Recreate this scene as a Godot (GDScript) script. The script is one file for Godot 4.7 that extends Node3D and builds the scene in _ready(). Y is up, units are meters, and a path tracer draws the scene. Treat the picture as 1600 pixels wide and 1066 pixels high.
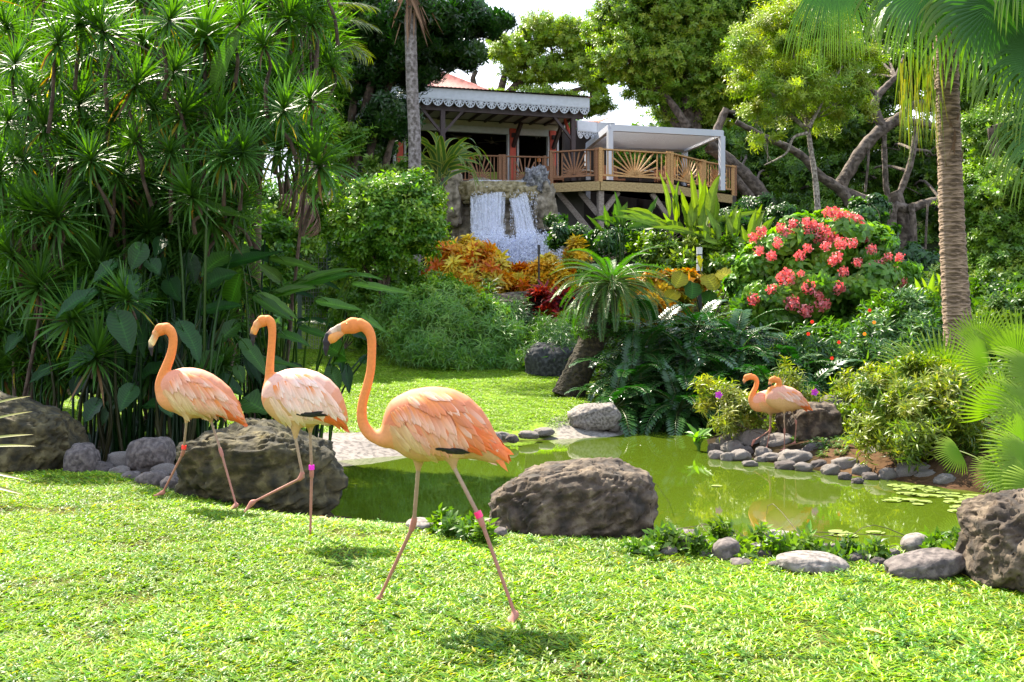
extends Node3D
# A garden pond with flamingos, seen from a lawn. Metres; the eye stands at x 0, z 0 and looks along -z.

const F := 1750.0       # focal length in pixels of a 1600 pixel wide picture
const EYE := 1.4
const HZ := 500.0
const WATER := -0.45

var rng := RandomNumberGenerator.new()
var noise := FastNoiseLite.new()
var used := {}
var mats := {}
var tex := {}
var pond := PackedVector2Array()      # x, distance
var near_lawn := PackedVector2Array()
var back_lawn := PackedVector2Array()


# ---------------------------------------------------------------- small helpers
func at(px: float, py: float, d: float) -> Vector3:
	return Vector3((px - 800.0) / F * d, EYE - (py - HZ) / F * d, -d)


func on_ground(px: float, d: float, lift := 0.0) -> Vector3:
	var x := (px - 800.0) / F * d
	return Vector3(x, height(x, d) + lift, -d)


func on_water(px: float, py: float) -> Vector2:
	var d := F * (EYE - WATER) / (py - HZ)
	return Vector2((px - 800.0) / F * d, d)


func rr(a: float, b: float) -> float:
	return a + (b - a) * rng.randf()


func lin(a: Color, b: Color, t: float) -> Color:
	return a.lerp(b, t)


func vary(c: Color, k: float) -> Color:
	var m := 1.0 + rr(-k, k)
	return Color(c.r * m * (1.0 + rr(-k, k) * 0.4), c.g * m, c.b * m * (1.0 + rr(-k, k) * 0.4))


func numbered(n: String) -> String:
	var k: int = used.get(n, 0)
	used[n] = k + 1
	return n if k == 0 else "%s_%03d" % [n, k]


func tag(o: Node, label: String, category: String, group := "", kind := "") -> Node:
	if label: o.set_meta("label", label)
	if category: o.set_meta("category", category)
	if group: o.set_meta("group", group)
	if kind: o.set_meta("kind", kind)
	return o


func thing(called: String, label: String, category: String, where := Vector3.ZERO, group := "") -> Node3D:
	var o := Node3D.new()
	o.name = numbered(called)
	add_child(o)
	o.position = where
	tag(o, label, category, group)
	return o


func part(called: String, mesh: Mesh, m: Material, parent: Node, t := Transform3D()) -> MeshInstance3D:
	var o := MeshInstance3D.new()
	o.name = numbered(called) if parent == self else called
	o.mesh = mesh
	o.material_override = m
	parent.add_child(o, true)
	if parent != self:
		var k := 0
		for c in parent.get_children():
			if c != o and c.has_meta("base") and c.get_meta("base") == called: k += 1
		o.set_meta("base", called)
		if k: o.name = "%s_%03d" % [called, k]
	o.transform = t
	return o


func copies(called: String, mesh: Mesh, m: Material, parent: Node, ts: Array, cs: PackedColorArray) -> MultiMeshInstance3D:
	var mm := MultiMesh.new()
	mm.transform_format = MultiMesh.TRANSFORM_3D
	mm.use_colors = true
	mm.mesh = mesh
	mm.instance_count = ts.size()
	for i in ts.size():
		mm.set_instance_transform(i, ts[i])
		mm.set_instance_color(i, cs[i])
	var o := MultiMeshInstance3D.new()
	o.name = numbered(called) if parent == self else called
	o.multimesh = mm
	o.material_override = m
	parent.add_child(o, true)
	o.set_meta("kind", "stuff")
	return o


class MB:
	var v := PackedVector3Array()
	var n := PackedVector3Array()
	var c := PackedColorArray()
	var uv := PackedVector2Array()
	var ix := PackedInt32Array()

	func vert(p: Vector3, nn: Vector3, col: Color, t := Vector2.ZERO) -> int:
		v.append(p); n.append(nn); c.append(col); uv.append(t)
		return v.size() - 1

	func tri(a: int, b: int, d: int) -> void:
		ix.append(a); ix.append(b); ix.append(d)

	func quad(a: int, b: int, d: int, e: int) -> void:
		ix.append(a); ix.append(b); ix.append(d); ix.append(a); ix.append(d); ix.append(e)

	func flat_quad(a: Vector3, b: Vector3, d: Vector3, e: Vector3, col: Color) -> void:
		# corners clockwise as seen from outside
		var nn := (e - a).cross(b - a).normalized()
		var k := vert(a, nn, col, Vector2(0, 0))
		vert(b, nn, col, Vector2(1, 0)); vert(d, nn, col, Vector2(1, 1)); vert(e, nn, col, Vector2(0, 1))
		quad(k, k + 1, k + 2, k + 3)

	func box(t: Transform3D, s: Vector3, col: Color) -> void:
		# a box with slightly chamfered long look: plain six faces
		var h := s * 0.5
		for ax in 3:
			for sg in [-1.0, 1.0]:
				var u := Vector3.ZERO; var w := Vector3.ZERO; var nn := Vector3.ZERO
				nn[ax] = sg; u[(ax + 1) % 3] = 1.0; w[(ax + 2) % 3] = sg
				var o := nn * h; var a := u * h; var b := w * h
				flat_quad(t * (o - a - b), t * (o - a + b), t * (o + a + b), t * (o + a - b), col)

	func bar(a: Vector3, b: Vector3, w: float, h: float, col: Color, up := Vector3.UP) -> void:
		var z := (b - a).normalized()
		var x := up.cross(z).normalized()
		if x.length() < 0.5: x = Vector3.RIGHT
		var y := z.cross(x)
		box(Transform3D(Basis(x, y, z), (a + b) * 0.5), Vector3(w, h, a.distance_to(b)), col)

	func tube(pts: Array, rad: Array, sides: int, col_a: Color, col_b: Color, cap := true) -> void:
		var m := pts.size()
		var x := Vector3.RIGHT
		var first := v.size()
		for i in m:
			var p: Vector3 = pts[i]
			var q0: Vector3 = pts[maxi(i - 1, 0)]
			var q1: Vector3 = pts[mini(i + 1, m - 1)]
			var z := (q1 - q0).normalized()
			x = (x - z * x.dot(z))
			if x.length() < 0.05: x = Vector3.FORWARD - z * Vector3.FORWARD.dot(z)
			x = x.normalized()
			var y := z.cross(x)
			var r: float = rad[i]
			for s in sides + 1:
				var an := TAU * s / sides
				var nn := x * cos(an) + y * sin(an)
				vert(p + nn * r, nn, col_a.lerp(col_b, float(i) / maxf(1.0, m - 1.0)), Vector2(float(s) / sides, float(i) / m))
		for i in m - 1:
			for s in sides:
				var a := first + i * (sides + 1) + s
				quad(a, a + sides + 1, a + sides + 2, a + 1)
		if cap:
			for e in [0, m - 1]:
				var q: Vector3 = pts[e]
				var dirn: Vector3 = (pts[1] - pts[0]).normalized() * -1.0 if e == 0 else (pts[m - 1] - pts[m - 2]).normalized()
				var k := vert(q, dirn, col_a if e == 0 else col_b)
				var b0: int = first + e * (sides + 1)
				for s in sides:
					if e == 0: tri(k, b0 + s, b0 + s + 1)
					else: tri(k, b0 + s + 1, b0 + s)

	func blade(o: Vector3, d: Vector3, up: Vector3, length: float, width: float, bend: float, fold: float, segs: int, col: Color, tip: Color, shape := 0, curl := 0.0) -> void:
		# a leaf blade: starts at o along d, upper face towards up, bends away from up
		var dirn := d.normalized()
		var side := dirn.cross(up).normalized()
		var p := o
		var first := v.size()
		for i in segs + 1:
			var t := float(i) / segs
			var w := width * 0.5 * MB.outline(shape, t)
			var u := side.cross(dirn)
			var col2 := col.lerp(tip, t)
			var e := u * fold * w
			vert(p - side * w + e, (u + side * fold).normalized(), col2, Vector2(0, t))
			vert(p, u, col2, Vector2(0.5, t))
			vert(p + side * w + e, (u - side * fold).normalized(), col2, Vector2(1, t))
			dirn = dirn.rotated(side, -bend / segs)
			if curl != 0.0:
				side = side.rotated(dirn, curl / segs)
			p += dirn * length / segs
		for i in segs:
			var a := first + i * 3
			quad(a, a + 3, a + 4, a + 1)
			quad(a + 1, a + 4, a + 5, a + 2)

	static func outline(shape: int, t: float) -> float:
		match shape:
			0: return pow(maxf(sin(PI * pow(t, 0.75)), 0.0), 0.8) + 0.03 * (1.0 - t)      # lanceolate
			1: return (0.75 + 0.25 * sin(PI * t)) * (1.0 - pow(t, 4.0)) + 0.02         # strap
			2: return pow(maxf(sin(PI * t), 0.0), 0.55) * (1.0 - 0.15 * t) + 0.02      # broad ellipse
			3: return minf(1.0, 0.35 + t * 2.2) * (1.0 - pow(t, 6.0)) + 0.02           # feather, round end
			5: return pow(maxf(sin(PI * pow(t, 0.72)), 0.0), 0.85) * (1.0 - 0.2 * t) + 0.015         # paddle with a drawn out tip
			4: return (1.0 - t) + 0.02                                                  # spike
		return 1.0

	func add(o: MB, t: Transform3D, tint := Color.WHITE) -> void:
		var k := v.size()
		var nb := t.basis
		for i in o.v.size():
			v.append(t * o.v[i]); n.append((nb * o.n[i]).normalized()); c.append(o.c[i] * tint); uv.append(o.uv[i])
		for i in o.ix.size():
			ix.append(o.ix[i] + k)

	func mesh() -> ArrayMesh:
		var a := []
		a.resize(Mesh.ARRAY_MAX)
		a[Mesh.ARRAY_VERTEX] = v; a[Mesh.ARRAY_NORMAL] = n; a[Mesh.ARRAY_COLOR] = c; a[Mesh.ARRAY_TEX_UV] = uv; a[Mesh.ARRAY_INDEX] = ix
		var m := ArrayMesh.new()
		m.add_surface_from_arrays(Mesh.PRIMITIVE_TRIANGLES, a)
		return m


func basis_y(y: Vector3, spin: float, s := Vector3.ONE) -> Basis:
	var a := y.normalized()
	var x := Vector3.FORWARD.cross(a) if absf(a.z) < 0.9 else Vector3.RIGHT.cross(a)
	x = x.normalized().rotated(a, spin)
	return Basis(x * s.x, a * s.y, x.cross(a) * s.z)


func curve_points(pts: Array, n: int) -> Array:
	# a smooth line through the points
	var out := []
	var m := pts.size()
	for i in n + 1:
		var f := float(i) / n * (m - 1)
		var k := mini(int(f), m - 2)
		var t := f - k
		var a: Variant = pts[maxi(k - 1, 0)]
		var d: Variant = pts[mini(k + 2, m - 1)]
		var p0: Variant = pts[k]
		var p1: Variant = pts[k + 1]
		if p0 is Vector3:
			out.append((p0 as Vector3).cubic_interpolate(p1, a, d, t))
		else:
			out.append(lerpf(p0, p1, t))
	return out


# ---------------------------------------------------------------- textures and materials
func noise_tex(key: String, freq: float, octaves: int, ramp: Array, size := 512, as_normal := 0.0, kind := FastNoiseLite.TYPE_SIMPLEX_SMOOTH) -> NoiseTexture2D:
	if tex.has(key): return tex[key]
	var f := FastNoiseLite.new()
	f.seed = hash(key) % 1000
	f.noise_type = kind
	f.frequency = freq
	f.fractal_octaves = octaves
	var t := NoiseTexture2D.new()
	t.width = size; t.height = size; t.seamless = true; t.noise = f
	if as_normal > 0.0:
		t.as_normal_map = true
		t.bump_strength = as_normal
	if ramp.size():
		var g := Gradient.new()
		var off := PackedFloat32Array(); var col := PackedColorArray()
		for r in ramp:
			off.append(r[0]); col.append((r[1] as Color).linear_to_srgb())
		g.offsets = off; g.colors = col
		t.color_ramp = g
	tex[key] = t
	return t


func leaf_mat(key: String, rough := 0.42, back := Color(0.85, 0.95, 0.25), spec := 0.5) -> StandardMaterial3D:
	if mats.has(key): return mats[key]
	var m := StandardMaterial3D.new()
	m.resource_name = key
	m.vertex_color_use_as_albedo = true
	m.roughness = rough
	m.metallic_specular = spec
	m.cull_mode = BaseMaterial3D.CULL_DISABLED
	m.backlight_enabled = true
	m.backlight = back
	mats[key] = m
	return m


func solid(key: String, c: Color, rough := 0.7, nt: Texture2D = null, scale := 1.0, bump := 0.0, world := false) -> StandardMaterial3D:
	# c is a linear colour that multiplies the vertex colours; nt a texture laid on three planes, as colour and as relief
	if mats.has(key): return mats[key]
	var m := StandardMaterial3D.new()
	m.resource_name = key
	m.albedo_color = c.linear_to_srgb()
	m.vertex_color_use_as_albedo = true
	m.roughness = rough
	if nt:
		m.albedo_texture = nt
		m.uv1_triplanar = true
		m.uv1_world_triplanar = world
		m.uv1_scale = Vector3.ONE * scale
		if bump > 0.0:
			m.heightmap_enabled = true
			m.heightmap_texture = nt
			m.heightmap_scale = bump
	mats[key] = m
	return m


# ---------------------------------------------------------------- the lie of the land
func shore(x: float, d: float) -> float:
	# metres from the water's edge, negative in the pond
	var p := Vector2(x, d)
	var best := 1e9
	var n := pond.size()
	for i in n:
		var q := Geometry2D.get_closest_point_to_segment(p, pond[i], pond[(i + 1) % n])
		best = minf(best, p.distance_squared_to(q))
	best = sqrt(best)
	return -best if Geometry2D.is_point_in_polygon(p, pond) else best


const RISE := [[-50.0, 0.0], [10.0, 0.0], [14.0, -0.2], [17.5, -0.3], [20.5, 0.08], [24.0, 0.52], [27.0, 0.92], [30.0, 1.75], [33.0, 2.55], [36.0, 3.05], [40.0, 3.6], [46.0, 4.9], [60.0, 7.6], [90.0, 11.0], [130.0, 13.0], [700.0, 20.0]]


func base_height(x: float, d: float) -> float:
	var h := 0.0
	for i in RISE.size() - 1:
		if d <= RISE[i + 1][0]:
			var t: float = (d - RISE[i][0]) / (RISE[i + 1][0] - RISE[i][0])
			h = lerpf(RISE[i][1], RISE[i + 1][1], clampf(t, 0.0, 1.0))
			break
	h += smoothstep(4.0, 9.0, x) * smoothstep(11.0, 15.0, d) * (1.0 - smoothstep(20.0, 26.0, d)) * 0.55
	if d > 20.0: h += noise.get_noise_2d(x * 3.0, d * 3.0) * 0.15
	return h


func height(x: float, d: float) -> float:
	var b := base_height(x, d)
	if d < 5.0 or d > 24.0 or absf(x) > 13.0:
		return b + noise.get_noise_2d(x * 8.0, d * 8.0) * 0.02
	var s := shore(x, d)
	if s < 0.0:
		return WATER + maxf(-0.8, s * 0.45)
	var w := lerpf(0.9, 2.1, 1.0 - smoothstep(9.5, 11.5, d))
	return lerpf(WATER, b, smoothstep(0.0, w, s)) + noise.get_noise_2d(x * 8.0, d * 8.0) * 0.02 * smoothstep(0.0, 1.0, s)


# ---------------------------------------------------------------- the scene
func _ready() -> void:
	rng.seed = 7
	noise.seed = 3
	noise.frequency = 0.05
	var cam := Camera3D.new()
	cam.name = "camera"
	add_child(cam)
	cam.position = Vector3(0, EYE, 0)
	cam.set_frustum(2.0 * 0.1 * 533.0 / F, Vector2(0, -33.0 / F * 0.1), 0.1, 1500.0)
	cam.current = true

	var sun := DirectionalLight3D.new()
	sun.name = "sun"
	add_child(sun)
	sun.light_energy = 1.6
	sun.light_color = Color(1.0, 0.96, 0.88)
	sun.light_angular_distance = 0.5
	sun.shadow_enabled = true
	sun.look_at_from_position(Vector3(-0.46, 1.0, -0.64) * 50.0, Vector3.ZERO)

	var sky := ProceduralSkyMaterial.new()
	sky.sky_top_color = Color(0.60, 0.70, 0.85)
	sky.sky_horizon_color = Color(0.90, 0.91, 0.93)
	sky.sky_curve = 0.25
	sky.sky_energy_multiplier = 0.84
	sky.ground_bottom_color = Color(0.25, 0.28, 0.2)
	sky.ground_horizon_color = Color(0.6, 0.65, 0.6)
	sky.sky_cover = noise_tex("clouds", 0.008, 5, [[0.35, Color(1, 1, 1, 0)], [0.62, Color(1, 1, 1, 1)]], 1024)
	sky.sky_cover_modulate = Color(0.62, 0.62, 0.62)
	var env := Environment.new()
	env.background_mode = Environment.BG_SKY
	env.sky = Sky.new()
	env.sky.sky_material = sky
	env.background_energy_multiplier = 1.0
	env.tonemap_mode = Environment.TONE_MAPPER_LINEAR
	env.tonemap_exposure = 3.85
	env.sdfgi_enabled = true
	env.ssao_enabled = true
	env.ssil_enabled = true
	var we := WorldEnvironment.new()
	we.name = "surroundings"
	we.environment = env
	add_child(we)

	for p in [[470, 728], [560, 718], [640, 712], [700, 702], [760, 694], [830, 690], [900, 686], [970, 682], [1015, 668], [1050, 658], [1130, 662], [1095, 692], [1110, 708], [1170, 718], [1250, 733], [1330, 744], [1400, 752], [1480, 764], [1560, 774], [1640, 790], [1640, 830], [1540, 848], [1400, 862], [1250, 872], [1100, 866], [1000, 860], [850, 850], [760, 845], [640, 832], [560, 812], [500, 790], [455, 765]]:
		pond.append(on_water(p[0], p[1]))
	near_lawn = PackedVector2Array([Vector2(-9, 2), Vector2(-7.2, 11.0), Vector2(-4.6, 11.1), Vector2(-3.3, 9.9), Vector2(-2.6, 9.2), Vector2(-1.2, 8.9), Vector2(-0.1, 7.9), Vector2(0.8, 7.35), Vector2(1.7, 7.15), Vector2(2.9, 7.0), Vector2(5.5, 6.9), Vector2(7.5, 7.5), Vector2(9, 9.5), Vector2(12, 10), Vector2(12, 2)])
	back_lawn = PackedVector2Array([Vector2(-14, 14.5), Vector2(-4.5, 16.4), Vector2(-1.0, 16.9), Vector2(1.2, 17.5), Vector2(2.2, 18.6), Vector2(2.0, 20.5), Vector2(0.4, 24.5), Vector2(-2.7, 26.5), Vector2(-5.6, 30.0), Vector2(-9, 30), Vector2(-14, 26)])

	build_land()
	build_building()
	build_waterfall()
	build_trees()
	build_jungle()
	build_hill_plants()
	build_right_bank()
	build_rocks()
	build_flamingos()
	build_small_things()


func axis(parts: Array) -> PackedFloat32Array:
	var out := PackedFloat32Array()
	for q in parts:
		var x: float = q[0]
		while x < q[1] - 0.001:
			out.append(x)
			x += q[2]
	out.append(parts[parts.size() - 1][1])
	return out


func build_land() -> void:
	var xs := axis([[-500.0, -60.0, 55.0], [-60.0, -14.0, 4.6], [-14.0, 12.0, 0.25], [12.0, 60.0, 4.0], [60.0, 500.0, 55.0]])
	var ds := axis([[-40.0, 2.0, 7.0], [2.0, 26.0, 0.25], [26.0, 50.0, 1.5], [50.0, 130.0, 5.0], [130.0, 700.0, 57.0]])
	var b := MB.new()
	var nx := xs.size()
	for d in ds:
		for x in xs:
			var h := height(x, d)
			var p := Vector2(x, d)
			var c := Color(0.05, 0.036, 0.022) if d < 12.0 else Color(0.026, 0.019, 0.011)                                   # damp soil
			var k := noise.get_noise_2d(x * 20.0, d * 20.0)
			if Geometry2D.is_point_in_polygon(p, near_lawn) or d < 2.0: c = Color(0.085, 0.075, 0.026)
			elif Geometry2D.is_point_in_polygon(p, back_lawn): c = Color(0.16, 0.24, 0.03)
			elif d > 28.0: c = Color(0.014, 0.017, 0.007)
			# the pale trodden shore at the far side of the water
			var sh := absf(x + 2.6 - (d - 16.0) * 0.3) / 2.2
			if d > 14.2 and d < 17.3 and sh < 1.0 and h < -0.18: c = c.lerp(Color(0.24, 0.215, 0.20), smoothstep(1.0, 0.75, sh))
			if d > 17.0 and d < 18.8 and x > 0.7 and x < 2.3 and h < -0.2: c = Color(0.23, 0.205, 0.18)
			if d > 12.0 and d < 16.5 and x > 3.9 and x < 7.0: c = Color(0.085, 0.05, 0.028)
			b.vert(Vector3(x, h, -d), Vector3.UP, Color(c.r * (1.0 + k * 0.5), c.g * (1.0 + k * 0.5), c.b * (1.0 + k * 0.5)))
	for j in ds.size() - 1:
		for i in nx - 1:
			var a := j * nx + i
			b.quad(a, a + nx, a + nx + 1, a + 1)
	for j in ds.size():
		for i in nx:
			var l := b.v[j * nx + maxi(i - 1, 0)]; var r := b.v[j * nx + mini(i + 1, nx - 1)]
			var u := b.v[maxi(j - 1, 0) * nx + i]; var w := b.v[mini(j + 1, ds.size() - 1) * nx + i]
			b.n[j * nx + i] = (r - l).cross(w - u).normalized() * 1.0
			if b.n[j * nx + i].y < 0.0: b.n[j * nx + i] *= -1.0
	var earth := noise_tex("earth", 0.02, 5, [[0.2, Color(0.5, 0.5, 0.5)], [0.8, Color(1.5, 1.5, 1.5)]], 512)
	var soil := solid("soil", Color.WHITE, 1.0, earth, 0.9, 3.0, true)
	soil.metallic_specular = 0.1
	var ground := part("ground", b.mesh(), soil, self)
	ground.set_meta("kind", "structure")

	# the pond
	var wb := MB.new()
	wb.flat_quad(Vector3(-9, WATER, -7.5), Vector3(-9, WATER, -21.5), Vector3(11, WATER, -21.5), Vector3(11, WATER, -7.5), Color.WHITE)
	var wm := StandardMaterial3D.new()
	wm.resource_name = "green pond water"
	wm.albedo_color = Color(0.060, 0.094, 0.006).linear_to_srgb()
	wm.roughness = 0.03
	wm.metallic_specular = 0.7
	wm.normal_enabled = true
	wm.normal_texture = noise_tex("ripples", 0.012, 3, [], 512, 2.0)
	wm.normal_scale = 0.022
	wm.uv1_triplanar = true
	wm.uv1_world_triplanar = true
	wm.uv1_scale = Vector3(0.45, 0.45, 0.9)
	var water := part("pond_water", wb.mesh(), wm, self)
	water.set_meta("kind", "structure")

	# the turf
	var gm := leaf_mat("turf", 0.42, Color(0.95, 1.0, 0.2), 0.45)
	var tuft := MB.new()
	for k in 10:
		var an := TAU * k / 10.0 + rr(-0.4, 0.4)
		var out := Vector3(cos(an), rr(0.45, 1.5), sin(an))
		var c := Color(0.245, 0.36, 0.03) * rr(0.7, 1.25)
		tuft.blade(Vector3(cos(an), 0, sin(an)) * rr(0.0, 0.025), out, Vector3(-cos(an) * 0.7, 1.0, -sin(an) * 0.7), rr(0.03, 0.075), rr(0.0055, 0.011), rr(0.5, 1.6), 0.35, 2, c * 0.85, c * 1.15, 0, rr(-1, 1))
	var tm := tuft.mesh()
	var ts := []; var cs := PackedColorArray()
	var want := 101000
	var tries := 0
	while ts.size() < want and tries < 400000:
		tries += 1
		var d := 4.2 * pow(11.6 / 4.2, pow(rng.randf(), 0.9))
		var x := rr(-0.5, 0.75) * d
		if not Geometry2D.is_point_in_polygon(Vector2(x, d), near_lawn): continue
		var k := noise.get_noise_2d(x * 22.0 + 90.0, d * 22.0)
		if k < -0.27 and rng.randf() < 0.78: continue        # worn spots
		if shore(x, d) < 0.9 + rr(0.0, 0.35): continue
		var s := rr(0.55, 1.2) * (1.0 + 0.35 * noise.get_noise_2d(x * 40.0, d * 40.0))
		ts.append(Transform3D(Basis(Vector3.UP, rr(0, TAU)).scaled(Vector3(s, s * rr(0.6, 1.1), s)), Vector3(x, height(x, d) - 0.004, -d)))
		var c := Color(1, 1, 1)
		var q := rng.randf()
		if q < 0.05: c = Color(1.9, 1.1, 1.2)                  # dry straw
		elif q < 0.38: c = Color(0.45, 0.72, 0.6)
		elif q < 0.6: c = Color(1.2, 1.1, 0.8)
		c *= 1.0 + 0.35 * noise.get_noise_2d(x * 9.0 + 40.0, d * 9.0)
		cs.append(vary(c, 0.3))
	tag(copies("lawn_grass", tm, gm, self, ts, cs), "short bright green lawn grass in front of the pond", "grass")
	var wts := []; var wcs := PackedColorArray()
	for i in 2600:
		var d := 4.2 * pow(9.0 / 4.2, rng.randf())
		var x := rr(-0.475, 0.475) * d
		if not Geometry2D.is_point_in_polygon(Vector2(x, d), near_lawn) or shore(x, d) < 1.2: continue
		if noise.get_noise_2d(x * 30.0 + 5.0, d * 30.0) < 0.0: continue
		var s := rr(0.05, 0.12)
		wts.append(Transform3D(Basis(Vector3.UP, rr(0, TAU)).scaled(Vector3(s, s * 0.7, s)), Vector3(x, height(x, d) + 0.012, -d)))
		wcs.append(vary(Color(0.10, 0.24, 0.03) if rng.randf() < 0.8 else Color(0.24, 0.34, 0.04), 0.3))
	tag(copies("lawn_weeds", sprig("round"), gm, self, wts, wcs), "small flat broad leaved weeds scattered in the lawn", "weeds")
	var ts2 := []; var cs2 := PackedColorArray()
	tries = 0
	while ts2.size() < 45000 and tries < 300000:
		tries += 1
		var d := rr(14.6, 30.0)
		var x := rr(-0.44, 0.12) * d
		var p := Vector2(x, d)
		if not Geometry2D.is_point_in_polygon(p, back_lawn): continue
		if x > -3.5 and shore(x, d) < 0.7 + 0.4 * noise.get_noise_2d(x * 30.0, d * 30.0): continue
		var s := rr(0.9, 1.7)
		ts2.append(Transform3D(Basis(Vector3.UP, rr(0, TAU)).scaled(Vector3(s, s * 0.75, s)), Vector3(x, height(x, d) - 0.004, -d)))
		var c := Color(1, 1, 1)
		if rng.randf() < 0.35: c = Color(0.7, 0.9, 0.8)
		cs2.append(vary(c, 0.25))
	var hts := []; var hcs := PackedColorArray()
	for i in 14000:
		var d := rr(17.5, 42.0)
		var x := rr(-0.35, 0.52) * d
		if Geometry2D.is_point_in_polygon(Vector2(x, d), back_lawn) or shore(x, d) < 0.9: continue
		if d > 36.0 and x > -4.0 and x < 9.0: continue
		var s := rr(0.25, 0.7)
		hts.append(Transform3D(Basis(Vector3.UP, rr(0, TAU)).scaled(Vector3(s, s * rr(0.5, 0.9), s)), Vector3(x, height(x, d), -d)))
		hcs.append(vary(Color(0.06, 0.15, 0.02).lerp(Color(0.14, 0.25, 0.03), rng.randf()), 0.3))
	tag(copies("undergrowth", sprig("round"), leaf_mat("leaf bright", 0.4, Color(0.95, 1.0, 0.2)), self, hts, hcs), "low leafy undergrowth covering the planted slope between the shrubs", "undergrowth")
	tag(copies("back_lawn_grass", tm, gm, self, ts2, cs2), "sunny mown grass sloping up beyond the pond", "grass")


# ---------------------------------------------------------------- restaurant pavilion, deck, pergola
const FLOOR_Y := 6.35
const BO := Vector3(2.75, 0, -40.5)
const BU := Vector3(0.952, 0, -0.3075)
const BV := Vector3(-0.3075, 0, -0.952)


func bp(s: float, t: float, y: float) -> Vector3:
	return BO - BU * s + BV * t + Vector3(0, y, 0)


func bar_part(called: String, a: Vector3, b: Vector3, w: float, h: float, m: Material, parent: Node, c := Color.WHITE) -> MeshInstance3D:
	var mb := MB.new()
	mb.bar(a, b, w, h, c)
	return part(called, mb.mesh(), m, parent)


func lace_unit(w: float, h: float) -> ArrayMesh:
	# one fan of the cut-out trim: a scallop rim and five petals, 12 mm thick
	var mb := MB.new()
	var n := 9
	for i in n:
		var a0 := PI * i / n; var a1 := PI * (i + 1) / n
		var p0 := Vector3(cos(a0) * w * 0.46, -sin(a0) * h * 0.92, 0); var p1 := Vector3(cos(a1) * w * 0.46, -sin(a1) * h * 0.92, 0)
		mb.bar(p0, p1, 0.035, 0.012, Color.WHITE, Vector3.FORWARD)
	for i in 5:
		var a := PI * (0.14 + 0.18 * i)
		var e := Vector3(cos(a) * w * 0.42, -sin(a) * h * 0.86, 0)
		mb.bar(Vector3(0, -0.02, 0) + e * 0.1, e, 0.022 + 0.02 * absf(sin(a)), 0.010, Color.WHITE, Vector3.FORWARD)
	mb.bar(Vector3(-w * 0.5, -0.015, 0), Vector3(w * 0.5, -0.015, 0), 0.03, 0.014, Color.WHITE, Vector3.FORWARD)
	return mb.mesh()


func lace_row(a: Vector3, b: Vector3, h: float, m: Material, parent: Node) -> void:
	var n := int(round(a.distance_to(b) / 0.385))
	var u := (b - a) / n
	var mesh := lace_unit(u.length(), h)
	var x := u.normalized()
	for i in n:
		part("lace_panel", mesh, m, parent, Transform3D(Basis(x, Vector3.UP, x.cross(Vector3.UP)), a + u * (i + 0.5)))


func corrugated(a: Vector3, b: Vector3, c: Vector3, d: Vector3, n: int, amp: float) -> ArrayMesh:
	# a-b eave, d-c ridge
	var mb := MB.new()
	var up := (b - a).cross(d - a).normalized()
	if up.y < 0: up = -up
	for i in n * 4 + 1:
		var t := float(i) / (n * 4)
		var o := up * amp * sin(t * n * TAU)
		var nn := (up - (b - a).normalized() * cos(t * n * TAU) * 0.7).normalized()
		mb.vert(a.lerp(b, t) + o, nn, Color.WHITE); mb.vert(d.lerp(c, t) + o, nn, Color.WHITE)
	for i in n * 4:
		mb.quad(i * 2, i * 2 + 1, i * 2 + 3, i * 2 + 2)
	return mb.mesh()


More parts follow.
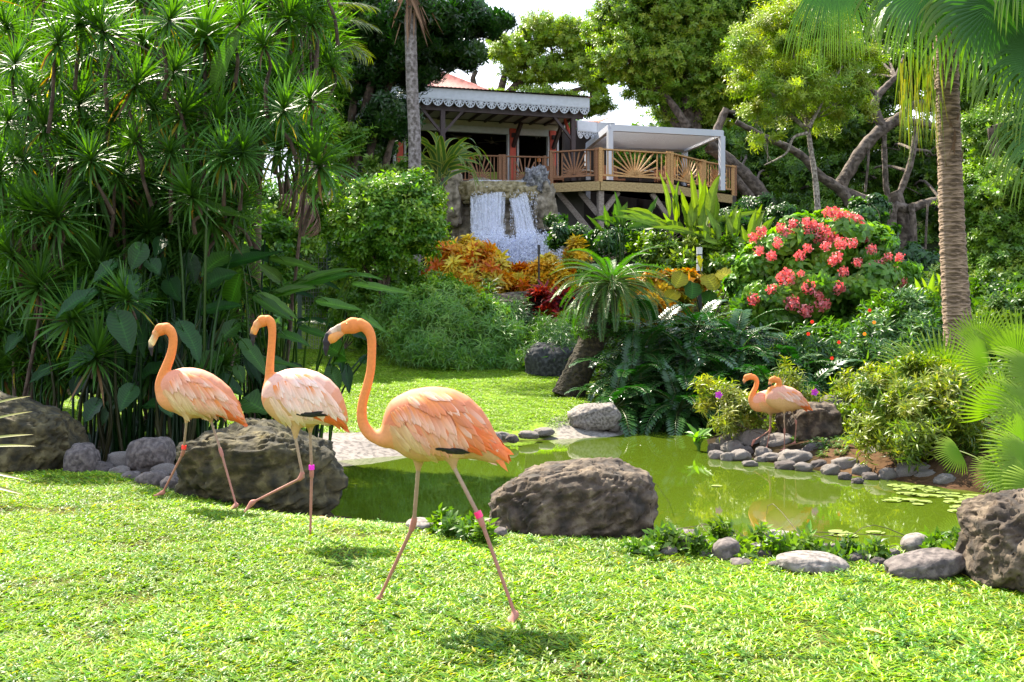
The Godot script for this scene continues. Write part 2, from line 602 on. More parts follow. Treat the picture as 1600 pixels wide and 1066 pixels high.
func build_building() -> void:
	var wood_t := noise_tex("grain", 0.03, 4, [[0.2, Color(0.55, 0.5, 0.45)], [0.8, Color(1.2, 1.15, 1.1)]], 256)
	var dark := solid("dark timber", Color(0.045, 0.024, 0.024), 0.6, wood_t, 2.0)
	var white := solid("white paint", Color(0.46, 0.47, 0.50), 0.55, noise_tex("faint", 0.02, 3, [[0.3, Color(0.9, 0.9, 0.9)], [0.7, Color(1, 1, 1)]], 256), 1.0)
	var cream := solid("cream boards", Color(0.42, 0.39, 0.33), 0.7, tex["faint"], 1.0)
	var coral := solid("coral paint", Color(0.62, 0.085, 0.05), 0.6, tex["faint"], 1.0)
	var tile := solid("red roofing", Color(0.50, 0.20, 0.17), 0.6, wood_t, 0.6)
	var brown := solid("brown timber", Color(0.27, 0.125, 0.055), 0.65, wood_t, 2.5)
	var gold := solid("golden timber", Color(0.52, 0.29, 0.11), 0.65, wood_t, 2.5)
	var beam_m := solid("pale beam timber", Color(0.40, 0.29, 0.13), 0.75, wood_t, 1.5)
	var grey := solid("grey weathered timber", Color(0.27, 0.23, 0.20), 0.85, wood_t, 1.5)
	var gloom := solid("painted gloom", Color(0.03, 0.022, 0.018), 0.8)  # near-black colour stands in for the gloom indoors and below the deck

	var b := thing("pavilion", "open restaurant pavilion with white lace trimmed eaves above the waterfall", "building", bp(4, 4, FLOOR_Y))
	var inv := -b.position
	var sh := Transform3D(Basis(), inv)
	# fascia and trim
	var mb := MB.new()
	mb.bar(bp(-0.05, 0, 9.255), bp(9.0, 0, 9.255), 0.05, 0.35, Color.WHITE)
	mb.bar(bp(-0.03, 0.02, 9.255), bp(-0.03, 8.0, 9.255), 0.05, 0.35, Color.WHITE)
	part("fascia", mb.mesh(), white, b, sh)
	var trim := Node3D.new()
	trim.name = "lace_trim"
	b.add_child(trim)
	trim.position = inv
	lace_row(bp(8.9, -0.01, 9.08), bp(-0.05, -0.01, 9.08), 0.27, white, trim)
	lace_row(bp(-0.05, 0.1, 9.08), bp(-0.05, 6.0, 9.08), 0.27, white, trim)
	# roof sheets
	var rf := part("roof", corrugated(bp(-0.15, -0.12, 9.46), bp(9.1, -0.12, 9.46), bp(9.1, 5.0, 10.0), bp(3.0, 5.0, 10.0), 60, 0.018), tile, b, sh)
	var rb := MB.new()
	for q in [[bp(3.0, 5, 10.0), bp(9.1, 5, 10.0), bp(9.1, 9, 9.5), bp(-0.15, 9, 9.5)], [bp(-0.15, 9, 9.5), bp(-0.15, -0.12, 9.46), bp(3.0, 5, 10.0), bp(3.0, 5.01, 10.0)]]:
		rb.flat_quad(q[0], q[1], q[2], q[3], Color.WHITE)
	part("roof_back", rb.mesh(), tile, b, sh)
	# the taller hip behind
	var apex := at(690, 112, 45.0); var el := at(560, 150, 43.0); var er := at(770, 143, 45.0); var ebk := at(660, 150, 50.0)
	part("upper_roof", corrugated(el, er, apex, apex + Vector3(-1.2, 0, 0), 40, 0.03), tile, b, sh)
	part("upper_roof", corrugated(er, ebk, apex, apex + Vector3(0.01, 0, 0), 30, 0.03), tile, b, sh)
	# ceiling of the verandah
	var pn := 15
	for i in pn:
		var s0 := 0.05 + i * 0.6
		var c := MB.new()
		c.bar(bp(s0 + 0.29, 0.06, 9.0), bp(s0 + 0.29, 2.85, 8.95), 0.52, 0.03, Color.WHITE)
		part("soffit_panel", c.mesh(), cream, b, sh)
		var r := MB.new()
		r.bar(bp(s0, 0.06, 8.97), bp(s0, 2.85, 8.92), 0.075, 0.15, Color.WHITE)
		part("rafter", r.mesh(), dark, b, sh)
	part("eave_beam", _bar(bp(0.1, 0.28, 8.80), bp(9, 0.28, 8.80), 0.14, 0.2), dark, b, sh)
	for s in [0.48, 5.35]:
		part("post", _bar(bp(s, 0.28, FLOOR_Y - 0.2), bp(s, 0.28, 8.72), 0.16, 0.16), dark, b, sh)
		for sg in [-1.0, 1.0]:
			if s < 1.0 and sg < 0: continue
			part("brace", _bar(bp(s + 0.05 * sg, 0.28, 7.95), bp(s + 0.72 * sg, 0.28, 8.72), 0.09, 0.09), dark, b, sh)
	part("brace", _bar(bp(0.48, 0.35, 7.9), bp(0.48, 1.1, 8.8), 0.09, 0.09), coral, b, sh)
	# front wall: header, shutter box, coral piers, jambs
	part("header", _bar(bp(-0.2, 2.95, 8.8), bp(9, 2.95, 8.8), 0.16, 0.2), cream, b, sh)
	part("shutter_box", _bar(bp(0.5, 2.9, 8.57), bp(1.75, 2.9, 8.57), 0.2, 0.24), white, b, sh)
	part("shutter_box", _bar(bp(2.1, 2.9, 8.57), bp(9, 2.9, 8.57), 0.2, 0.24), white, b, sh)
	for s in [0.30, 1.92, 6.3]:
		part("pier", _bar(bp(s, 2.97, FLOOR_Y), bp(s, 2.97, 8.69), 0.24, 0.2), coral, b, sh)
		part("jamb", _bar(bp(s + 0.19, 2.94, FLOOR_Y), bp(s + 0.19, 2.94, 8.45), 0.07, 0.2), white, b, sh)
		part("jamb", _bar(bp(s - 0.19, 2.94, FLOOR_Y), bp(s - 0.19, 2.94, 8.45), 0.07, 0.2), white, b, sh)
		part("bracket", _bar(bp(s, 2.85, 8.0), bp(s - 0.1, 2.2, 8.8), 0.12, 0.14), dark, b, sh)
		part("wall_lamp", _bar(bp(s, 2.84, 8.42), bp(s, 2.72, 8.42), 0.14, 0.16), dark, b, sh)
	# rooms behind
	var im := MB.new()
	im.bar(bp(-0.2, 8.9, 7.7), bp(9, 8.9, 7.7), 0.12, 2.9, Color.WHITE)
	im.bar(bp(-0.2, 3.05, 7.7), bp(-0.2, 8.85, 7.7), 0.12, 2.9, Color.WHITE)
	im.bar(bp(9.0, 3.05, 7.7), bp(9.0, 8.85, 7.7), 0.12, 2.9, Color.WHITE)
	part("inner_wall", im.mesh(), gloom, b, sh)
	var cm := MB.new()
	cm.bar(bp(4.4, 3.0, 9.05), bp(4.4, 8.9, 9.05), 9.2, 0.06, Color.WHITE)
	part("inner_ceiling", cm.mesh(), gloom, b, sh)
	var fl := MB.new()
	fl.bar(bp(4.4, 0.6, FLOOR_Y - 0.1), bp(4.4, 8.9, FLOOR_Y - 0.1), 9.3, 0.2, Color.WHITE)
	part("floor_slab", fl.mesh(), dark, b, sh)
	var fd := MB.new()
	fd.bar(bp(4.4, 0.9, FLOOR_Y - 1.6), bp(4.4, 8.9, FLOOR_Y - 1.6), 9.2, 2.8, Color.WHITE)
	part("base_wall", fd.mesh(), solid("base wall", Color(0.09, 0.08, 0.07), 0.9, tex["faint"], 1.0), b, sh)
	# annex roof on the far side
	mb = MB.new()
	var a0 := at(902, 196, 43.2); var a1 := at(932, 199, 43.8); var a2 := at(960, 199, 48.0)
	mb.bar(a0, a1, 0.06, 0.4, Color.WHITE); mb.bar(a1, a2, 0.06, 0.4, Color.WHITE)
	part("annex_fascia", mb.mesh(), white, b, sh)
	lace_row(a0 - Vector3(0, 0.2, 0), a1 - Vector3(0, 0.2, 0), 0.3, white, trim)
	part("annex_roof", corrugated(a0 + Vector3(-0.1, 0.2, 0), a1 + Vector3(0.1, 0.2, 0), a2 + Vector3(0, 0.5, 0), a0 + Vector3(0, 0.5, -4), 14, 0.02), tile, b, sh)
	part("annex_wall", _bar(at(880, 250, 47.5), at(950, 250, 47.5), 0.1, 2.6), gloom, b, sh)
	# ceiling fans and lamps seen in the dark room
	for q in [[715, 214, 46.0], [768, 222, 46.5], [722, 232, 47.5]]:
		var c := at(q[0], q[1], q[2])
		var fan := thing("ceiling_fan", ["pale ceiling fan deep in the dark dining room, by the dark post", "pale ceiling fan in the middle of the dark dining room", "lowest pale ceiling fan in the dark dining room"][[715, 768, 722].find(q[0])], "ceiling fan", c, "fans in the dining room")
		part("rod", _bar(Vector3(0, 0.08, 0), Vector3(0, 9.0 - c.y, 0), 0.04, 0.04), cream, fan)
		var hub := SphereMesh.new()
		hub.radius = 0.11; hub.height = 0.16; hub.radial_segments = 12; hub.rings = 6
		part("hub", hub, cream, fan)
		for k in 4:
			var a := TAU * k / 4 + 0.4
			var dirn := Vector3(cos(a), 0, sin(a))
			part("fan_blade", _bar(dirn * 0.12, dirn * 0.62, 0.13, 0.015), cream, fan)
	for q in [[766, 258, 43.9], [838, 262, 43.9]]:
		var c := at(q[0], q[1], q[2]); c.y = FLOOR_Y
		var t := thing("cafe_table", "lime green table seen through the railing, " + ("beside the dark opening" if q[0] < 800 else "between the two coral piers"), "table", c, "lime tables on the terrace")
		var lime := solid("lime cloth", Color(0.42, 0.55, 0.10), 0.8)
		part("tablecloth", _bar(Vector3(-0.65, 0.55, 0), Vector3(0.65, 0.55, 0), 0.7, 0.5), lime, t)
		for sx in [-0.55, 0.55]:
			part("leg", _bar(Vector3(sx, 0, 0), Vector3(sx, 0.3, 0), 0.06, 0.06), dark, t)
	for q in [[738, 246, 41.0], [842, 249, 41.7]]:
		var c := at(q[0], q[1], q[2])
		var t := thing("lantern", "small orange lantern on the railing, " + ("farther from the deck" if q[0] < 800 else "next to the deck"), "lantern", c, "orange lanterns")
		var cy := CylinderMesh.new()
		cy.top_radius = 0.05; cy.bottom_radius = 0.08; cy.height = 0.18; cy.radial_segments = 10
		part("shade", cy, solid("orange glass", Color(0.75, 0.22, 0.03), 0.3), t)
		part("cap", _bar(Vector3(0, 0.09, 0), Vector3(0, 0.13, 0), 0.06, 0.06), dark, t)

	# ------------------------------------------------ deck
	var dk := thing("deck", "timber deck on tall posts with sunburst railings beside the pavilion", "deck", at(1000, 280, 41.0))
	var ds := Transform3D(Basis(), -dk.position)
	var c0 := [[716, 40.7], [787, 41.0], [857, 41.3]]
	var c1 := [[861, 40.0], [938, 39.3], [1049, 40.3], [1100, 42.4], [1148, 43.9], [1150, 48.0]]
	var corners := []
	for q in c1:
		var p := at(q[0], 300, q[1]); p.y = FLOOR_Y
		corners.append(p)
	var pf := MB.new()
	var cen: Vector3 = at(1000, 300, 44.5)
	for i in corners.size() - 1:
		for lv in [0.0, -0.12]:
			var k := pf.vert(Vector3(cen.x, FLOOR_Y - 0.02 + lv, cen.z), Vector3.UP, Color.WHITE)
			pf.vert(corners[i] + Vector3(0, lv - 0.02, 0), Vector3.UP, Color.WHITE); pf.vert(corners[i + 1] + Vector3(0, lv - 0.02, 0), Vector3.UP, Color.WHITE)
			pf.tri(k, k + 1, k + 2)
	part("platform", pf.mesh(), brown, dk, ds)
	for i in corners.size() - 1:
		part("edge_beam", _bar(corners[i] - Vector3(0, 0.24, 0), corners[i + 1] - Vector3(0, 0.24, 0), 0.12, 0.32), beam_m, dk, ds)
	for i in 9:
		part("joist", _bar(at(880 + i * 28, 293, 40.6 + absf(i - 3) * 0.3), at(880 + i * 28, 290, 46.5), 0.08, 0.2), brown, dk, ds)
	for q in [[938, 39.45, 0], [1048, 40.45, 1], [1105, 42.5, 2], [1145, 43.8, 1], [905, 44.5, 1], [1000, 45.0, 1]]:
		var top := at(q[0], 292, q[1]); top.y = FLOOR_Y - 0.1
		var bot := top; bot.y = height(top.x, -top.z) - 0.3
		part("support_post", _bar(bot, top, 0.2, 0.2), [grey, dark, beam_m][q[2]], dk, ds)
	for q in [[872, 300, 40.4, 931, 372, 39.6], [906, 300, 40.1, 934, 334, 39.5], [966, 300, 39.8, 942, 332, 39.5], [1018, 302, 40.2, 1046, 342, 40.5], [1112, 330, 42.6, 1118, 312, 42.9], [1094, 318, 42.3, 1103, 330, 42.5]]:
		part("brace", _bar(at(q[0], q[1], q[2]), at(q[3], q[4], q[5]), 0.1, 0.18), grey, dk, ds)
	for run in [[c0, brown], [c1.slice(0, 2), brown], [c1.slice(1, 3), gold], [c1.slice(2, 4), gold], [c1.slice(3, 5), gold], [c1.slice(4, 6), brown]]:
		var cs: Array = run[0]
		for i in cs.size() - 1:
			var a := at(cs[i][0], 300, cs[i][1]); a.y = FLOOR_Y
			var e := at(cs[i + 1][0], 300, cs[i + 1][1]); e.y = FLOOR_Y
			railing(a, e, run[1], dk, ds, 1 if cs[i][0] != 938 else 2)
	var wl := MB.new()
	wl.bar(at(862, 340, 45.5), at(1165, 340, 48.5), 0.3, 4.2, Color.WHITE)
	part("shade_backing", wl.mesh(), gloom, dk, ds)  # added dark sheet: shade of the void under the deck, put into colour
	# ------------------------------------------------ pergola
	var pg := thing("pergola", "white metal pergola with a louvred roof standing on the deck", "pergola", at(1040, 285, 43.5))
	var ps := Transform3D(Basis(), -pg.position)
	var paint := solid("pergola white", Color(0.48, 0.49, 0.53), 0.35)
	var fl2 := at(953, 198, 41.5); var fr2 := at(1128, 207, 42.8); var bl2 := at(918, 228, 45.9); var br2 := at(1070, 234, 46.8)
	for v in [fl2, fr2, bl2, br2]:
		v.y = 8.52
	fl2.y = 8.52; fr2.y = 8.52; bl2.y = 8.52; br2.y = 8.52
	for e in [[fl2, fr2], [bl2, br2], [fl2, bl2], [fr2, br2]]:
		part("beam", _bar(e[0], e[1], 0.16, 0.24), paint, pg, ps)
	for e in [fl2, fr2, bl2, br2]:
		part("post", _bar(Vector3(e.x, FLOOR_Y, e.z), Vector3(e.x, 8.41, e.z), 0.19, 0.19), paint, pg, ps)
	for i in 24:
		var t := (i + 0.7) / 24.6
		var m2 := MB.new()
		var a := fl2.lerp(bl2, t); var e := fr2.lerp(br2, t)
		m2.bar(a + Vector3(0.08, 0, 0), e - Vector3(0.08, 0, 0), 0.10, 0.03, Color.WHITE, Vector3(0, 0.85, 0.5))
		part("louvre", m2.mesh(), paint, pg, ps)
	# chairs and tables on the deck, seen through the railing
	for i in 3:
		var q: Array = [[905, 43.0], [1000, 43.2], [1075, 44.2]][i]
		var c := at(q[0], 280, q[1]); c.y = FLOOR_Y
		var t := thing("deck_table", ["pale round table on the deck beside the dark post", "pale round table under the pergola", "pale round table near the far end of the deck"][i], "table", c, "tables on the deck")
		var top := CylinderMesh.new()
		top.top_radius = 0.55; top.bottom_radius = 0.55; top.height = 0.04; top.radial_segments = 24
		part("tabletop", top, cream, t, Transform3D(Basis(), Vector3(0, 0.74, 0)))
		part("pedestal", _bar(Vector3.ZERO, Vector3(0, 0.72, 0), 0.1, 0.1), dark, t)
		for k in 2:
			var sg := -1.0 if k == 0 else 1.0
			var ch := thing("wicker_chair", "brown wicker chair at the " + ["table beside the dark post", "table under the pergola", "far end table"][i] + (", nearer the waterfall" if k == 0 else ", away from the waterfall"), "chair", c + Vector3(0.85 * sg, 0, 0.1), "wicker chairs on the deck")
			var wick := solid("wicker", Color(0.30, 0.13, 0.06), 0.8, wood_t, 4.0)
			part("seat", _bar(Vector3(-0.25, 0.42, 0), Vector3(0.25, 0.42, 0), 0.5, 0.07), wick, ch)
			part("backrest", _bar(Vector3(0.24 * sg, 0.45, 0), Vector3(0.30 * sg, 0.95, 0), 0.5, 0.05), wick, ch)
			for lx in [-0.22, 0.22]:
				for lz in [-0.2, 0.2]:
					part("leg", _bar(Vector3(lx, 0, lz), Vector3(lx, 0.4, lz), 0.05, 0.05), wick, ch)


func _bar(a: Vector3, b: Vector3, w: float, h: float, c := Color.WHITE) -> ArrayMesh:
	var m := MB.new()
	var up := Vector3.UP
	if absf((b - a).normalized().y) > 0.98: up = BV
	m.bar(a, b, w, h, c, up)
	return m.mesh()


func railing(a: Vector3, b: Vector3, m: Material, parent: Node3D, sh: Transform3D, bursts: int) -> void:
	var r := Node3D.new()
	r.name = "railing"
	parent.add_child(r, true)
	r.transform = sh
	var U := Vector3.UP
	var u := (b - a).normalized()
	var len := a.distance_to(b)
	part("top_rail", _bar(a + U * 1.04, b + U * 1.04, 0.14, 0.05), m, r)
	part("bottom_rail", _bar(a + U * 0.14, b + U * 0.14, 0.06, 0.07), m, r)
	part("rail_post", _bar(a + U * -0.1, a + U * 1.1, 0.13, 0.13), m, r)
	part("rail_post", _bar(b - u * 0.14 + U * -0.1, b - u * 0.14 + U * 1.1, 0.11, 0.11), m, r)
	var side := minf(0.35, len * 0.16)
	for k in 3:
		for e in [a + u * (0.12 + side * k / 2.0), b - u * (0.22 + side * k / 2.0)]:
			part("baluster", _bar(e + U * 0.16, e + U * 1.02, 0.035, 0.035), m, r)
	var l := a + u * (0.16 + side); var q := b - u * (0.26 + side)
	var w := l.distance_to(q)
	var foot := (l + q) * 0.5 + U * 0.17
	var n := 13
	for i in n:
		var an := PI * (i + 0.5) / n
		var dx := cos(an); var dy := sin(an)
		var reach := minf(0.84 / maxf(dy, 0.01), (w * 0.5) / maxf(absf(dx), 0.01))
		part("slat", _bar(foot + u * dx * 0.06 + U * dy * 0.03, foot + u * dx * reach + U * dy * reach, 0.03, 0.05), m, r)


# ---------------------------------------------------------------- rocks
func rock_mesh(seed_: int, seg: int, amp: float, square: float, flat := -0.75, freq := 1.0, size := Vector3.ONE, dents := 0.0) -> ArrayMesh:
	var f := FastNoiseLite.new()
	f.seed = seed_
	f.frequency = 0.8 * freq
	f.fractal_octaves = 5
	var mb := MB.new()
	var rows := seg / 2
	for j in rows + 1:
		var th := PI * j / rows
		for i in seg:
			var ph := TAU * i / seg
			var q := Vector3(sin(th) * cos(ph), cos(th), sin(th) * sin(ph))
			var s := Vector3(signf(q.x) * pow(absf(q.x), square), signf(q.y) * pow(absf(q.y), square), signf(q.z) * pow(absf(q.z), square))
			s *= 1.0 + amp * f.get_noise_3dv(q * 1.3 + Vector3(seed_ * 3.1, 0, 0)) * 1.6
			if s.y < flat: s.y = flat + (s.y - flat) * 0.15
			if dents > 0.0:
				var fine := f.get_noise_3dv(q * Vector3(3.2, 5.5, 3.2) + Vector3(7, seed_, 1))
				var pit := f.get_noise_3dv(q * 13.0 + Vector3(1, seed_, 9))
				s *= 1.0 + dents * (0.45 - 1.5 * pow(maxf(0.0, 1.0 - absf(fine) * 6.0), 1.5) * 0.4) + dents * 0.15 * pit
			mb.vert(s * size, Vector3.ZERO, Color.WHITE)
	for j in rows:
		for i in seg:
			var a := j * seg + i; var b := j * seg + (i + 1) % seg
			mb.quad(a, a + seg, b + seg, b)
	for t in range(0, mb.ix.size(), 3):
		var a := mb.v[mb.ix[t]]; var b := mb.v[mb.ix[t + 1]]; var c := mb.v[mb.ix[t + 2]]
		var n := (c - a).cross(b - a)
		for k in 3: mb.n[mb.ix[t + k]] += n
	for j in [0, rows]:
		var n := Vector3.ZERO
		for i in seg: n += mb.n[j * seg + i]
		for i in seg: mb.n[j * seg + i] = n
	for i in mb.n.size(): mb.n[i] = mb.n[i].normalized()
	return mb.mesh()


func boulder_mat(key: String, a: Color, b: Color, c: Color, scale: float, bump: float, fq := 0.02) -> StandardMaterial3D:
	return solid(key, Color.WHITE, 0.92, noise_tex("t " + key, fq, 7, [[0.18, a], [0.40, a.lerp(b, 0.6)], [0.5, b], [0.58, b * 1.3], [0.8, c]], 512), scale, bump)


func build_waterfall() -> void:
	var m_pale := boulder_mat("pale cliff", Color(0.07, 0.055, 0.035), Color(0.19, 0.155, 0.11), Color(0.33, 0.28, 0.21), 0.35, 6.0)
	var m_ochre := boulder_mat("ochre ledge", Color(0.07, 0.055, 0.02), Color(0.19, 0.15, 0.07), Color(0.30, 0.25, 0.16), 0.5, 6.0)
	var m_grey := boulder_mat("grey crag", Color(0.03, 0.03, 0.032), Color(0.13, 0.125, 0.13), Color(0.33, 0.32, 0.32), 0.6, 9.0)
	# cliff: one rough slope of rock below the terrace
	var list := [
		["rock_cliff", "pale rock face behind the falling water", 790, 372, 39.6, 1.75, 1.9, 0.9, m_pale, 31, 0.20, 0.75],
		["rock_ledge", "ochre stained overhanging ledge the water pours over", 780, 303, 39.0, 1.45, 0.42, 0.8, m_ochre, 12, 0.18, 0.6],
		["rock_crag", "dark rugged grey crag on top of the falls against the railing", 838, 288, 38.9, 0.42, 0.55, 0.5, m_grey, 41, 0.35, 0.8],
		["rock_crag", "grey crag below the dark one at the deck side of the falls", 848, 325, 39.0, 0.42, 0.85, 0.6, m_pale, 44, 0.3, 0.8],
		["rock_pillar", "tall pale grey boulder beside the striped strap leaved plant", 706, 312, 38.9, 0.36, 1.0, 0.5, m_pale, 47, 0.25, 0.7],
		["rock_cliff", "dark damp boulder under the deck side of the falls", 858, 372, 39.3, 0.6, 0.75, 0.6, m_grey, 51, 0.25, 0.75],
		["rock_apron", "rough rock apron at the foot of the falls under the white froth", 805, 412, 38.2, 1.75, 0.75, 0.8, m_pale, 53, 0.3, 0.8]]
	for q in list:
		var mesh := rock_mesh(q[9], 56, q[10], q[11], -0.9, 1.2, Vector3(q[5], q[6], q[7]), 0.10)
		var r := part(q[0], mesh, q[8], self, Transform3D(Basis(), at(q[2], q[3], q[4])))
		tag(r, q[1], "rock", "rocks round the waterfall")
	# falling water: many thin strands
	var wm := StandardMaterial3D.new()
	wm.resource_name = "white water"
	wm.albedo_color = Color(0.97, 0.97, 0.98)
	wm.vertex_color_use_as_albedo = true
	wm.roughness = 0.3
	wm.transparency = BaseMaterial3D.TRANSPARENCY_ALPHA
	wm.albedo_color.a = 0.66
	wm.cull_mode = BaseMaterial3D.CULL_DISABLED
	wm.backlight_enabled = true
	wm.backlight = Color(0.8, 0.82, 0.9)
	var fall := thing("waterfall", "white waterfall in two curtains splashing down the pale rocks", "waterfall", at(790, 400, 38.0))
	var off := -fall.position
	for cur in [[734, 789, 283, 740, 785, 372, 84], [792, 818, 287, 812, 838, 378, 46]]:
		var mb := MB.new()
		for i in cur[6]:
			var t := rng.randf()
			if rng.randf() < 0.5: t = clampf(snappedf(t, 0.17) + rr(-0.06, 0.06), 0.0, 1.0)
			var x0: float = lerpf(cur[0], cur[1], t); var x1: float = lerpf(cur[3], cur[4], t) + rr(-2.5, 2.5)
			var w := rr(0.004, 0.022) if rng.randf() < 0.95 else rr(0.03, 0.06)
			var y1: float = cur[5] + rr(-22, 6)
			var k0 := mb.v.size()
			var s0 := rr(0, 9)
			for s in 9:
				var q := s / 8.0
				var px := lerpf(x0, x1, q) + rr(-0.4, 0.4) + sin(s0 + q * 5.0) * 1.2 * q
				var py: float = lerpf(cur[2], y1, q)
				var d := 38.35 - 0.35 * sqrt(q) - rr(0, 0.06)
				var p := at(px, py, d) + off
				if s == 0: p = at(px, py - 1.5, d + 0.5) + off
				var ww := w * rr(0.5, 1.4) * (1.0 + q * 0.5)
				mb.vert(p - Vector3(ww, 0, 0), Vector3(-0.5, 0.2, 0.8).normalized(), Color.WHITE)
				mb.vert(p + Vector3(ww, 0, 0.01), Vector3(0.5, 0.2, 0.8).normalized(), Color.WHITE)
			for s in 8:
				mb.quad(k0 + s * 2, k0 + s * 2 + 1, k0 + s * 2 + 3, k0 + s * 2 + 2)
		part("water_curtain", mb.mesh(), wm, fall)
	# thin veils of water between the strands
	var vm2: StandardMaterial3D = wm.duplicate()
	vm2.resource_name = "water veil"
	vm2.albedo_color.a = 0.30
	wm.albedo_color.a = 0.55
	for cur in [[734, 790, 738, 788, 374], [791, 819, 810, 841, 380]]:
		var vb := MB.new()
		for lay in 3:
			var k0 := vb.v.size()
			for s in 9:
				var q := s / 8.0
				for i in 13:
					var t := i / 12.0
					var px := lerpf(lerpf(cur[0], cur[2], q), lerpf(cur[1], cur[3], q), t)
					var p := at(px, lerpf(284.0, cur[4] + lay * 5.0, q) - (2.0 if s == 0 else 0.0), 38.3 + lay * 0.06 - 0.4 * sqrt(q) + rr(-0.03, 0.03) + (0.4 if s == 0 else 0.0)) + off
					vb.vert(p, Vector3(rr(-0.5, 0.5), 0.3, 0.8).normalized(), Color.WHITE)
			for s in 8:
				for i in 12:
					if rng.randf() < 0.22 + 0.1 * lay: continue
					var a := k0 + s * 13 + i
					vb.quad(a, a + 1, a + 14, a + 13)
		part("water_veil", vb.mesh(), vm2, fall)
	# froth and spray as small drops
	var drop := SphereMesh.new()
	drop.radius = 1.0; drop.height = 2.0; drop.radial_segments = 6; drop.rings = 3
	var ts := []; var cs := PackedColorArray()
	for i in 15000:
		var q := pow(rng.randf(), 0.75)
		var py := lerpf(360, 418, q)
		var cx := lerpf(797, 806, q); var half := lerpf(46, 84, q)
		var gx := clampf(rng.randfn(0, 0.5), -1.1, 1.1)
		var px := cx + gx * half
		if py < 372 and absf(px - 797) < 10: continue
		var d := rr(36.9, 38.1) - q * 0.5
		var s := rr(0.005, 0.02) if rng.randf() < 0.95 else rr(0.025, 0.045)
		ts.append(Transform3D(Basis().scaled(Vector3(s, s * rr(0.7, 1.6), s)), at(px, py + rr(-6, 6), d) + off))
		cs.append(Color.WHITE)
	for i in 1800:
		var left := rng.randf() < 0.6
		var px := rr(735, 790) if left else rr(796, 840)
		var py := rr(300, 375)
		var s := rr(0.004, 0.014)
		ts.append(Transform3D(Basis().scaled(Vector3(s, s * 2.2, s)), at(px, py, rr(37.6, 38.2)) + off))
		cs.append(Color.WHITE)
	copies("spray", drop, wm, fall, ts, cs)
	for q in [[762, 388, 0.62, 0.5], [830, 386, 0.5, 0.45], [795, 404, 0.85, 0.4], [790, 420, 1.2, 0.5]]:
		var fm := rock_mesh(int(q[0]), 30, 0.5, 0.9, -0.9, 2.5)
		part("froth", fm, vm2, fall, Transform3D(Basis().scaled(Vector3(q[2], q[3], 0.35)), at(q[0], q[1], 37.9) + off))


# ---------------------------------------------------------------- plant kit
var sprigs := {}


func sprig(key: String) -> ArrayMesh:
	if sprigs.has(key): return sprigs[key]
	# leaves on a short twig along +y. number, leaf length, width, stem, spread, bend, fold, shape
	var q: Array = {
		"round": [12, 0.30, 0.15, 0.5, 0.9, 0.5, 0.2, 2], "long": [12, 0.55, 0.12, 0.35, 1.3, 1.2, 0.25, 0], "fine": [16, 0.36, 0.035, 0.9, 0.9, 0.9, 0.2, 0],
		"croton": [15, 0.62, 0.17, 0.45, 0.8, 0.7, 0.3, 0], "small": [16, 0.20, 0.10, 0.8, 1.0, 0.4, 0.2, 2], "willow": [14, 0.34, 0.06, 0.8, 0.9, 0.8, 0.3, 0], "droop": [11, 0.45, 0.18, 0.4, 1.5, 1.3, 0.3, 0],
		"ti": [14, 0.7, 0.13, 0.3, 0.75, 0.9, 0.35, 0]}[key]
	var mb := MB.new()
	var n: int = q[0]
	for i in n:
		var t := (i + 0.5) / n
		var an := i * 2.39996 + rr(-0.3, 0.3)
		var o := Vector3(0, q[3] * (t - 0.3), 0)
		var out := Vector3(cos(an), 0, sin(an))
		var dirn: Vector3 = out * q[4] * (1.15 - t * 0.7) + Vector3.UP * rr(0.35, 0.75)
		var b := rr(0.72, 1.2)
		var c := Color(b * rr(0.9, 1.1), b, b * rr(0.85, 1.1))
		mb.blade(o, dirn, Vector3.UP * 1.2 - out * 0.4, q[1] * rr(0.75, 1.15), q[2] * rr(0.8, 1.15), q[5] * rr(0.6, 1.4), q[6], 2 if key in ["small", "round", "fine"] else 3, c, c, q[7], rr(-0.5, 0.5))
	sprigs[key] = mb.mesh()
	return sprigs[key]


func crown_fill(blobs: Array, n: int, smin: float, smax: float, pal: Array, hang := 0.0, hollow := 0.45) -> Array:
	var ts := []; var cs := PackedColorArray()
	var vol := 0.0
	for b in blobs: vol += pow((b[1] as Vector3).x * (b[1] as Vector3).y * (b[1] as Vector3).z, 0.67)
	for b in blobs:
		var c: Vector3 = b[0]; var r: Vector3 = b[1]
		var k := int(n * pow(r.x * r.y * r.z, 0.67) / vol)
		# each crown lobe is itself made of smaller tufts, with gaps between them
		var tufts := []
		for j in maxi(4, k / 14):
			var u := Vector3(rng.randfn(), rng.randfn(), rng.randfn()).normalized()
			tufts.append([u * lerpf(hollow, 1.0, sqrt(rng.randf())), rr(0.10, 0.27), rng.randf()])
		for j in k:
			var tf: Array = tufts[rng.randi() % tufts.size()]
			var u: Vector3 = tf[0] + Vector3(rng.randfn(), rng.randfn() * 0.7, rng.randfn()) * tf[1] * 0.75
			var p: Vector3 = c + u * r
			var out: Vector3 = (u + Vector3(0, 0.35 - hang, 0) + Vector3(rr(-0.5, 0.5), rr(-0.5, 0.5), rr(-0.5, 0.5))).normalized()
			var s := rr(smin, smax)
			ts.append(Transform3D(basis_y(out, rr(0, TAU), Vector3.ONE * s), p))
			var col: Color = pal[mini(int((tf[2] * 0.7 + rng.randf() * 0.3) * pal.size()), pal.size() - 1)]
			cs.append(vary(col, 0.22))
	return [ts, cs]


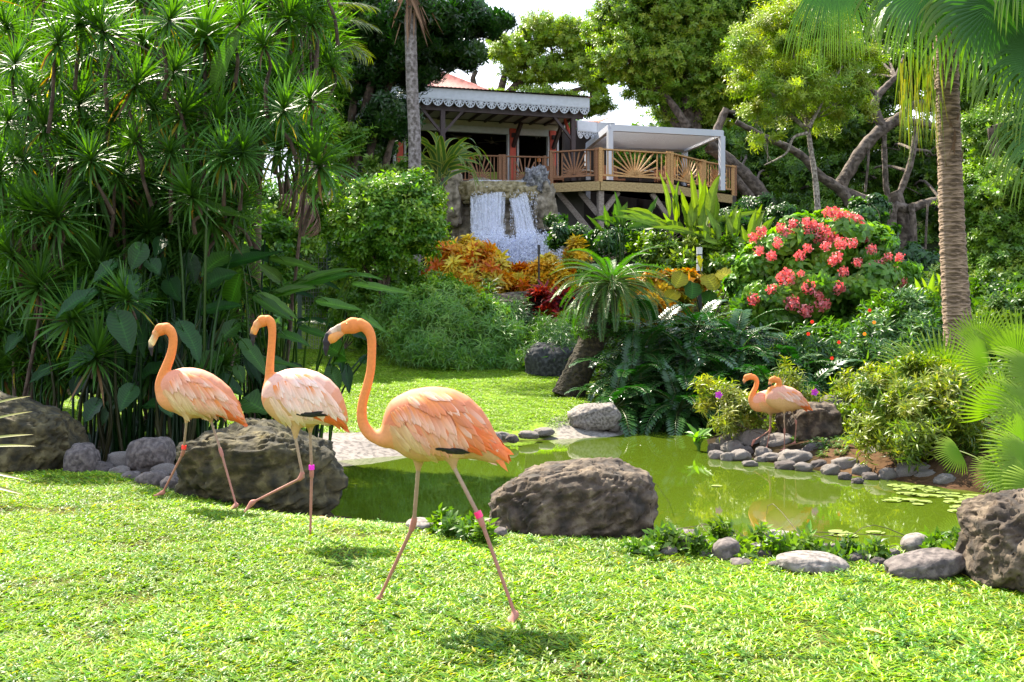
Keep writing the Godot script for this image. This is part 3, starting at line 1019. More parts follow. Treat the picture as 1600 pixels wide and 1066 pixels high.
func limb(mb: MB, a: Vector3, b: Vector3, r0: float, r1: float, sag: float, c: Color) -> void:
	var mid := (a + b) * 0.5 + Vector3(rr(-1, 1), rr(-0.3, 1.0) * sag, rr(-1, 1)) * a.distance_to(b) * 0.12
	var pts := curve_points([a, mid, b], 7)
	var rs := []
	for i in 8: rs.append(lerpf(r0, r1, i / 7.0))
	mb.tube(pts, rs, 6, c, c, false)


func plant(called: String, label: String, category: String, group: String, base: Vector3, trunks: Array, blobs: Array, n: int, key: String, smin: float, smax: float, pal: Array, leaf: Material, bark: Material, stem_r := 0.05, hang := 0.0, hollow := 0.45, stems := 1) -> Node3D:
	var t := thing(called, label, category, base, group)
	var ends := []
	for tr in trunks:
		var pts: Array = curve_points(tr[0], maxi(8, tr[0].size() * 4))
		var rs := []
		var loc := []
		for i in pts.size():
			rs.append(lerpf(tr[1], tr[2], float(i) / (pts.size() - 1)) * (1.0 + 0.08 * sin(i * 2.1)))
			loc.append(pts[i] - base)
			if i > pts.size() / 3: ends.append([pts[i], rs[i]])
		var mb := MB.new()
		mb.tube(loc, rs, 10, Color.WHITE, Color.WHITE)
		part("trunk" if tr == trunks[0] else "limb", mb.mesh(), bark, t)
	if ends.is_empty():
		for i in stems:
			ends.append([base + Vector3(rr(-0.1, 0.1), 0, rr(-0.1, 0.1)) * stems, stem_r])
	var br := MB.new()
	for b in blobs:
		var c: Vector3 = b[0]; var r: Vector3 = b[1]
		var best: Array = ends[0]
		for e in ends:
			if (e[0] as Vector3).distance_to(c) + (2.0 if (e[0] as Vector3).y > c.y else 0.0) < (best[0] as Vector3).distance_to(c) + (2.0 if (best[0] as Vector3).y > c.y else 0.0): best = e
		if called == "far_woods": break
		if trunks.is_empty(): best = ends[rng.randi() % ends.size()]
		var r0: float = minf(best[1] * 0.75, maxf(stem_r, 0.02))
		limb(br, best[0] - base, c - base, r0, r0 * 0.45, 1.0, Color.WHITE)
		for i in 7:
			var u := Vector3(rng.randfn(), absf(rng.randfn()) * 0.7, rng.randfn()).normalized()
			limb(br, (best[0] as Vector3).lerp(c, rr(0.55, 1.0)) - base, c + u * r * 0.85 - base, r0 * 0.4, r0 * 0.08, 0.6, Color.WHITE)
	if br.v.size(): part("branches", br.mesh(), bark, t)
	var f := crown_fill(blobs, n, smin, smax, pal, hang, hollow)
	for i in f[0].size():
		f[0][i].origin -= base
	copies("crown" if trunks.size() else "foliage", sprig(key), leaf, t, f[0], f[1])
	return t


func pxblobs(list: Array) -> Array:
	# px, py, distance, radius px, flatness, depth of the blob
	var out := []
	for q in list:
		var r: float = q[3] * q[2] / F
		out.append([at(q[0], q[1], q[2]), Vector3(r, r * (q[4] if q.size() > 4 else 0.85), r * (q[5] if q.size() > 5 else 1.0))])
	return out


func pxline(list: Array, d: float) -> Array:
	var out := []
	for q in list: out.append(at(q[0], q[1], q[2] if q.size() > 2 else d))
	return out


func fan_mesh(n: int, span: float, radius: float, droop: float, joined: float, segs := 7, c0 := Color.WHITE, c1 := Color.WHITE) -> ArrayMesh:
	# a palm fan: the hub at the origin, the middle rib along +y, the upper face towards +z
	var mb := MB.new()
	for i in n:
		var a := lerpf(-span * 0.5, span * 0.5, (i + 0.5) / n)
		var dirn := Vector3(sin(a), cos(a), 0.0)
		var wid := 2.0 * radius * joined * tan(span / n * 0.55)
		var len := radius * (0.82 + 0.18 * cos(a * 0.8)) * rr(0.93, 1.05)
		var p := Vector3.ZERO
		var first := mb.v.size()
		var side := dirn.cross(Vector3(0, 0, 1)).normalized()
		var d2 := dirn
		for s in segs + 1:
			var t := float(s) / segs
			var w := wid * 0.5 * (t / joined if t < joined else pow(1.0 - (t - joined) / (1.0 - joined), 0.75) + 0.02)
			var u := side.cross(d2).normalized()
			if u.z < 0: u = -u
			var e := -u * w * 0.55
			var col := c0.lerp(c1, t)
			mb.vert(p - side * w + e, (u - side * 0.5).normalized(), col); mb.vert(p, u, col); mb.vert(p + side * w + e, (u + side * 0.5).normalized(), col)
			if t >= joined * 0.8: d2 = (d2 + Vector3(0, 0, -1) * droop / segs * rr(0.8, 1.2)).normalized()
			else: d2 = (d2 + Vector3(0, 0, -0.25) / segs).normalized()
			p += d2 * len / segs
		for s in segs:
			var k := first + s * 3
			mb.quad(k, k + 3, k + 4, k + 1); mb.quad(k + 1, k + 4, k + 5, k + 2)
	return mb.mesh()


func drooping_fan(hub: Vector3, axis_: Vector3, face: Vector3, radius: float, n: int, span: float, droop: float, joined: float, c0: Color, c1: Color, limp := 0.0) -> ArrayMesh:
	# like fan_mesh but built in place, its free tips hanging towards the ground
	var mb := MB.new()
	var y := axis_.normalized(); var z := (face - y * face.dot(y)).normalized(); var x := y.cross(z)
	var segs := 9
	for i in n:
		var a := lerpf(-span * 0.5, span * 0.5, (i + 0.5) / n)
		var dirn := (x * sin(a) + y * cos(a) + z * 0.08).normalized()
		var wid := 2.0 * radius * joined * tan(span / n * 0.55)
		var len := radius * (0.85 + 0.15 * cos(a)) * rr(0.9, 1.08)
		var side := dirn.cross(z).normalized()
		var p := hub
		var d2 := dirn
		var first := mb.v.size()
		var kink := rr(0.7, 1.3)
		for s in segs + 1:
			var t := float(s) / segs
			var w := wid * 0.5 * (t / joined if t < joined else pow(1.0 - (t - joined) / (1.0 - joined), 0.6) + 0.02)
			var u := side.cross(d2).normalized()
			var e := -u * w * 0.55
			var col := c0.lerp(c1, smoothstep(joined, 1.0, t))
			mb.vert(p - side * w + e, (u - side * 0.5).normalized(), col); mb.vert(p, u, col); mb.vert(p + side * w + e, (u + side * 0.5).normalized(), col)
			if t > joined: d2 = (d2 + Vector3.DOWN * droop * kink / segs * 3.0).normalized()
			else: d2 = (d2 + Vector3.DOWN * limp / segs).normalized()
			side = (side - d2 * side.dot(d2)).normalized()
			p += d2 * len / segs
		for s in segs:
			var k := first + s * 3
			mb.quad(k, k + 3, k + 4, k + 1); mb.quad(k + 1, k + 4, k + 5, k + 2)
	return mb.mesh()


func pinnate(length: float, pairs: int, leaflet: float, width: float, droop: float, vee: float, sweep: float, c0: Color, c1: Color, rach: Color, start := 0.12, shape := 0, sag := 0.3, segs := 2) -> ArrayMesh:
	# a feather leaf: base at the origin, along +y, upper face towards +z, arching away from +z
	var mb := MB.new()
	var pts := []; var rs := []; var dirs := []
	var d := Vector3(0, 1, 0); var p := Vector3.ZERO
	var n := 14
	for i in n + 1:
		pts.append(p); dirs.append(d); rs.append(lerpf(0.012, 0.003, float(i) / n) * length)
		d = d.rotated(Vector3.RIGHT, -droop / n * (0.5 + float(i) / n))
		p += d * length / n
	mb.tube(pts, rs, 4, rach, rach, false)
	for i in pairs:
		var t := lerpf(start, 0.99, (i + 0.5) / pairs)
		var f := t * n
		var k := mini(int(f), n - 1)
		var o: Vector3 = (pts[k] as Vector3).lerp(pts[k + 1], f - k)
		var dd: Vector3 = dirs[k]
		var up := Vector3.RIGHT.cross(dd)
		var l := leaflet * pow(maxf(sin(PI * lerpf(0.18, 0.93, t)), 0.05), 0.7) * rr(0.92, 1.06)
		for sg in [-1.0, 1.0]:
			var out: Vector3 = (Vector3.RIGHT * sg + dd * (sweep + t * 0.5) + up * vee).normalized()
			mb.blade(o, out, up, l, width, sag * rr(0.7, 1.3), 0.2, segs, c0 * rr(0.85, 1.15), c1, shape)
	return mb.mesh()


func orient(y: Vector3, z: Vector3, s := 1.0) -> Basis:
	var b := y.normalized()
	var c := (z - b * z.dot(b)).normalized()
	return Basis(b.cross(c) * s, b * s, c * s)


func big_leaf(parent: Node3D, m: Material, a: Vector3, b: Vector3, width: float, face: Vector3, col: Color, fold := 0.35, arch := 0.25, stem_from := Vector3.INF, shape := 5) -> void:
	# a banana-like leaf from a to b, its upper side towards face, with a raised rib and a stalk
	var mb := MB.new()
	var l := a.distance_to(b)
	var dirn := (b - a).normalized()
	var up := (face - dirn * face.dot(dirn)).normalized()
	var side := dirn.cross(up)
	var bow := rr(-0.08, 0.08)
	var n := 16
	var rip := []
	for i in n + 1: rip.append(rr(0.78, 1.0) if rng.randf() < 0.2 else rr(0.96, 1.0))
	for i in n + 1:
		var t := float(i) / n
		var p := a + dirn * l * t + up * arch * l * sin(PI * t * 0.9)
		var w := width * 0.5 * MB.outline(shape, t)
		var c := col * rr(0.93, 1.07)
		var wave := sin(t * 19.0 + l * 9.0) * 0.05 * width
		p += side * sin(t * 2.6) * l * bow
		mb.vert(p - side * w * rip[i] + up * (w * fold + wave), (up + side * fold).normalized(), c, Vector2(0, t * l / width))
		mb.vert(p - side * w * 0.5 + up * (w * fold * 0.4 - wave * 0.5), (up + side * fold * 0.8).normalized(), c * 1.05, Vector2(0.25, t * l / width))
		mb.vert(p, up, c * 1.35, Vector2(0.5, t * l / width))
		mb.vert(p + side * w * 0.5 + up * (w * fold * 0.4 + wave * 0.5), (up - side * fold * 0.8).normalized(), c * 1.05, Vector2(0.75, t * l / width))
		mb.vert(p + side * w * rip[n - i] + up * (w * fold - wave), (up - side * fold).normalized(), c, Vector2(1, t * l / width))
	for i in n:
		for k in 4:
			var q := i * 5 + k
			mb.quad(q, q + 5, q + 6, q + 1)
	if stem_from != Vector3.INF:
		var mid := (stem_from + a) * 0.5
		mid = Vector3(lerpf(stem_from.x, a.x, 0.3), lerpf(stem_from.y, a.y, 0.62), lerpf(stem_from.z, a.z, 0.3))
		var pts := curve_points([stem_from, mid, a, a + dirn * l * 0.3 + up * arch * l * 0.7], 10)
		var rs := []
		for i in 11: rs.append(lerpf(0.018, 0.005, i / 10.0))
		mb.tube(pts, rs, 5, col * 0.7, col * 1.1, false)
	part("leaf", mb.mesh(), m, parent)


func veined(m: StandardMaterial3D) -> StandardMaterial3D:
	# side veins running from the midrib to the margin, as colour and relief
	if not tex.has("veins"):
		var im := Image.create(128, 128, false, Image.FORMAT_RGB8)
		for y in 128:
			for x in 128:
				var u := absf(x / 127.0 - 0.5) * 2.0
				var v := fposmod((y / 128.0 + u * u * 0.16) * 8.0, 1.0)
				var vein := exp(-pow((v - 0.5) / 0.10, 2.0))
				var rib := exp(-pow(u / 0.05, 2.0))
				var b := 0.80 + 0.12 * sin(v * TAU) * 0.5 + 0.18 * vein * (1.0 - u * 0.6) + 0.2 * rib
				b = clampf(b, 0.0, 1.0)
				im.set_pixel(x, y, Color(b, b, b))
		tex["veins"] = ImageTexture.create_from_image(im)
	m.albedo_texture = tex["veins"]
	m.heightmap_enabled = true
	m.heightmap_texture = tex["veins"]
	m.heightmap_scale = 0.8
	return m


func build_trees() -> void:
	var bark := solid("grey brown bark", Color(0.15, 0.115, 0.09), 0.95, noise_tex("bark", 0.014, 7, [[0.25, Color(0.25, 0.23, 0.2)], [0.5, Color(0.62, 0.6, 0.57)], [0.75, Color(1, 1, 1)]], 512), 0.5, 7.0)
	var pale := solid("pale bark", Color(0.36, 0.31, 0.26), 0.9, tex["bark"], 1.2, 2.0)
	var dusk := solid("dark bark", Color(0.11, 0.075, 0.055), 0.95, tex["bark"], 0.5, 7.0)
	var lf := leaf_mat("leaf bright", 0.4, Color(0.95, 1.0, 0.2))
	var lg := leaf_mat("leaf glossy", 0.3, Color(0.7, 0.9, 0.15))
	var deep := [Color(0.035, 0.085, 0.018), Color(0.05, 0.11, 0.02), Color(0.07, 0.14, 0.025)]
	var mid := [Color(0.11, 0.23, 0.025), Color(0.16, 0.30, 0.03), Color(0.22, 0.37, 0.04)]
	var light := [Color(0.22, 0.36, 0.03), Color(0.32, 0.44, 0.045), Color(0.40, 0.49, 0.06)]
	var g := "trees round the garden"

	# far wooded slope
	var wall := []
	for i in 30:
		var px := -150.0 + i * 66.0
		if px > 560 and px < 1060: continue
		var d := rr(78, 92)
		wall.append([px, rr(60, 175), d, rr(70, 95), 0.9])
	for i in 16:
		wall.append([rr(500, 1700), rr(250, 280), rr(66, 74), 70, 0.7])
	var far_wood := plant("far_woods", "distant dark woods closing the view behind the garden", "woods", "", on_ground(1100, 85), [], pxblobs(wall), 9000, "round", 1.3, 2.2, deep + mid, lf, dusk, 0.3, 0.0, 0.3)
	far_wood.set_meta("kind", "stuff")

	var low := []
	for i in 9: low.append([640.0 + i * 30.0, 196.0 + (i % 3) * 6.0, 70.0, 30.0, 0.7])
	plant("far_hedge", "low line of distant trees seen between the pavilion roof and the rain tree", "trees", "", on_ground(850, 70), [], pxblobs(low), 4200, "round", 0.5, 0.9, mid, lf, dusk, 0.1, 0.0, 0.3, 5).set_meta("kind", "stuff")
	plant("rain_tree", "spreading rain tree with flat layered crown behind the pavilion roof", "tree", g, on_ground(775, 62),
		[[pxline([[775, 300], [772, 200], [768, 170]], 62), 0.5, 0.38], [pxline([[770, 180], [800, 140], [845, 105], [880, 95]], 62), 0.3, 0.1], [pxline([[768, 180], [740, 130], [745, 110]], 62), 0.22, 0.1], [pxline([[772, 190], [850, 165], [905, 140], [940, 138]], 61), 0.28, 0.08], [pxline([[775, 175], [790, 110], [800, 80]], 62), 0.25, 0.08]],
		pxblobs([[800, 78, 62, 42, 0.55], [852, 48, 62, 42, 0.6], [900, 62, 62, 40, 0.6], [765, 155, 61, 28, 0.4], [832, 112, 62, 42, 0.5], [888, 108, 62, 40, 0.5], [940, 122, 61, 36, 0.6], [850, 160, 61, 50, 0.35], [925, 165, 60, 30, 0.5], [948, 80, 62, 30, 0.6], [815, 175, 63, 50, 0.4]]), 7500, "round", 0.42, 0.8, light, lf, dusk, 0.10)
	plant("tall_tree", "tall dense bright green tree behind the pergola", "tree", g, on_ground(1075, 52),
		[[pxline([[1078, 330], [1075, 210], [1072, 120], [1066, 40]], 52), 0.42, 0.2], [pxline([[1078, 260], [1090, 190], [1096, 120], [1120, 60]], 52), 0.3, 0.12], [pxline([[1075, 200], [1040, 150], [1000, 120]], 51), 0.22, 0.08], [pxline([[1078, 220], [1040, 170], [1020, 120], [1012, 60]], 52), 0.22, 0.08]],
		pxblobs([[1000, 25, 52, 62], [1075, 20, 52, 75], [1150, 40, 52, 75], [1225, 20, 53, 75], [975, 85, 51, 46], [1045, 95, 52, 62], [1125, 115, 52, 66], [1200, 110, 52, 66], [1015, 140, 51, 36, 0.6], [1075, 172, 53, 55, 0.7], [1150, 185, 53, 55, 0.8], [960, 40, 53, 40], [1100, -40, 52, 70], [1000, -40, 52, 60]]), 26000, "round", 0.42, 0.75, mid.slice(1) + light, lf, bark, 0.12)
	plant("slender_tree", "slender yellowish tree with thin pale branches in front of the twisted fig", "tree", g, on_ground(1277, 37),
		[[pxline([[1279, 340], [1274, 280], [1266, 225], [1258, 170], [1246, 110], [1230, 50]], 37), 0.11, 0.03], [pxline([[1264, 205], [1225, 170], [1195, 130], [1160, 90]], 37), 0.08, 0.03], [pxline([[1262, 200], [1240, 150], [1215, 115], [1190, 70]], 37.3), 0.07, 0.02], [pxline([[1264, 200], [1290, 150], [1318, 100]], 36.6), 0.07, 0.02], [pxline([[1262, 208], [1240, 215], [1228, 240], [1195, 258]], 36.5), 0.06, 0.02], [pxline([[1266, 190], [1300, 165], [1335, 155]], 37), 0.05, 0.02]],
		pxblobs([[1230, 30, 37, 40, 0.7], [1295, 35, 37, 36, 0.7], [1215, 175, 37, 26, 0.6], [1290, 182, 37, 30, 0.6], [1335, 165, 37, 26, 0.6], [1165, 75, 37, 32, 0.7], [1205, 60, 37, 45, 0.7], [1262, 70, 37, 48, 0.7], [1320, 75, 37, 42, 0.7], [1185, 125, 37, 40, 0.7], [1240, 130, 36, 48, 0.7], [1300, 130, 37, 45, 0.7], [1175, 185, 36, 22, 0.7], [1195, 215, 36, 18, 0.6], [1345, 105, 37, 32, 0.7]]), 4200, "willow", 0.36, 0.65, light + [Color(0.30, 0.33, 0.03)], lf, pale, 0.03)
	var fig := plant("fig_tree", "twisted old fig tree with bare curving limbs and hanging roots", "tree", g, on_ground(1410, 42),
		[[pxline([[1412, 430], [1412, 360], [1404, 320], [1396, 300]], 42), 0.34, 0.24], [pxline([[1400, 330], [1318, 300], [1330, 262], [1352, 228], [1380, 199]], 42), 0.26, 0.22],
		[pxline([[1380, 201], [1367, 170], [1372, 150], [1386, 134], [1400, 120]], 42), 0.2, 0.09], [pxline([[1378, 203], [1400, 187], [1414, 176], [1430, 162], [1445, 160]], 42), 0.22, 0.09], [pxline([[1395, 192], [1420, 190], [1457, 196], [1480, 200]], 42), 0.16, 0.1],
		[pxline([[1330, 320], [1312, 296], [1280, 274], [1258, 248], [1230, 230], [1190, 212], [1150, 190]], 41.5), 0.21, 0.1], [pxline([[1432, 198], [1428, 230], [1420, 265], [1402, 312]], 42), 0.11, 0.13], [pxline([[1381, 205], [1383, 260], [1386, 300], [1398, 325]], 42), 0.1, 0.12], [pxline([[1358, 222], [1356, 260], [1352, 300]], 41.8), 0.05, 0.05],
		[pxline([[1398, 322], [1420, 326], [1445, 318], [1470, 312]], 41.8), 0.2, 0.14], [pxline([[1396, 320], [1392, 370], [1390, 430]], 41.6), 0.16, 0.2], [pxline([[1424, 318], [1428, 370], [1424, 430]], 41.5), 0.12, 0.14], [pxline([[1450, 318], [1448, 345], [1446, 390]], 41.5), 0.04, 0.05], [pxline([[1372, 150], [1350, 130], [1328, 118]], 42), 0.1, 0.05], [pxline([[1106, 226], [1150, 262], [1185, 300], [1215, 350]], 44.5), 0.24, 0.4], [pxline([[1125, 252], [1165, 300], [1196, 350]], 44.2), 0.16, 0.25], [pxline([[1110, 240], [1120, 205], [1135, 170]], 44.5), 0.2, 0.14]],
		pxblobs([[1420, 95, 44, 55], [1380, 60, 45, 50], [1450, 40, 44, 60], [1395, 235, 47, 60], [1460, 250, 46, 55], [1330, 200, 47, 60], [1260, 190, 47, 60], [1340, 285, 47, 62], [1270, 290, 46, 60], [1210, 270, 47, 55], [1160, 240, 48, 50], [1460, 130, 44, 45], [1420, 300, 47, 50], [1300, 345, 44, 45], [1240, 340, 45, 45], [1350, 360, 44, 45], [1475, 330, 45, 45], [1360, 150, 47, 30], [1450, 400, 45, 50], [1130, 300, 47, 40], [1300, 20, 50, 60], [1345, 20, 50, 42]]), 24000, "round", 0.38, 0.68, deep.slice(1) + mid + light.slice(0, 1), lf, bark, 0.07)
	plant("shade_tree", "leafy green tree behind the fan palm trunk at the garden edge", "tree", g, on_ground(1570, 27),
		[[pxline([[1575, 470], [1570, 380], [1560, 280], [1550, 200]], 27), 0.2, 0.1]],
		pxblobs([[1545, 300, 27, 55], [1600, 290, 27, 60], [1560, 370, 27, 55], [1620, 380, 27, 60], [1575, 440, 26.5, 55], [1530, 420, 27, 30], [1560, 220, 28, 60], [1620, 200, 28, 60]]), 9000, "round", 0.28, 0.5, mid + light.slice(0, 2), lf, dusk, 0.06)
	plant("corner_tree", "tall tree filling the sky behind the drooping palm fans", "tree", g, on_ground(1560, 48),
		[[pxline([[1560, 400], [1555, 200], [1540, 60]], 48), 0.4, 0.2]],
		pxblobs([[1500, 60, 48, 75], [1590, 50, 48, 80], [1540, 140, 48, 70], [1620, 150, 48, 70], [1510, -20, 48, 70], [1470, 30, 49, 40]]), 11000, "round", 0.42, 0.75, mid, lf, dusk, 0.1)
	plant("dark_tree", "dark glossy tree with big drooping leaves beside the grey palm trunk", "tree", g, on_ground(575, 33.2),
		[[pxline([[545, 320], [555, 240], [580, 130], [610, 40]], 33.2), 0.16, 0.1], [pxline([[562, 320], [580, 230], [600, 150], [640, 90]], 33.4), 0.15, 0.08], [pxline([[536, 310], [548, 200], [556, 120], [560, 30]], 33.2), 0.14, 0.08], [pxline([[595, 300], [612, 220], [640, 180]], 33.2), 0.12, 0.06], [pxline([[610, 120], [680, 70], [740, 45]], 33.2), 0.1, 0.04]],
		pxblobs([[590, 40, 33.2, 70], [660, 32.2, 31, 62], [720, 35, 33.2, 45], [770, 35, 32.7, 30, 0.7], [565, 120, 33.7, 48], [640, 100, 33.2, 48], [690, 80, 33.2, 36], [735, 85, 32.7, 25, 0.8], [610, 185, 33.2, 42], [575, 230, 34.2, 40], [560, 290, 34.2, 34], [540, -10, 33.2, 40], [650, -10, 33.2, 40], [520, 60, 34.2, 45], [530, 180, 34.7, 40]]), 7500, "long", 0.34, 0.6, [Color(0.018, 0.06, 0.016), Color(0.03, 0.085, 0.018), Color(0.05, 0.12, 0.02)], lg, dusk, 0.05, 0.7, 0.3)

	# tall grey palm left of the pavilion
	var pt := on_ground(646, 30)
	var palm := thing("tall_palm", "tall grey trunked palm with a brown skirt of dead fronds", "palm", pt, "")
	var pts := curve_points([pt - pt, at(648, 240, 30) - pt, at(643, 110, 30) - pt, at(638, -120, 30) - pt], 40)
	var rs := []
	for i in 41: rs.append((0.178 - 0.03 * i / 40.0) * (1.0 + 0.025 * (i % 2)))
	var mb := MB.new()
	mb.tube(pts, rs, 16, Color.WHITE, Color.WHITE)
	part("trunk", mb.mesh(), solid("grey palm bark", Color(0.27, 0.235, 0.23), 0.9, tex["bark"], 1.0, 2.0), palm)
	var dead := leaf_mat("dead frond", 0.8, Color(0.6, 0.45, 0.3))
	for i in 46:
		var top := at(638 + rr(-12, 14), rr(-34, -14), 30 + rr(-0.4, 0.3)) - pt
		var bl := MB.new()
		var out := Vector3(rr(-0.3, 0.55), -1, rr(-0.3, 0.3))
		var c := Color(0.16, 0.095, 0.06) * rr(0.6, 1.5)
		bl.blade(top, out, Vector3(rr(-1, 1), 0, 1), rr(0.9, 1.7), rr(0.04, 0.09), rr(-0.3, 0.4), 0.4, 5, c, c * 1.3, 1, rr(-2, 2))
		part("dead_frond", bl.mesh(), dead, palm)
	var fr := pinnate(3.6, 40, 0.8, 0.05, 1.2, 0.2, 0.5, Color(0.07, 0.13, 0.02), Color(0.3, 0.27, 0.03), Color(0.2, 0.2, 0.04))
	for i in 14:
		var a := TAU * i / 14.0
		part("frond", fr, lf, palm, Transform3D(orient(Vector3(cos(a), rr(-0.4, 0.7), sin(a)), Vector3.UP), at(638, -125, 30) - pt))

	# fan palm on the near bank
	var fp := on_ground(1503, 15)
	var fan := thing("fan_palm", "large fan palm with a ringed brown trunk and drooping split fans", "palm", fp, "")
	var tl := [at(1504, 610, 15), at(1497, 520, 15), at(1489, 380, 15), at(1484, 250, 15), at(1479, 120, 15), at(1476, -60, 15)]
	var tw := [26.0, 21.5, 19.5, 18.0, 18.5, 18.0]
	var tp := curve_points(tl, 110); var tr := curve_points(tw, 110)
	mb = MB.new()
	for i in tp.size():
		tp[i] = tp[i] - fp
		var ring: float = fposmod(i * 0.5, 1.0)
		tr[i] = tr[i] * 15.0 / F * (1.0 + (0.05 if i % 2 == 0 else -0.03) + rr(-0.018, 0.018))
	mb.tube(tp, tr, 28, Color.WHITE, Color.WHITE)
	var ringed := solid("ringed palm bark", Color(0.36, 0.25, 0.17), 0.92, tex["bark"], 1.0, 6.0)
	ringed.uv1_scale = Vector3(0.7, 3.2, 0.7)
	part("trunk", mb.mesh(), ringed, fan)
	# old leaf bases on the upper trunk
	for i in 60:
		var t := rr(0.55, 1.0)
		var p: Vector3 = tp[int(t * 110)]
		var a := rr(0, TAU)
		var o := Vector3(cos(a), 0, sin(a))
		var bl := MB.new()
		bl.blade(p + o * 0.14, o * 0.5 + Vector3(rr(-0.3, 0.3), 1, 0), o, rr(0.12, 0.28), rr(0.03, 0.07), 0.5, 0.3, 3, Color(0.17, 0.10, 0.06), Color(0.12, 0.07, 0.04), 4)
		part("leaf_base", bl.mesh(), dead, fan)
	var top := at(1477, -70, 15)
	for q in [
		# hub px, py, d, axis x y z, face x y z, radius, droop, limp, span
		[1556, 6, 14.2, -0.15, -1.0, 0.25, 0.1, 0.35, 1.0, 1.5, 1.1, 0.05, 4.9], [1660, 85, 13.9, -0.95, -0.55, 0.2, 0.1, 0.7, 0.9, 1.55, 1.5, 0.1, 2.6], [1680, 200, 13.6, -0.9, -0.5, 0.2, 0.2, 0.7, 0.8, 1.45, 1.5, 0.15, 2.4],
		[1452, -25, 14.4, -0.3, -0.9, 0.3, 0.0, 0.4, 1.0, 1.35, 1.4, 0.1, 3.2], [1305, -60, 14.6, -0.1, -1.0, 0.1, -0.3, 0.3, 1.0, 1.5, 1.0, 0.2, 1.3], [1590, -20, 15.6, 0.5, -0.9, -0.3, -0.1, 0.6, -0.8, 1.6, 1.3, 0.2, 3.4],
		[1440, 5, 14.9, -0.9, -0.35, 0.1, 0.0, 0.9, 0.4, 0.95, 1.8, 0.2, 2.2], [1600, -60, 14.0, 0.6, -0.5, 0.5, 0, 0.7, 0.7, 1.5, 1.3, 0.2, 3.0]]:
		var hub := at(q[0], q[1], q[2])
		var fm := drooping_fan(hub - fp, Vector3(q[3], q[4], q[5]), Vector3(q[6], q[7], q[8]), q[9], 44, q[12], q[10], 0.40, Color(0.05, 0.14, 0.025), Color(0.17, 0.25, 0.025), q[11])
		part("fan_leaf", fm, leaf_mat("fan leaf", 0.38, Color(0.85, 1.0, 0.12), 0.4), fan)
		var st := MB.new()
		var sp := curve_points([top - fp, (top + hub) * 0.5 + Vector3(0, 0.25, 0) - fp, hub - fp], 8)
		st.tube(sp, [0.03, 0.028, 0.026, 0.024, 0.022, 0.02, 0.018, 0.016, 0.014], 6, Color(0.14, 0.18, 0.04), Color(0.2, 0.24, 0.05), false)
		part("leaf_stalk", st.mesh(), lf, fan)
	# thin yellow threads hanging from old fans
	var th := MB.new()
	for i in 150:
		var o := at(rr(1405, 1475) if i < 200 else rr(1500, 1600), rr(80, 170), rr(14.4, 16.2)) - fp
		var c := Color(0.26, 0.24, 0.02) if rng.randf() < 0.4 else Color(0.14, 0.2, 0.02)
		th.blade(o, Vector3(rr(-0.12, 0.12), -1, rr(-0.1, 0.1)), Vector3(rr(-1, 1), 0, 1), rr(0.4, 0.95), rr(0.012, 0.026), rr(-0.2, 0.2), 0.3, 4, c, c, 4, rr(-3, 3))
	part("hanging_leaf_tips", th.mesh(), lf, fan).set_meta("kind", "stuff")


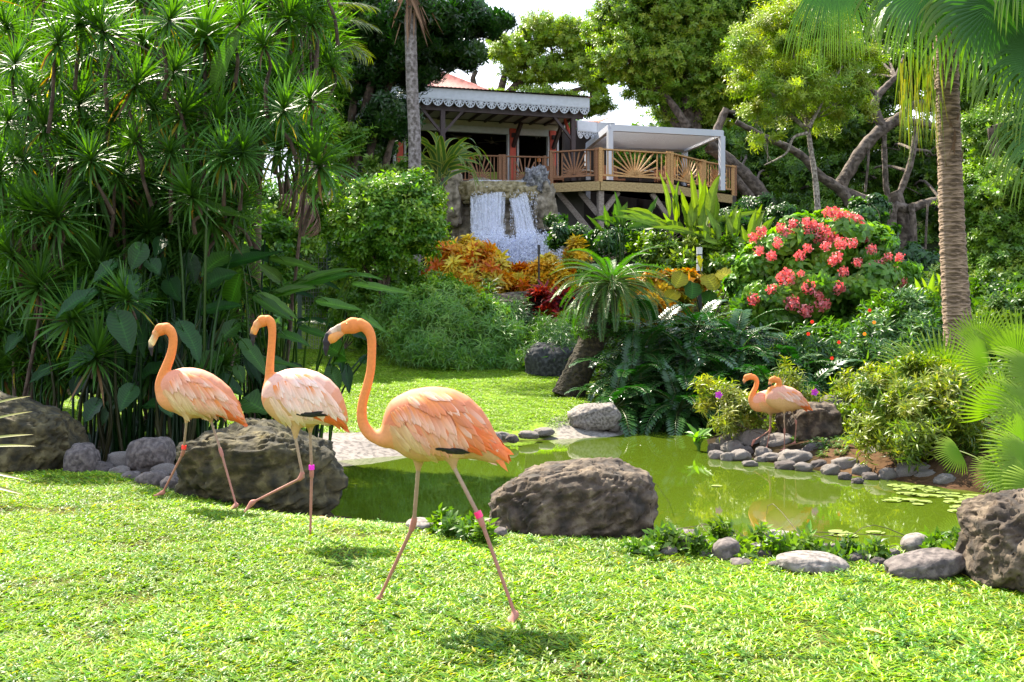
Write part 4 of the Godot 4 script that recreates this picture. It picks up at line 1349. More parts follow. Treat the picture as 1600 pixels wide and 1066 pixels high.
# ---------------------------------------------------------------- the thicket by the lawn
func build_jungle() -> void:
	var bark: Material = mats["dark bark"]
	var lf := leaf_mat("dracaena leaf", 0.42, Color(0.98, 1.0, 0.2), 0.42)
	var bl := veined(leaf_mat("banana leaf", 0.33, Color(0.8, 1.0, 0.12), 0.42))
	# rosettes of narrow leaves
	var roses := []
	for v in 5:
		var mb := MB.new()
		for i in 88:
			var an := i * 2.39996
			var t := i / 88.0
			var el := lerpf(-0.5, 1.35, pow(t, 0.9)) + rr(-0.15, 0.15)
			var dirn := Vector3(cos(an) * cos(el), sin(el), sin(an) * cos(el))
			var b := rr(0.75, 1.2)
			var c := Color(0.055, 0.14, 0.024) * b
			if i < 9 and rng.randf() < 0.4: c = [Color(0.35, 0.28, 0.03), Color(0.16, 0.09, 0.04), Color(0.10, 0.06, 0.03)][rng.randi() % 3]
			mb.blade(Vector3(0, -0.04 + 0.1 * t, 0), dirn, Vector3.UP + dirn * -0.2 + Vector3(0.01, 0, 0), rr(0.36, 0.58) * (1.0 if v < 4 else 1.2), rr(0.024, 0.038) * (0.9 if v < 4 else 1.1), rr(0.2, 0.9) * (1.2 - t) * (1.0 if v < 3 else 1.6), 0.35, 4, c, c * 1.5, 1, rr(-0.4, 0.4))
		roses.append(mb.mesh())
	var front := [[330, 410], [225, 270], [720, 270], [1100, 400], [1240, 560], [1330, 660], [490, 700], [800, 790], [710, 610], [930, 630], [300, 590], [30, 860], [160, 860], [1010, 610], [1150, 600], [120, 380], [430, 100], [240, 150], [1000, 60], [100, 640], [560, 560], [850, 130], [600, 150], [1290, 390], [640, 420], [560, 330], [30, 480], [1180, 430], [900, 480], [0, 700], [240, 880], [380, 640], [860, 560], [1060, 500], [760, 450], [470, 460], [60, 240], [330, 60], [700, 60], [980, 260], [1100, 160], [180, 500]]
	var shrubs := [["screw_shrub", "dark narrow leaved shrub at the picture edge behind the mossy slab boulder", 70.0, 12.4], ["screw_shrub", "tall dense shrub of spiky leaf whorls above the striding birds", 215.0, 12.9], ["screw_shrub", "spiky leaf whorl shrub leaning on bare stems over the big heliconia leaves", 330.0, 13.2], ["screw_shrub", "sunlit spiky shrub whose bare arms reach out towards the pavilion", 430.0, 13.8]]
	var things := []
	for s in shrubs:
		var base := on_ground(s[2], s[3])
		var t := thing("dracaena_shrub", s[1], "shrub", base, "spiky dracaena shrubs in the thicket")
		things.append([t, base, [], []])
	var spots := []
	for q in front:
		spots.append([q[0] / 2.664, q[1] / 2.664 + 12.0, rr(11.6, 12.8), true])
	for i in 110:
		spots.append([rr(-20, 385), rr(250, 470), rr(12.8, 15.5), false])
	for i in 60:
		spots.append([rr(-20, 360), rr(480, 600), rr(12.6, 14.0), false])
	for i in 240:
		var x := rr(-40, 520)
		spots.append([x, rr(-40, 480 if x < 380.0 else 230), rr(13.0, 17.0), false])
	for q in [[150, 560], [60, 450], [20, 400], [110, 500], [200, 470], [40, 330]]:
		spots.append([q[0], q[1], rr(11.3, 12.0), true])
	for s in spots:
		var best: Array = things[0]
		for t in things:
			if absf((t[1] as Vector3).x / -(t[1] as Vector3).z - (s[0] - 800) / F) < absf((best[1] as Vector3).x / -(best[1] as Vector3).z - (s[0] - 800) / F): best = t
		var p := at(s[0], s[1], s[2])
		var base: Vector3 = best[1]
		var out := (p - (base + Vector3(0, 1.5, 0)))
		var y := (Vector3(out.x * 0.35, 1.0, out.z * 0.15) + Vector3(rr(-0.6, 0.6), 0, rr(-0.2, 0.7))).normalized()
		part("leaf_whorl", roses[rng.randi() % 5], lf, best[0], Transform3D(basis_y(y, rr(0, TAU), Vector3.ONE * rr(0.65, 1.15)), p - base))
		var mb := MB.new()
		var q2 := rr(0.86, 0.96)
		var st := Vector3((p.x - base.x) * q2 + rr(-0.15, 0.15), (p.y - base.y) * (q2 - 0.08), (p.z - base.z) * q2 - 0.1)
		if spots.find(s) % 23 == 0: st = Vector3(rr(-0.4, 0.4), 0, rr(-0.3, 0.3))
		var mid := st.lerp(p - base, 0.5) + Vector3(0, -0.06, 0)
		var pts := curve_points([st, mid, p - base - y * 0.2, p - base], 9)
		var rs := []
		for i in 10: rs.append(lerpf(0.024, 0.013, i / 9.0))
		mb.tube(pts, rs, 6, Color(1.0, 0.95, 0.9), Color(1.6, 1.4, 1.2), false)
		part("stem", mb.mesh(), bark, best[0])
	# large paddle leaves; base, tip, width in zoomed pixels (scale 2.664, from row 360), distance
	var clumps := [["heliconia", "dark broad leaved heliconia behind the flamingo with the red band", 190.0, 12.0, []], ["heliconia", "broad leaved heliconia with long stalks behind the big mossy boulder", 320.0, 11.8, []], ["heliconia", "sunlit banana-like plant with torn leaves reaching over the far lawn", 420.0, 13.0, []], ["heliconia", "low broad leaved plant in deep shade next to the slab boulder", 110.0, 12.2, []]]
	for q in [[410, 250, 235, 370, 92, 11.2], [490, 130, 385, 220, 72, 11.5], [600, 50, 545, 170, 84, 11.6], [610, 120, 660, 190, 70, 11.7], [545, 180, 580, 290, 62, 11.3], [480, 330, 540, 520, 112, 11.0], [740, 372, 820, 562, 84, 10.6], [410, 480, 270, 590, 92, 11.4], [640, 260, 600, 340, 84, 11.8], [960, 100, 840, 200, 80, 12.6], [1010, 50, 990, 180, 62, 13.0], [880, 150, 1180, 80, 66, 12.8], [1140, 120, 1340, 180, 42, 12.8], [1230, 225, 1490, 170, 46, 12.6], [1110, 280, 1320, 240, 48, 12.4], [960, 310, 1000, 170, 100, 12.4], [840, 240, 1000, 190, 90, 12.4], [1050, 270, 1230, 380, 56, 12.0], [830, 345, 1020, 315, 70, 12.3], [690, 680, 720, 780, 76, 11.4], [1010, 700, 1120, 765, 118, 11.6], [560, 640, 500, 760, 80, 11.2], [420, 700, 350, 805, 92, 11.4], [480, 710, 425, 815, 64, 11.6], [590, 735, 730, 745, 66, 11.5], [980, 560, 1010, 640, 50, 11.3], [1060, 530, 1290, 580, 36, 11.7], [1150, 430, 1290, 490, 50, 12.0], [1000, 450, 1120, 620, 66, 11.4], [1000, 380, 880, 480, 80, 12.2], [860, 420, 780, 500, 80, 12.3], [700, 560, 560, 640, 84, 12.0], [930, 520, 800, 600, 90, 12.0], [880, 620, 1010, 690, 84, 12.0], [620, 430, 720, 520, 80, 12.4], [300, 380, 180, 470, 80, 12.6], [700, 200, 760, 300, 80, 12.6], [780, 90, 800, 230, 70, 12.8], [900, 20, 860, 110, 60, 13.2], [1120, 520, 1200, 640, 60, 12.0], [960, 700, 900, 800, 70, 12.0], [760, 640, 840, 740, 80, 11.9], [1360, 480, 1440, 530, 90, 12.6], [1390, 545, 1450, 540, 56, 12.5], [1370, 560, 1405, 690, 66, 12.4], [1190, 610, 1090, 520, 40, 12.1], [1240, 400, 1420, 460, 34, 12.3], [240, 560, 120, 640, 70, 12.4], [100, 420, 20, 520, 70, 12.6]]:
		var ax: float = q[0] / 2.664; var ay: float = q[1] / 2.664 + 360.0; var bx: float = q[2] / 2.664; var by: float = q[3] / 2.664 + 360.0
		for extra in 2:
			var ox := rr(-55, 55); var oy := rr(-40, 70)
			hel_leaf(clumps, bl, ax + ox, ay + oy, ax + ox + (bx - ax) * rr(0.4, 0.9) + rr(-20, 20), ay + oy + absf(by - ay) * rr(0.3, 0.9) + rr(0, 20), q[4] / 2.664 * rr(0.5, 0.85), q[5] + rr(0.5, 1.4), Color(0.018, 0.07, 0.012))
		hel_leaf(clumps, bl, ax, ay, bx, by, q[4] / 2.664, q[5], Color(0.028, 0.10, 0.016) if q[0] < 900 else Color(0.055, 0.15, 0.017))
	for q in [[547, 443, 652, 459, 15, 12.2], [454, 448, 561, 423, 13, 12.6], [420, 404, 505, 427, 16, 12.7], [421, 464, 497, 452, 16, 12.4], [491, 470, 567, 484, 19, 12.2], [563, 491, 606, 521, 13, 12.1], [400, 458, 466, 503, 17, 12.0], [332, 148, 399, 30, 30, 12.2], [278, 312, 402, 346, 24, 12.4], [545, 430, 600, 440, 10, 12.6], [440, 440, 400, 410, 20, 12.8], [380, 420, 330, 450, 30, 12.8]]:
		hel_leaf(clumps, bl, q[0], q[1], q[2], q[3], q[4], q[5], Color(0.10, 0.22, 0.025))
	for c in clumps:
		var base := on_ground(c[2], c[3])
		var t := thing(c[0], c[1], "plant", base, "heliconia plants in the thicket")
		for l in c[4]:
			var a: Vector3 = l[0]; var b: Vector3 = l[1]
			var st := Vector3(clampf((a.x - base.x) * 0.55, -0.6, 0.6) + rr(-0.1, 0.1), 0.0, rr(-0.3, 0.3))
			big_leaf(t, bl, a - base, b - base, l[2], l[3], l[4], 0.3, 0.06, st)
		for i in 6:
			var mb := MB.new()
			var st := Vector3(rr(-0.5, 0.5), 0, rr(-0.4, 0.5))
			mb.tube(curve_points([st, st + Vector3(rr(-0.1, 0.1), 0.7, 0), st + Vector3(rr(-0.4, 0.4), 1.5, 0)], 6), [0.022, 0.021, 0.02, 0.018, 0.016, 0.013, 0.01], 6, Color(0.07, 0.06, 0.025), Color(0.05, 0.08, 0.02), false)
			part("stalk", mb.mesh(), bl, t)
	# feather palm at the top of the thicket, with one dead frond
	var bp2 := on_ground(395, 17)
	var ap := thing("feather_palm", "arching grey green feather palm above the thicket, one dead brown frond hanging", "palm", bp2, "")
	var mb := MB.new()
	var hub := at(405, 60, 16)
	mb.tube(curve_points([Vector3.ZERO, at(400, 250, 16.5) - bp2, hub - bp2], 10), [0.12, 0.11, 0.1, 0.1, 0.09, 0.09, 0.08, 0.08, 0.08, 0.07, 0.06], 10, Color.WHITE, Color.WHITE)
	part("trunk", mb.mesh(), bark, ap)
	for q in [[1.0, 0.55, 0.1, 1.75], [1.0, 0.2, 0.25, 1.6], [1.0, 0.85, 0.0, 1.8], [0.9, 0.0, -0.2, 1.5], [0.6, 1.0, 0.1, 1.6], [-0.8, 0.7, 0.1, 1.5], [0.1, 1.0, -0.4, 1.4], [1.0, 0.4, -0.4, 1.7], [-0.5, 0.5, 0.5, 1.4], [1.0, 0.1, 0.5, 1.4]]:
		var fr := pinnate(q[3], 44, 0.50, 0.022, 1.0, 0.25, 0.55, Color(0.075, 0.12, 0.06), Color(0.16, 0.19, 0.07), Color(0.2, 0.2, 0.06), 0.1, 0, 0.7, 3)
		part("frond", fr, lf, ap, Transform3D(orient(Vector3(q[0], q[1], q[2]), Vector3(-q[1], q[0] * 1.2, 0.5 + q[2])), hub - bp2))
	var dd := pinnate(1.25, 40, 0.55, 0.02, 1.5, -0.2, 0.9, Color(0.14, 0.075, 0.06), Color(0.20, 0.12, 0.09), Color(0.22, 0.13, 0.08), 0.2, 0, 1.4, 3)
	part("dead_frond", dd, mats["dead frond"], ap, Transform3D(orient(Vector3(0.95, -0.2, 0.2), Vector3(0.2, 1, 0.3)), at(408, 262, 14.6) - bp2))

	# shaded filling behind: leafy shrubs that close the thicket
	var lb: Material = mats["leaf bright"]
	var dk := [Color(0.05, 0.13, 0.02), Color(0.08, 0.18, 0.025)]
	var lt := [Color(0.13, 0.28, 0.025), Color(0.2, 0.36, 0.035), Color(0.28, 0.42, 0.04)]
	plant("thicket_tree", "shaded leafy tree deep inside the thicket", "tree", "trees behind the thicket", on_ground(90, 19), [[pxline([[90, 620], [100, 400], [90, 200], [120, 60]], 19), 0.2, 0.1]], pxblobs([[40, 80, 19, 90], [150, 110, 19, 90], [60, 230, 19, 90], [180, 260, 19, 80], [40, 370, 19, 80], [140, 390, 19, 70], [-60, 200, 18, 80], [-40, 420, 18, 70], [100, 500, 19, 50]]), 3600, "long", 0.5, 0.9, dk, lb, bark, 0.06)
	plant("thicket_tree", "sunlit leafy tree behind the thicket, next to the arching feather palm", "tree", "trees behind the thicket", on_ground(330, 31), [[pxline([[330, 600], [320, 400], [340, 200], [330, 60]], 31), 0.2, 0.1]], pxblobs([[260, 40, 31, 80], [380, 30, 31, 90], [470, 20, 32, 70], [300, 150, 31, 80], [400, 170, 32, 70], [480, 130, 32, 60], [270, 270, 31, 60], [200, -10, 31, 80], [510, 220, 32, 50]]), 7500, "round", 0.4, 0.75, lt, lb, bark, 0.06)
	plant("leafy_shrub", "glossy dark shrub covering the wire fence behind the thicket", "shrub", "shrubs behind the thicket", on_ground(440, 24), [], pxblobs([[420, 330, 24, 36], [450, 380, 24, 34], [400, 400, 24, 36], [430, 440, 23.5, 40], [480, 310, 24.5, 32], [380, 340, 24, 40], [350, 420, 23, 50], [500, 350, 25, 20]]), 2600, "small", 0.38, 0.7, [Color(0.07, 0.19, 0.02), Color(0.13, 0.28, 0.03), Color(0.22, 0.36, 0.04)], lb, bark, 0.03, 0.0, 0.3, 4)
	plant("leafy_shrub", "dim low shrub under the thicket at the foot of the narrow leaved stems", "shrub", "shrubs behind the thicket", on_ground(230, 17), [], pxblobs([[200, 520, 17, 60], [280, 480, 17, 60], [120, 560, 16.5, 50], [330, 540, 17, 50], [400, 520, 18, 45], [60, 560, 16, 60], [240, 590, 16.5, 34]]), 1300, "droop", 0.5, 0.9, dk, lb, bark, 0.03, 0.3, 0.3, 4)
	# a light wire fence with dark posts, behind the shrub
	var fb := on_ground(470, 26)
	var fence := thing("wire_fence", "wire mesh fence on dark green posts behind the arching leaves", "fence", fb, "")
	for i in 5:
		var p := on_ground(330 + i * 46, 26) - fb
		part("post", _bar(p - Vector3(0, 0.2, 0), p + Vector3(0, 2.7, 0), 0.09, 0.09), solid("dark green post", Color(0.01, 0.04, 0.025), 0.5), fence)
	mb = MB.new()
	var f0 := on_ground(330, 26.03) - fb; var f1 := on_ground(514, 26.03) - fb
	for i in 27: mb.bar(f0 + Vector3(0, 0.1 * i, 0), f1 + Vector3(0, 0.1 * i, 0), 0.008, 0.008, Color.WHITE)
	for i in 46:
		var p := f0.lerp(f1, i / 45.0)
		mb.bar(p, p + Vector3(0, 2.6, 0), 0.008, 0.008, Color.WHITE, Vector3.RIGHT)
	part("wire_mesh", mb.mesh(), solid("grey wire", Color(0.16, 0.15, 0.15), 0.6), fence).set_meta("kind", "stuff")
	# dead grass-like leaf tips reaching in from the side
	var eb := on_ground(-60, 9.5)
	var edge := thing("spiky_plant", "spiky plant mostly outside the picture, its yellow tipped leaves over the slab boulder", "plant", eb, "")
	for q in [[-40, 690, 48, 672, 8.6], [-40, 700, 52, 690, 8.6], [-40, 664, 46, 636, 8.8], [-40, 735, 40, 745, 8.4], [-40, 755, 38, 768, 8.3], [-40, 640, 44, 612, 9.0]]:
		var a := at(q[0], q[1], q[4]) - eb; var b := at(q[2], q[3], q[4] - 0.1) - eb
		var m2 := MB.new()
		m2.blade(a, b - a, Vector3(0, 0.8, 0.5), a.distance_to(b), 0.035, 0.15, 0.4, 5, Color(0.06, 0.13, 0.03), Color(0.30, 0.26, 0.06), 1)
		m2.tube(curve_points([Vector3.ZERO, Vector3(a.x * 0.5, a.y * 0.8, a.z * 0.5), a], 5), [0.02, 0.018, 0.016, 0.014, 0.012, 0.01], 5, Color(0.1, 0.1, 0.03), Color(0.08, 0.13, 0.03), false)
		part("leaf", m2.mesh(), lf, edge)


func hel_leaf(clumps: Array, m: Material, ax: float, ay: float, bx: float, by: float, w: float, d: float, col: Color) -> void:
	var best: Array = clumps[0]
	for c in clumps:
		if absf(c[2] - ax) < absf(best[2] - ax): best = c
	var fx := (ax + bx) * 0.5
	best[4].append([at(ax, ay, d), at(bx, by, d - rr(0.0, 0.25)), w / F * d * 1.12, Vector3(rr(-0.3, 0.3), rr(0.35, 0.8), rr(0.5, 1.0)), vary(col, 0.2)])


# ---------------------------------------------------------------- planting on the slope
func build_hill_plants() -> void:
	var lb: Material = mats["leaf bright"]
	var lg: Material = mats["leaf glossy"]
	var bark: Material = mats["dark bark"]
	var warm := leaf_mat("warm leaf", 0.42, Color(1.0, 0.9, 0.4), 0.4)
	var gs := "green shrubs on the slope"
	plant("round_tree", "small round topped tree with several stems, before the orange bushes", "tree", gs, on_ground(600, 25),
		[[pxline([[598, 500], [592, 430], [575, 380]], 25), 0.06, 0.035], [pxline([[598, 500], [606, 440], [620, 390]], 25), 0.06, 0.03], [pxline([[600, 500], [600, 430], [600, 370]], 25), 0.06, 0.03], [pxline([[594, 500], [580, 440], [560, 400]], 25.2), 0.05, 0.03]],
		pxblobs([[600, 345, 25, 44], [562, 355, 25, 32], [642, 345, 25, 34], [618, 312, 25, 30], [585, 322, 25, 28], [658, 325, 25, 22], [636, 382, 25, 30], [590, 388, 25, 27], [552, 385, 25.3, 22], [664, 365, 25, 20], [655, 302, 25.2, 16]]), 5200, "small", 0.4, 0.7, [Color(0.09, 0.23, 0.022), Color(0.16, 0.32, 0.03), Color(0.26, 0.41, 0.04)], lb, bark, 0.03)
	plant("feathery_bush", "low feathery fine leaved bush at the top of the far lawn", "shrub", gs, on_ground(710, 24), [], pxblobs([[650, 510, 24.2, 42], [700, 500, 24, 48], [755, 520, 24, 42], [690, 545, 23.5, 46], [740, 555, 23.4, 36], [660, 560, 23.8, 36], [615, 500, 24.6, 34], [790, 560, 23.3, 28], [780, 530, 23.6, 26], [810, 582, 23, 18]]), 4200, "fine", 0.4, 0.7, [Color(0.11, 0.27, 0.05), Color(0.18, 0.36, 0.06), Color(0.28, 0.45, 0.10)], lb, bark, 0.015, 0.1, 0.3, 5)
	plant("leafy_hedge", "mixed leafy undergrowth between the small round tree and the far lawn", "shrub", gs, on_ground(560, 26), [], pxblobs([[540, 440, 26, 36], [580, 470, 25.6, 40], [620, 460, 25.6, 40], [530, 490, 26, 30], [570, 510, 25.4, 30], [660, 440, 26, 34], [690, 455, 26, 26], [510, 400, 27, 30], [480, 440, 27, 36], [500, 480, 27, 30]]), 3600, "round", 0.26, 0.48, [Color(0.09, 0.22, 0.025), Color(0.16, 0.32, 0.03), Color(0.26, 0.40, 0.04)], lb, bark, 0.02, 0.0, 0.3, 5)
	plant("weedy_shrub", "straggly light green shrub under the grey palm trunk", "shrub", gs, on_ground(610, 31), [], pxblobs([[600, 260, 31, 22], [615, 285, 31, 26], [585, 290, 31, 24], [680, 300, 31, 24], [560, 310, 30, 30], [540, 330, 30, 26], [660, 285, 30.5, 18]]), 800, "round", 0.4, 0.7, [Color(0.11, 0.22, 0.03), Color(0.2, 0.3, 0.04)], lb, bark, 0.02, 0.0, 0.3, 3)
	# crotons
	var fire := [Color(0.60, 0.13, 0.01), Color(0.76, 0.33, 0.015), Color(0.80, 0.47, 0.025), Color(0.80, 0.60, 0.05), Color(0.72, 0.62, 0.07), Color(0.25, 0.07, 0.015)]
	var gc := "orange croton bushes below the waterfall"
	plant("croton_bush", "big orange and yellow croton bush below the waterfall, beside the small round tree", "shrub", gc, on_ground(728, 28.5), [], pxblobs([[702, 414, 28.5, 30], [735, 408, 28.5, 31], [764, 432, 28.3, 30], [720, 440, 28.2, 34], [752, 456, 28, 28], [692, 445, 28.5, 25], [780, 452, 28, 17]]), 1500, "croton", 0.30, 0.5, fire, warm, bark, 0.03, 0.0, 0.5, 5)
	plant("croton_bush", "orange croton bush in front of the white froth, beside the dark pole", "shrub", gc, on_ground(835, 28.5), [], pxblobs([[822, 438, 28.5, 23], [850, 438, 28.3, 24], [832, 460, 28, 24], [866, 420, 28.6, 19], [806, 432, 28.8, 15], [870, 446, 28, 20]]), 950, "croton", 0.28, 0.45, fire, warm, bark, 0.03, 0.0, 0.5, 4)
	plant("croton_bush", "yellow croton bush glowing behind the cycad crown", "shrub", gc, on_ground(1030, 26), [], pxblobs([[1000, 455, 26, 26], [1040, 450, 26, 26], [1075, 450, 26, 22], [1010, 480, 25.5, 26], [1050, 480, 25.6, 24], [960, 460, 26, 24], [925, 470, 25, 22], [905, 395, 27, 18]]), 1100, "croton", 0.26, 0.42, [Color(0.62, 0.42, 0.02), Color(0.66, 0.50, 0.04), Color(0.55, 0.25, 0.015), Color(0.35, 0.40, 0.03)], warm, bark, 0.03, 0.0, 0.5, 4)
	plant("ti_plant", "dark red and scarlet leaved cordyline beside the leaning cycad trunk", "shrub", "", on_ground(890, 24.5), [], pxblobs([[860, 480, 24.5, 26, 0.8], [890, 495, 24.3, 30, 0.8], [915, 470, 24.3, 22], [870, 505, 24.2, 24], [905, 515, 24, 22], [845, 470, 24.6, 14]]), 330, "ti", 0.35, 0.55, [Color(0.07, 0.012, 0.02), Color(0.30, 0.02, 0.03), Color(0.55, 0.05, 0.02), Color(0.04, 0.012, 0.02), Color(0.06, 0.015, 0.02)], warm, bark, 0.02, 0.0, 0.4, 8)
	plant("fern_clump", "low fern growing on the dark wall beside the cordyline", "fern", "", on_ground(800, 24), [], pxblobs([[790, 505, 24.5, 22], [815, 520, 24.3, 24], [800, 545, 24, 22], [840, 545, 24, 18], [770, 480, 24.8, 16]]), 420, "fine", 0.5, 0.8, [Color(0.06, 0.15, 0.03), Color(0.1, 0.22, 0.035)], lb, bark, 0.01, 0.0, 0.3, 3)

	# variegated screw pine with long striped straps
	var sp := on_ground(690, 31)
	var pan := thing("screw_pine", "screw pine with long arching green and yellow striped leaves beside the waterfall", "plant", sp, "")
	var hb := at(690, 268, 31)
	for i in 44:
		var a := rr(-1.5, 1.5)
		var st := hb + Vector3(rr(-0.15, 0.15), rr(-0.4, 0.2), rr(-0.1, 0.1)) - sp
		var dirn := Vector3(sin(a) * 0.75, cos(a) * 1.0 + 0.35, rr(-0.3, 0.6)).normalized()
		var mb := MB.new()
		var L := rr(1.2, 2.0)
		var p := st; var d2 := dirn
		var side := dirn.cross(Vector3(0, 0, 1)).normalized()
		var fr := mb.v.size()
		var kink := rr(0.35, 0.7)
		for s in 11:
			var t := s / 10.0
			var w := 0.06 * (1.0 - pow(t, 3.0)) + 0.004
			var u := side.cross(d2)
			mb.vert(p - side * w, u, Color(0.42, 0.42, 0.08)); mb.vert(p - side * w * 0.5, u, Color(0.07, 0.15, 0.03)); mb.vert(p + side * w * 0.5, u, Color(0.07, 0.15, 0.03)); mb.vert(p + side * w, u, Color(0.42, 0.42, 0.08))
			d2 = (d2 + Vector3.DOWN * (0.16 if t < kink else 0.5)).normalized()
			p += d2 * L / 10.0
		for s in 10:
			for k in 3:
				var q := fr + s * 4 + k
				mb.quad(q, q + 4, q + 5, q + 1)
		part("leaf", mb.mesh(), lb, pan)
	var tb := MB.new()
	tb.tube([Vector3.ZERO, (hb - sp) * 0.5 + Vector3(0.1, 0, 0), hb - sp], [0.09, 0.08, 0.07], 8, Color.WHITE, Color.WHITE)
	part("stem", tb.mesh(), bark, pan)

	lb = veined(leaf_mat("veined leaf", 0.42, Color(0.95, 1.0, 0.15), 0.28))
	# gingers: upright paddles in the sun
	for q in [["bright yellow green ginger clump in front of the middle deck posts", 1075.0, 29.0, 26, 62.0, 135.0, 400.0], ["yellow green ginger clump between the deck end and the pink flowered bush", 1145.0, 28.5, 30, 62.0, 95.0, 410.0], ["slim darker ginger stems in front of the deck brace", 970.0, 30.5, 11, 45.0, 90.0, 385.0]]:
		var base := on_ground(q[1], q[2])
		var t := thing("ginger_plant", q[0], "plant", base, "ginger clumps below the deck")
		for i in q[3]:
			var px: float = q[1] + rr(-1, 1) * q[4] * 0.7
			var rootp := at(px, q[6], q[2] + rr(-0.5, 0.5))
			var lean: float = (px - q[1]) / q[4] * 26.0 + rr(-18, 18)
			var hgt: float = q[5] * rr(0.45, 1.0)
			var a := at(px + lean * 0.5, q[6] - hgt * 0.45, q[2] + rr(-0.5, 0.5))
			var b := at(px + lean * 1.6, q[6] - hgt, q[2] + rr(-0.4, 0.4))
			if rng.randf() < 0.25: b = at(px + lean * 2.5 + signf(lean) * 24, q[6] - hgt * 0.6, q[2] - 0.3)
			big_leaf(t, lb, a - base, b - base, rr(0.16, 0.3), Vector3(-signf(lean + 0.1) * 0.4, 0.5, 1.0), vary(Color(0.24, 0.36, 0.035) if q[1] > 1000 else Color(0.09, 0.2, 0.025), 0.25), 0.4, 0.05, rootp - base - Vector3(0, 0.4, 0))
	lb = mats["leaf bright"]
	plant("slope_shrub", "bright green shrub between the cycad and the ginger clumps", "shrub", gs, on_ground(1090, 28), [], pxblobs([[1030, 400, 29, 30], [1065, 405, 28.5, 28], [1100, 400, 28.5, 30], [1140, 405, 28, 30], [1050, 425, 28, 26], [1010, 385, 29.5, 20], [1185, 385, 28.5, 26], [1175, 410, 28, 26]]), 1500, "round", 0.35, 0.6, [Color(0.09, 0.2, 0.02), Color(0.18, 0.3, 0.03), Color(0.25, 0.33, 0.03)], lb, bark, 0.02, 0.0, 0.3, 4)
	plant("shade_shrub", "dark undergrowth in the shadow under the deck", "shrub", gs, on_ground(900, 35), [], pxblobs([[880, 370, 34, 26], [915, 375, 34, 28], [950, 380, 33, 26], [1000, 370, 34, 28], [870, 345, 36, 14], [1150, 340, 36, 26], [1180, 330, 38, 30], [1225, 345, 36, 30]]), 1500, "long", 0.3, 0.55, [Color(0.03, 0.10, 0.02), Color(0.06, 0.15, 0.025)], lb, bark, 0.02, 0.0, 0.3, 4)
	# elephant ears: broad veined leaves, yellow and green
	var eb := on_ground(1100, 25.5)
	lb = veined(leaf_mat("veined leaf", 0.42, Color(0.95, 1.0, 0.15), 0.28))
	var ear := thing("elephant_ear", "large yellow and green heart leaved plant in front of the ginger clumps", "plant", eb, "")
	for q in [[1080, 440, 1078, 468, 32, 1], [1066, 425, 1052, 450, 30, 0], [1100, 430, 1118, 455, 36, 0], [1120, 425, 1150, 440, 34, 0], [1095, 420, 1088, 400, 24, 0], [1135, 440, 1158, 462, 30, 0], [1060, 455, 1040, 475, 26, 0], [1112, 455, 1105, 480, 28, 1], [1150, 425, 1175, 430, 26, 0]]:
		big_leaf(ear, lb, at(q[0], q[1], 25.3) - eb, at(q[2], q[3], 25.0) - eb, q[4] / F * 25.3, Vector3(0.1, 0.7, 1.0), Color(0.06, 0.18, 0.025) if q[5] else Color(0.46, 0.42, 0.03), 0.12, 0.1, Vector3(0, -0.2, 0), 2)

	lb = mats["leaf bright"]
	# cycad
	var cb := on_ground(888, 20.5)
	var cy := thing("cycad", "cycad with a stout leaning trunk and a dome of stiff dark fronds", "cycad", cb, "")
	var crown := at(955, 443, 20.5)
	var tp := curve_points([at(886, 622, 20.4) - cb, at(902, 585, 20.45) - cb, at(922, 540, 20.5) - cb, at(940, 495, 20.5) - cb, at(953, 450, 20.5) - cb], 36)
	var tr := curve_points([0.31, 0.255, 0.24, 0.24, 0.2], 36)
	for i in tr.size(): tr[i] = tr[i] * (1.0 + rr(-0.05, 0.05))
	var mb := MB.new()
	mb.tube(tp, tr, 24, Color.WHITE, Color.WHITE)
	part("trunk", mb.mesh(), solid("mossy cycad bark", Color(0.06, 0.045, 0.022), 0.95, tex["bark"], 1.3, 9.0), cy)
	for i in 52:
		var p: Vector3 = (tp[36] as Vector3).lerp(tp[26], rr(0, 1))
		var a := rr(0, TAU)
		var o := Vector3(cos(a), 0, sin(a))
		var bl := MB.new()
		bl.blade(p + o * 0.24, o + Vector3(0, rr(0.4, 1.2), 0), Vector3.UP, rr(0.08, 0.16), 0.07, 0.3, 0.4, 2, Color(0.15, 0.1, 0.05), Color(0.2, 0.13, 0.06), 4)
		part("leaf_base", bl.mesh(), mats["dead frond"], cy)
	var cl := leaf_mat("cycad leaf", 0.32, Color(0.8, 1.0, 0.12), 0.6)
	var frs := []
	for i in 3: frs.append(pinnate(1.22, 62, 0.135, 0.013, 1.15 + 0.2 * i, 0.45, 0.35, Color(0.05, 0.125, 0.02), Color(0.10, 0.2, 0.025), Color(0.17, 0.2, 0.04), 0.1, 0, 0.15, 2))
	for i in 64:
		var a := i * 2.39996
		var el := lerpf(1.05, -0.5, pow(i / 64.0, 0.75))
		var y := Vector3(cos(a) * cos(el), sin(el), sin(a) * cos(el))
		part("frond", frs[i % 3], cl, cy, Transform3D(orient(y, Vector3.UP - y * 0.2 + Vector3(0.01, 0, 0), rr(0.9, 1.08)), crown - cb + y * 0.08))
	plant("creeper", "bright ferny creeper clinging to the cycad trunk just below its crown", "creeper", "", cb + Vector3(0.6, 1.0, 0.2), [], pxblobs([[950, 520, 20.2, 15], [965, 505, 20.2, 13], [915, 520, 20.1, 8]]), 90, "small", 0.25, 0.4, [Color(0.06, 0.18, 0.03), Color(0.12, 0.26, 0.03)], lb, bark, 0.01)

	# dark glossy zamia bank
	var zl := leaf_mat("zamia leaf", 0.27, Color(0.5, 0.8, 0.1), 0.48)
	var zf := []
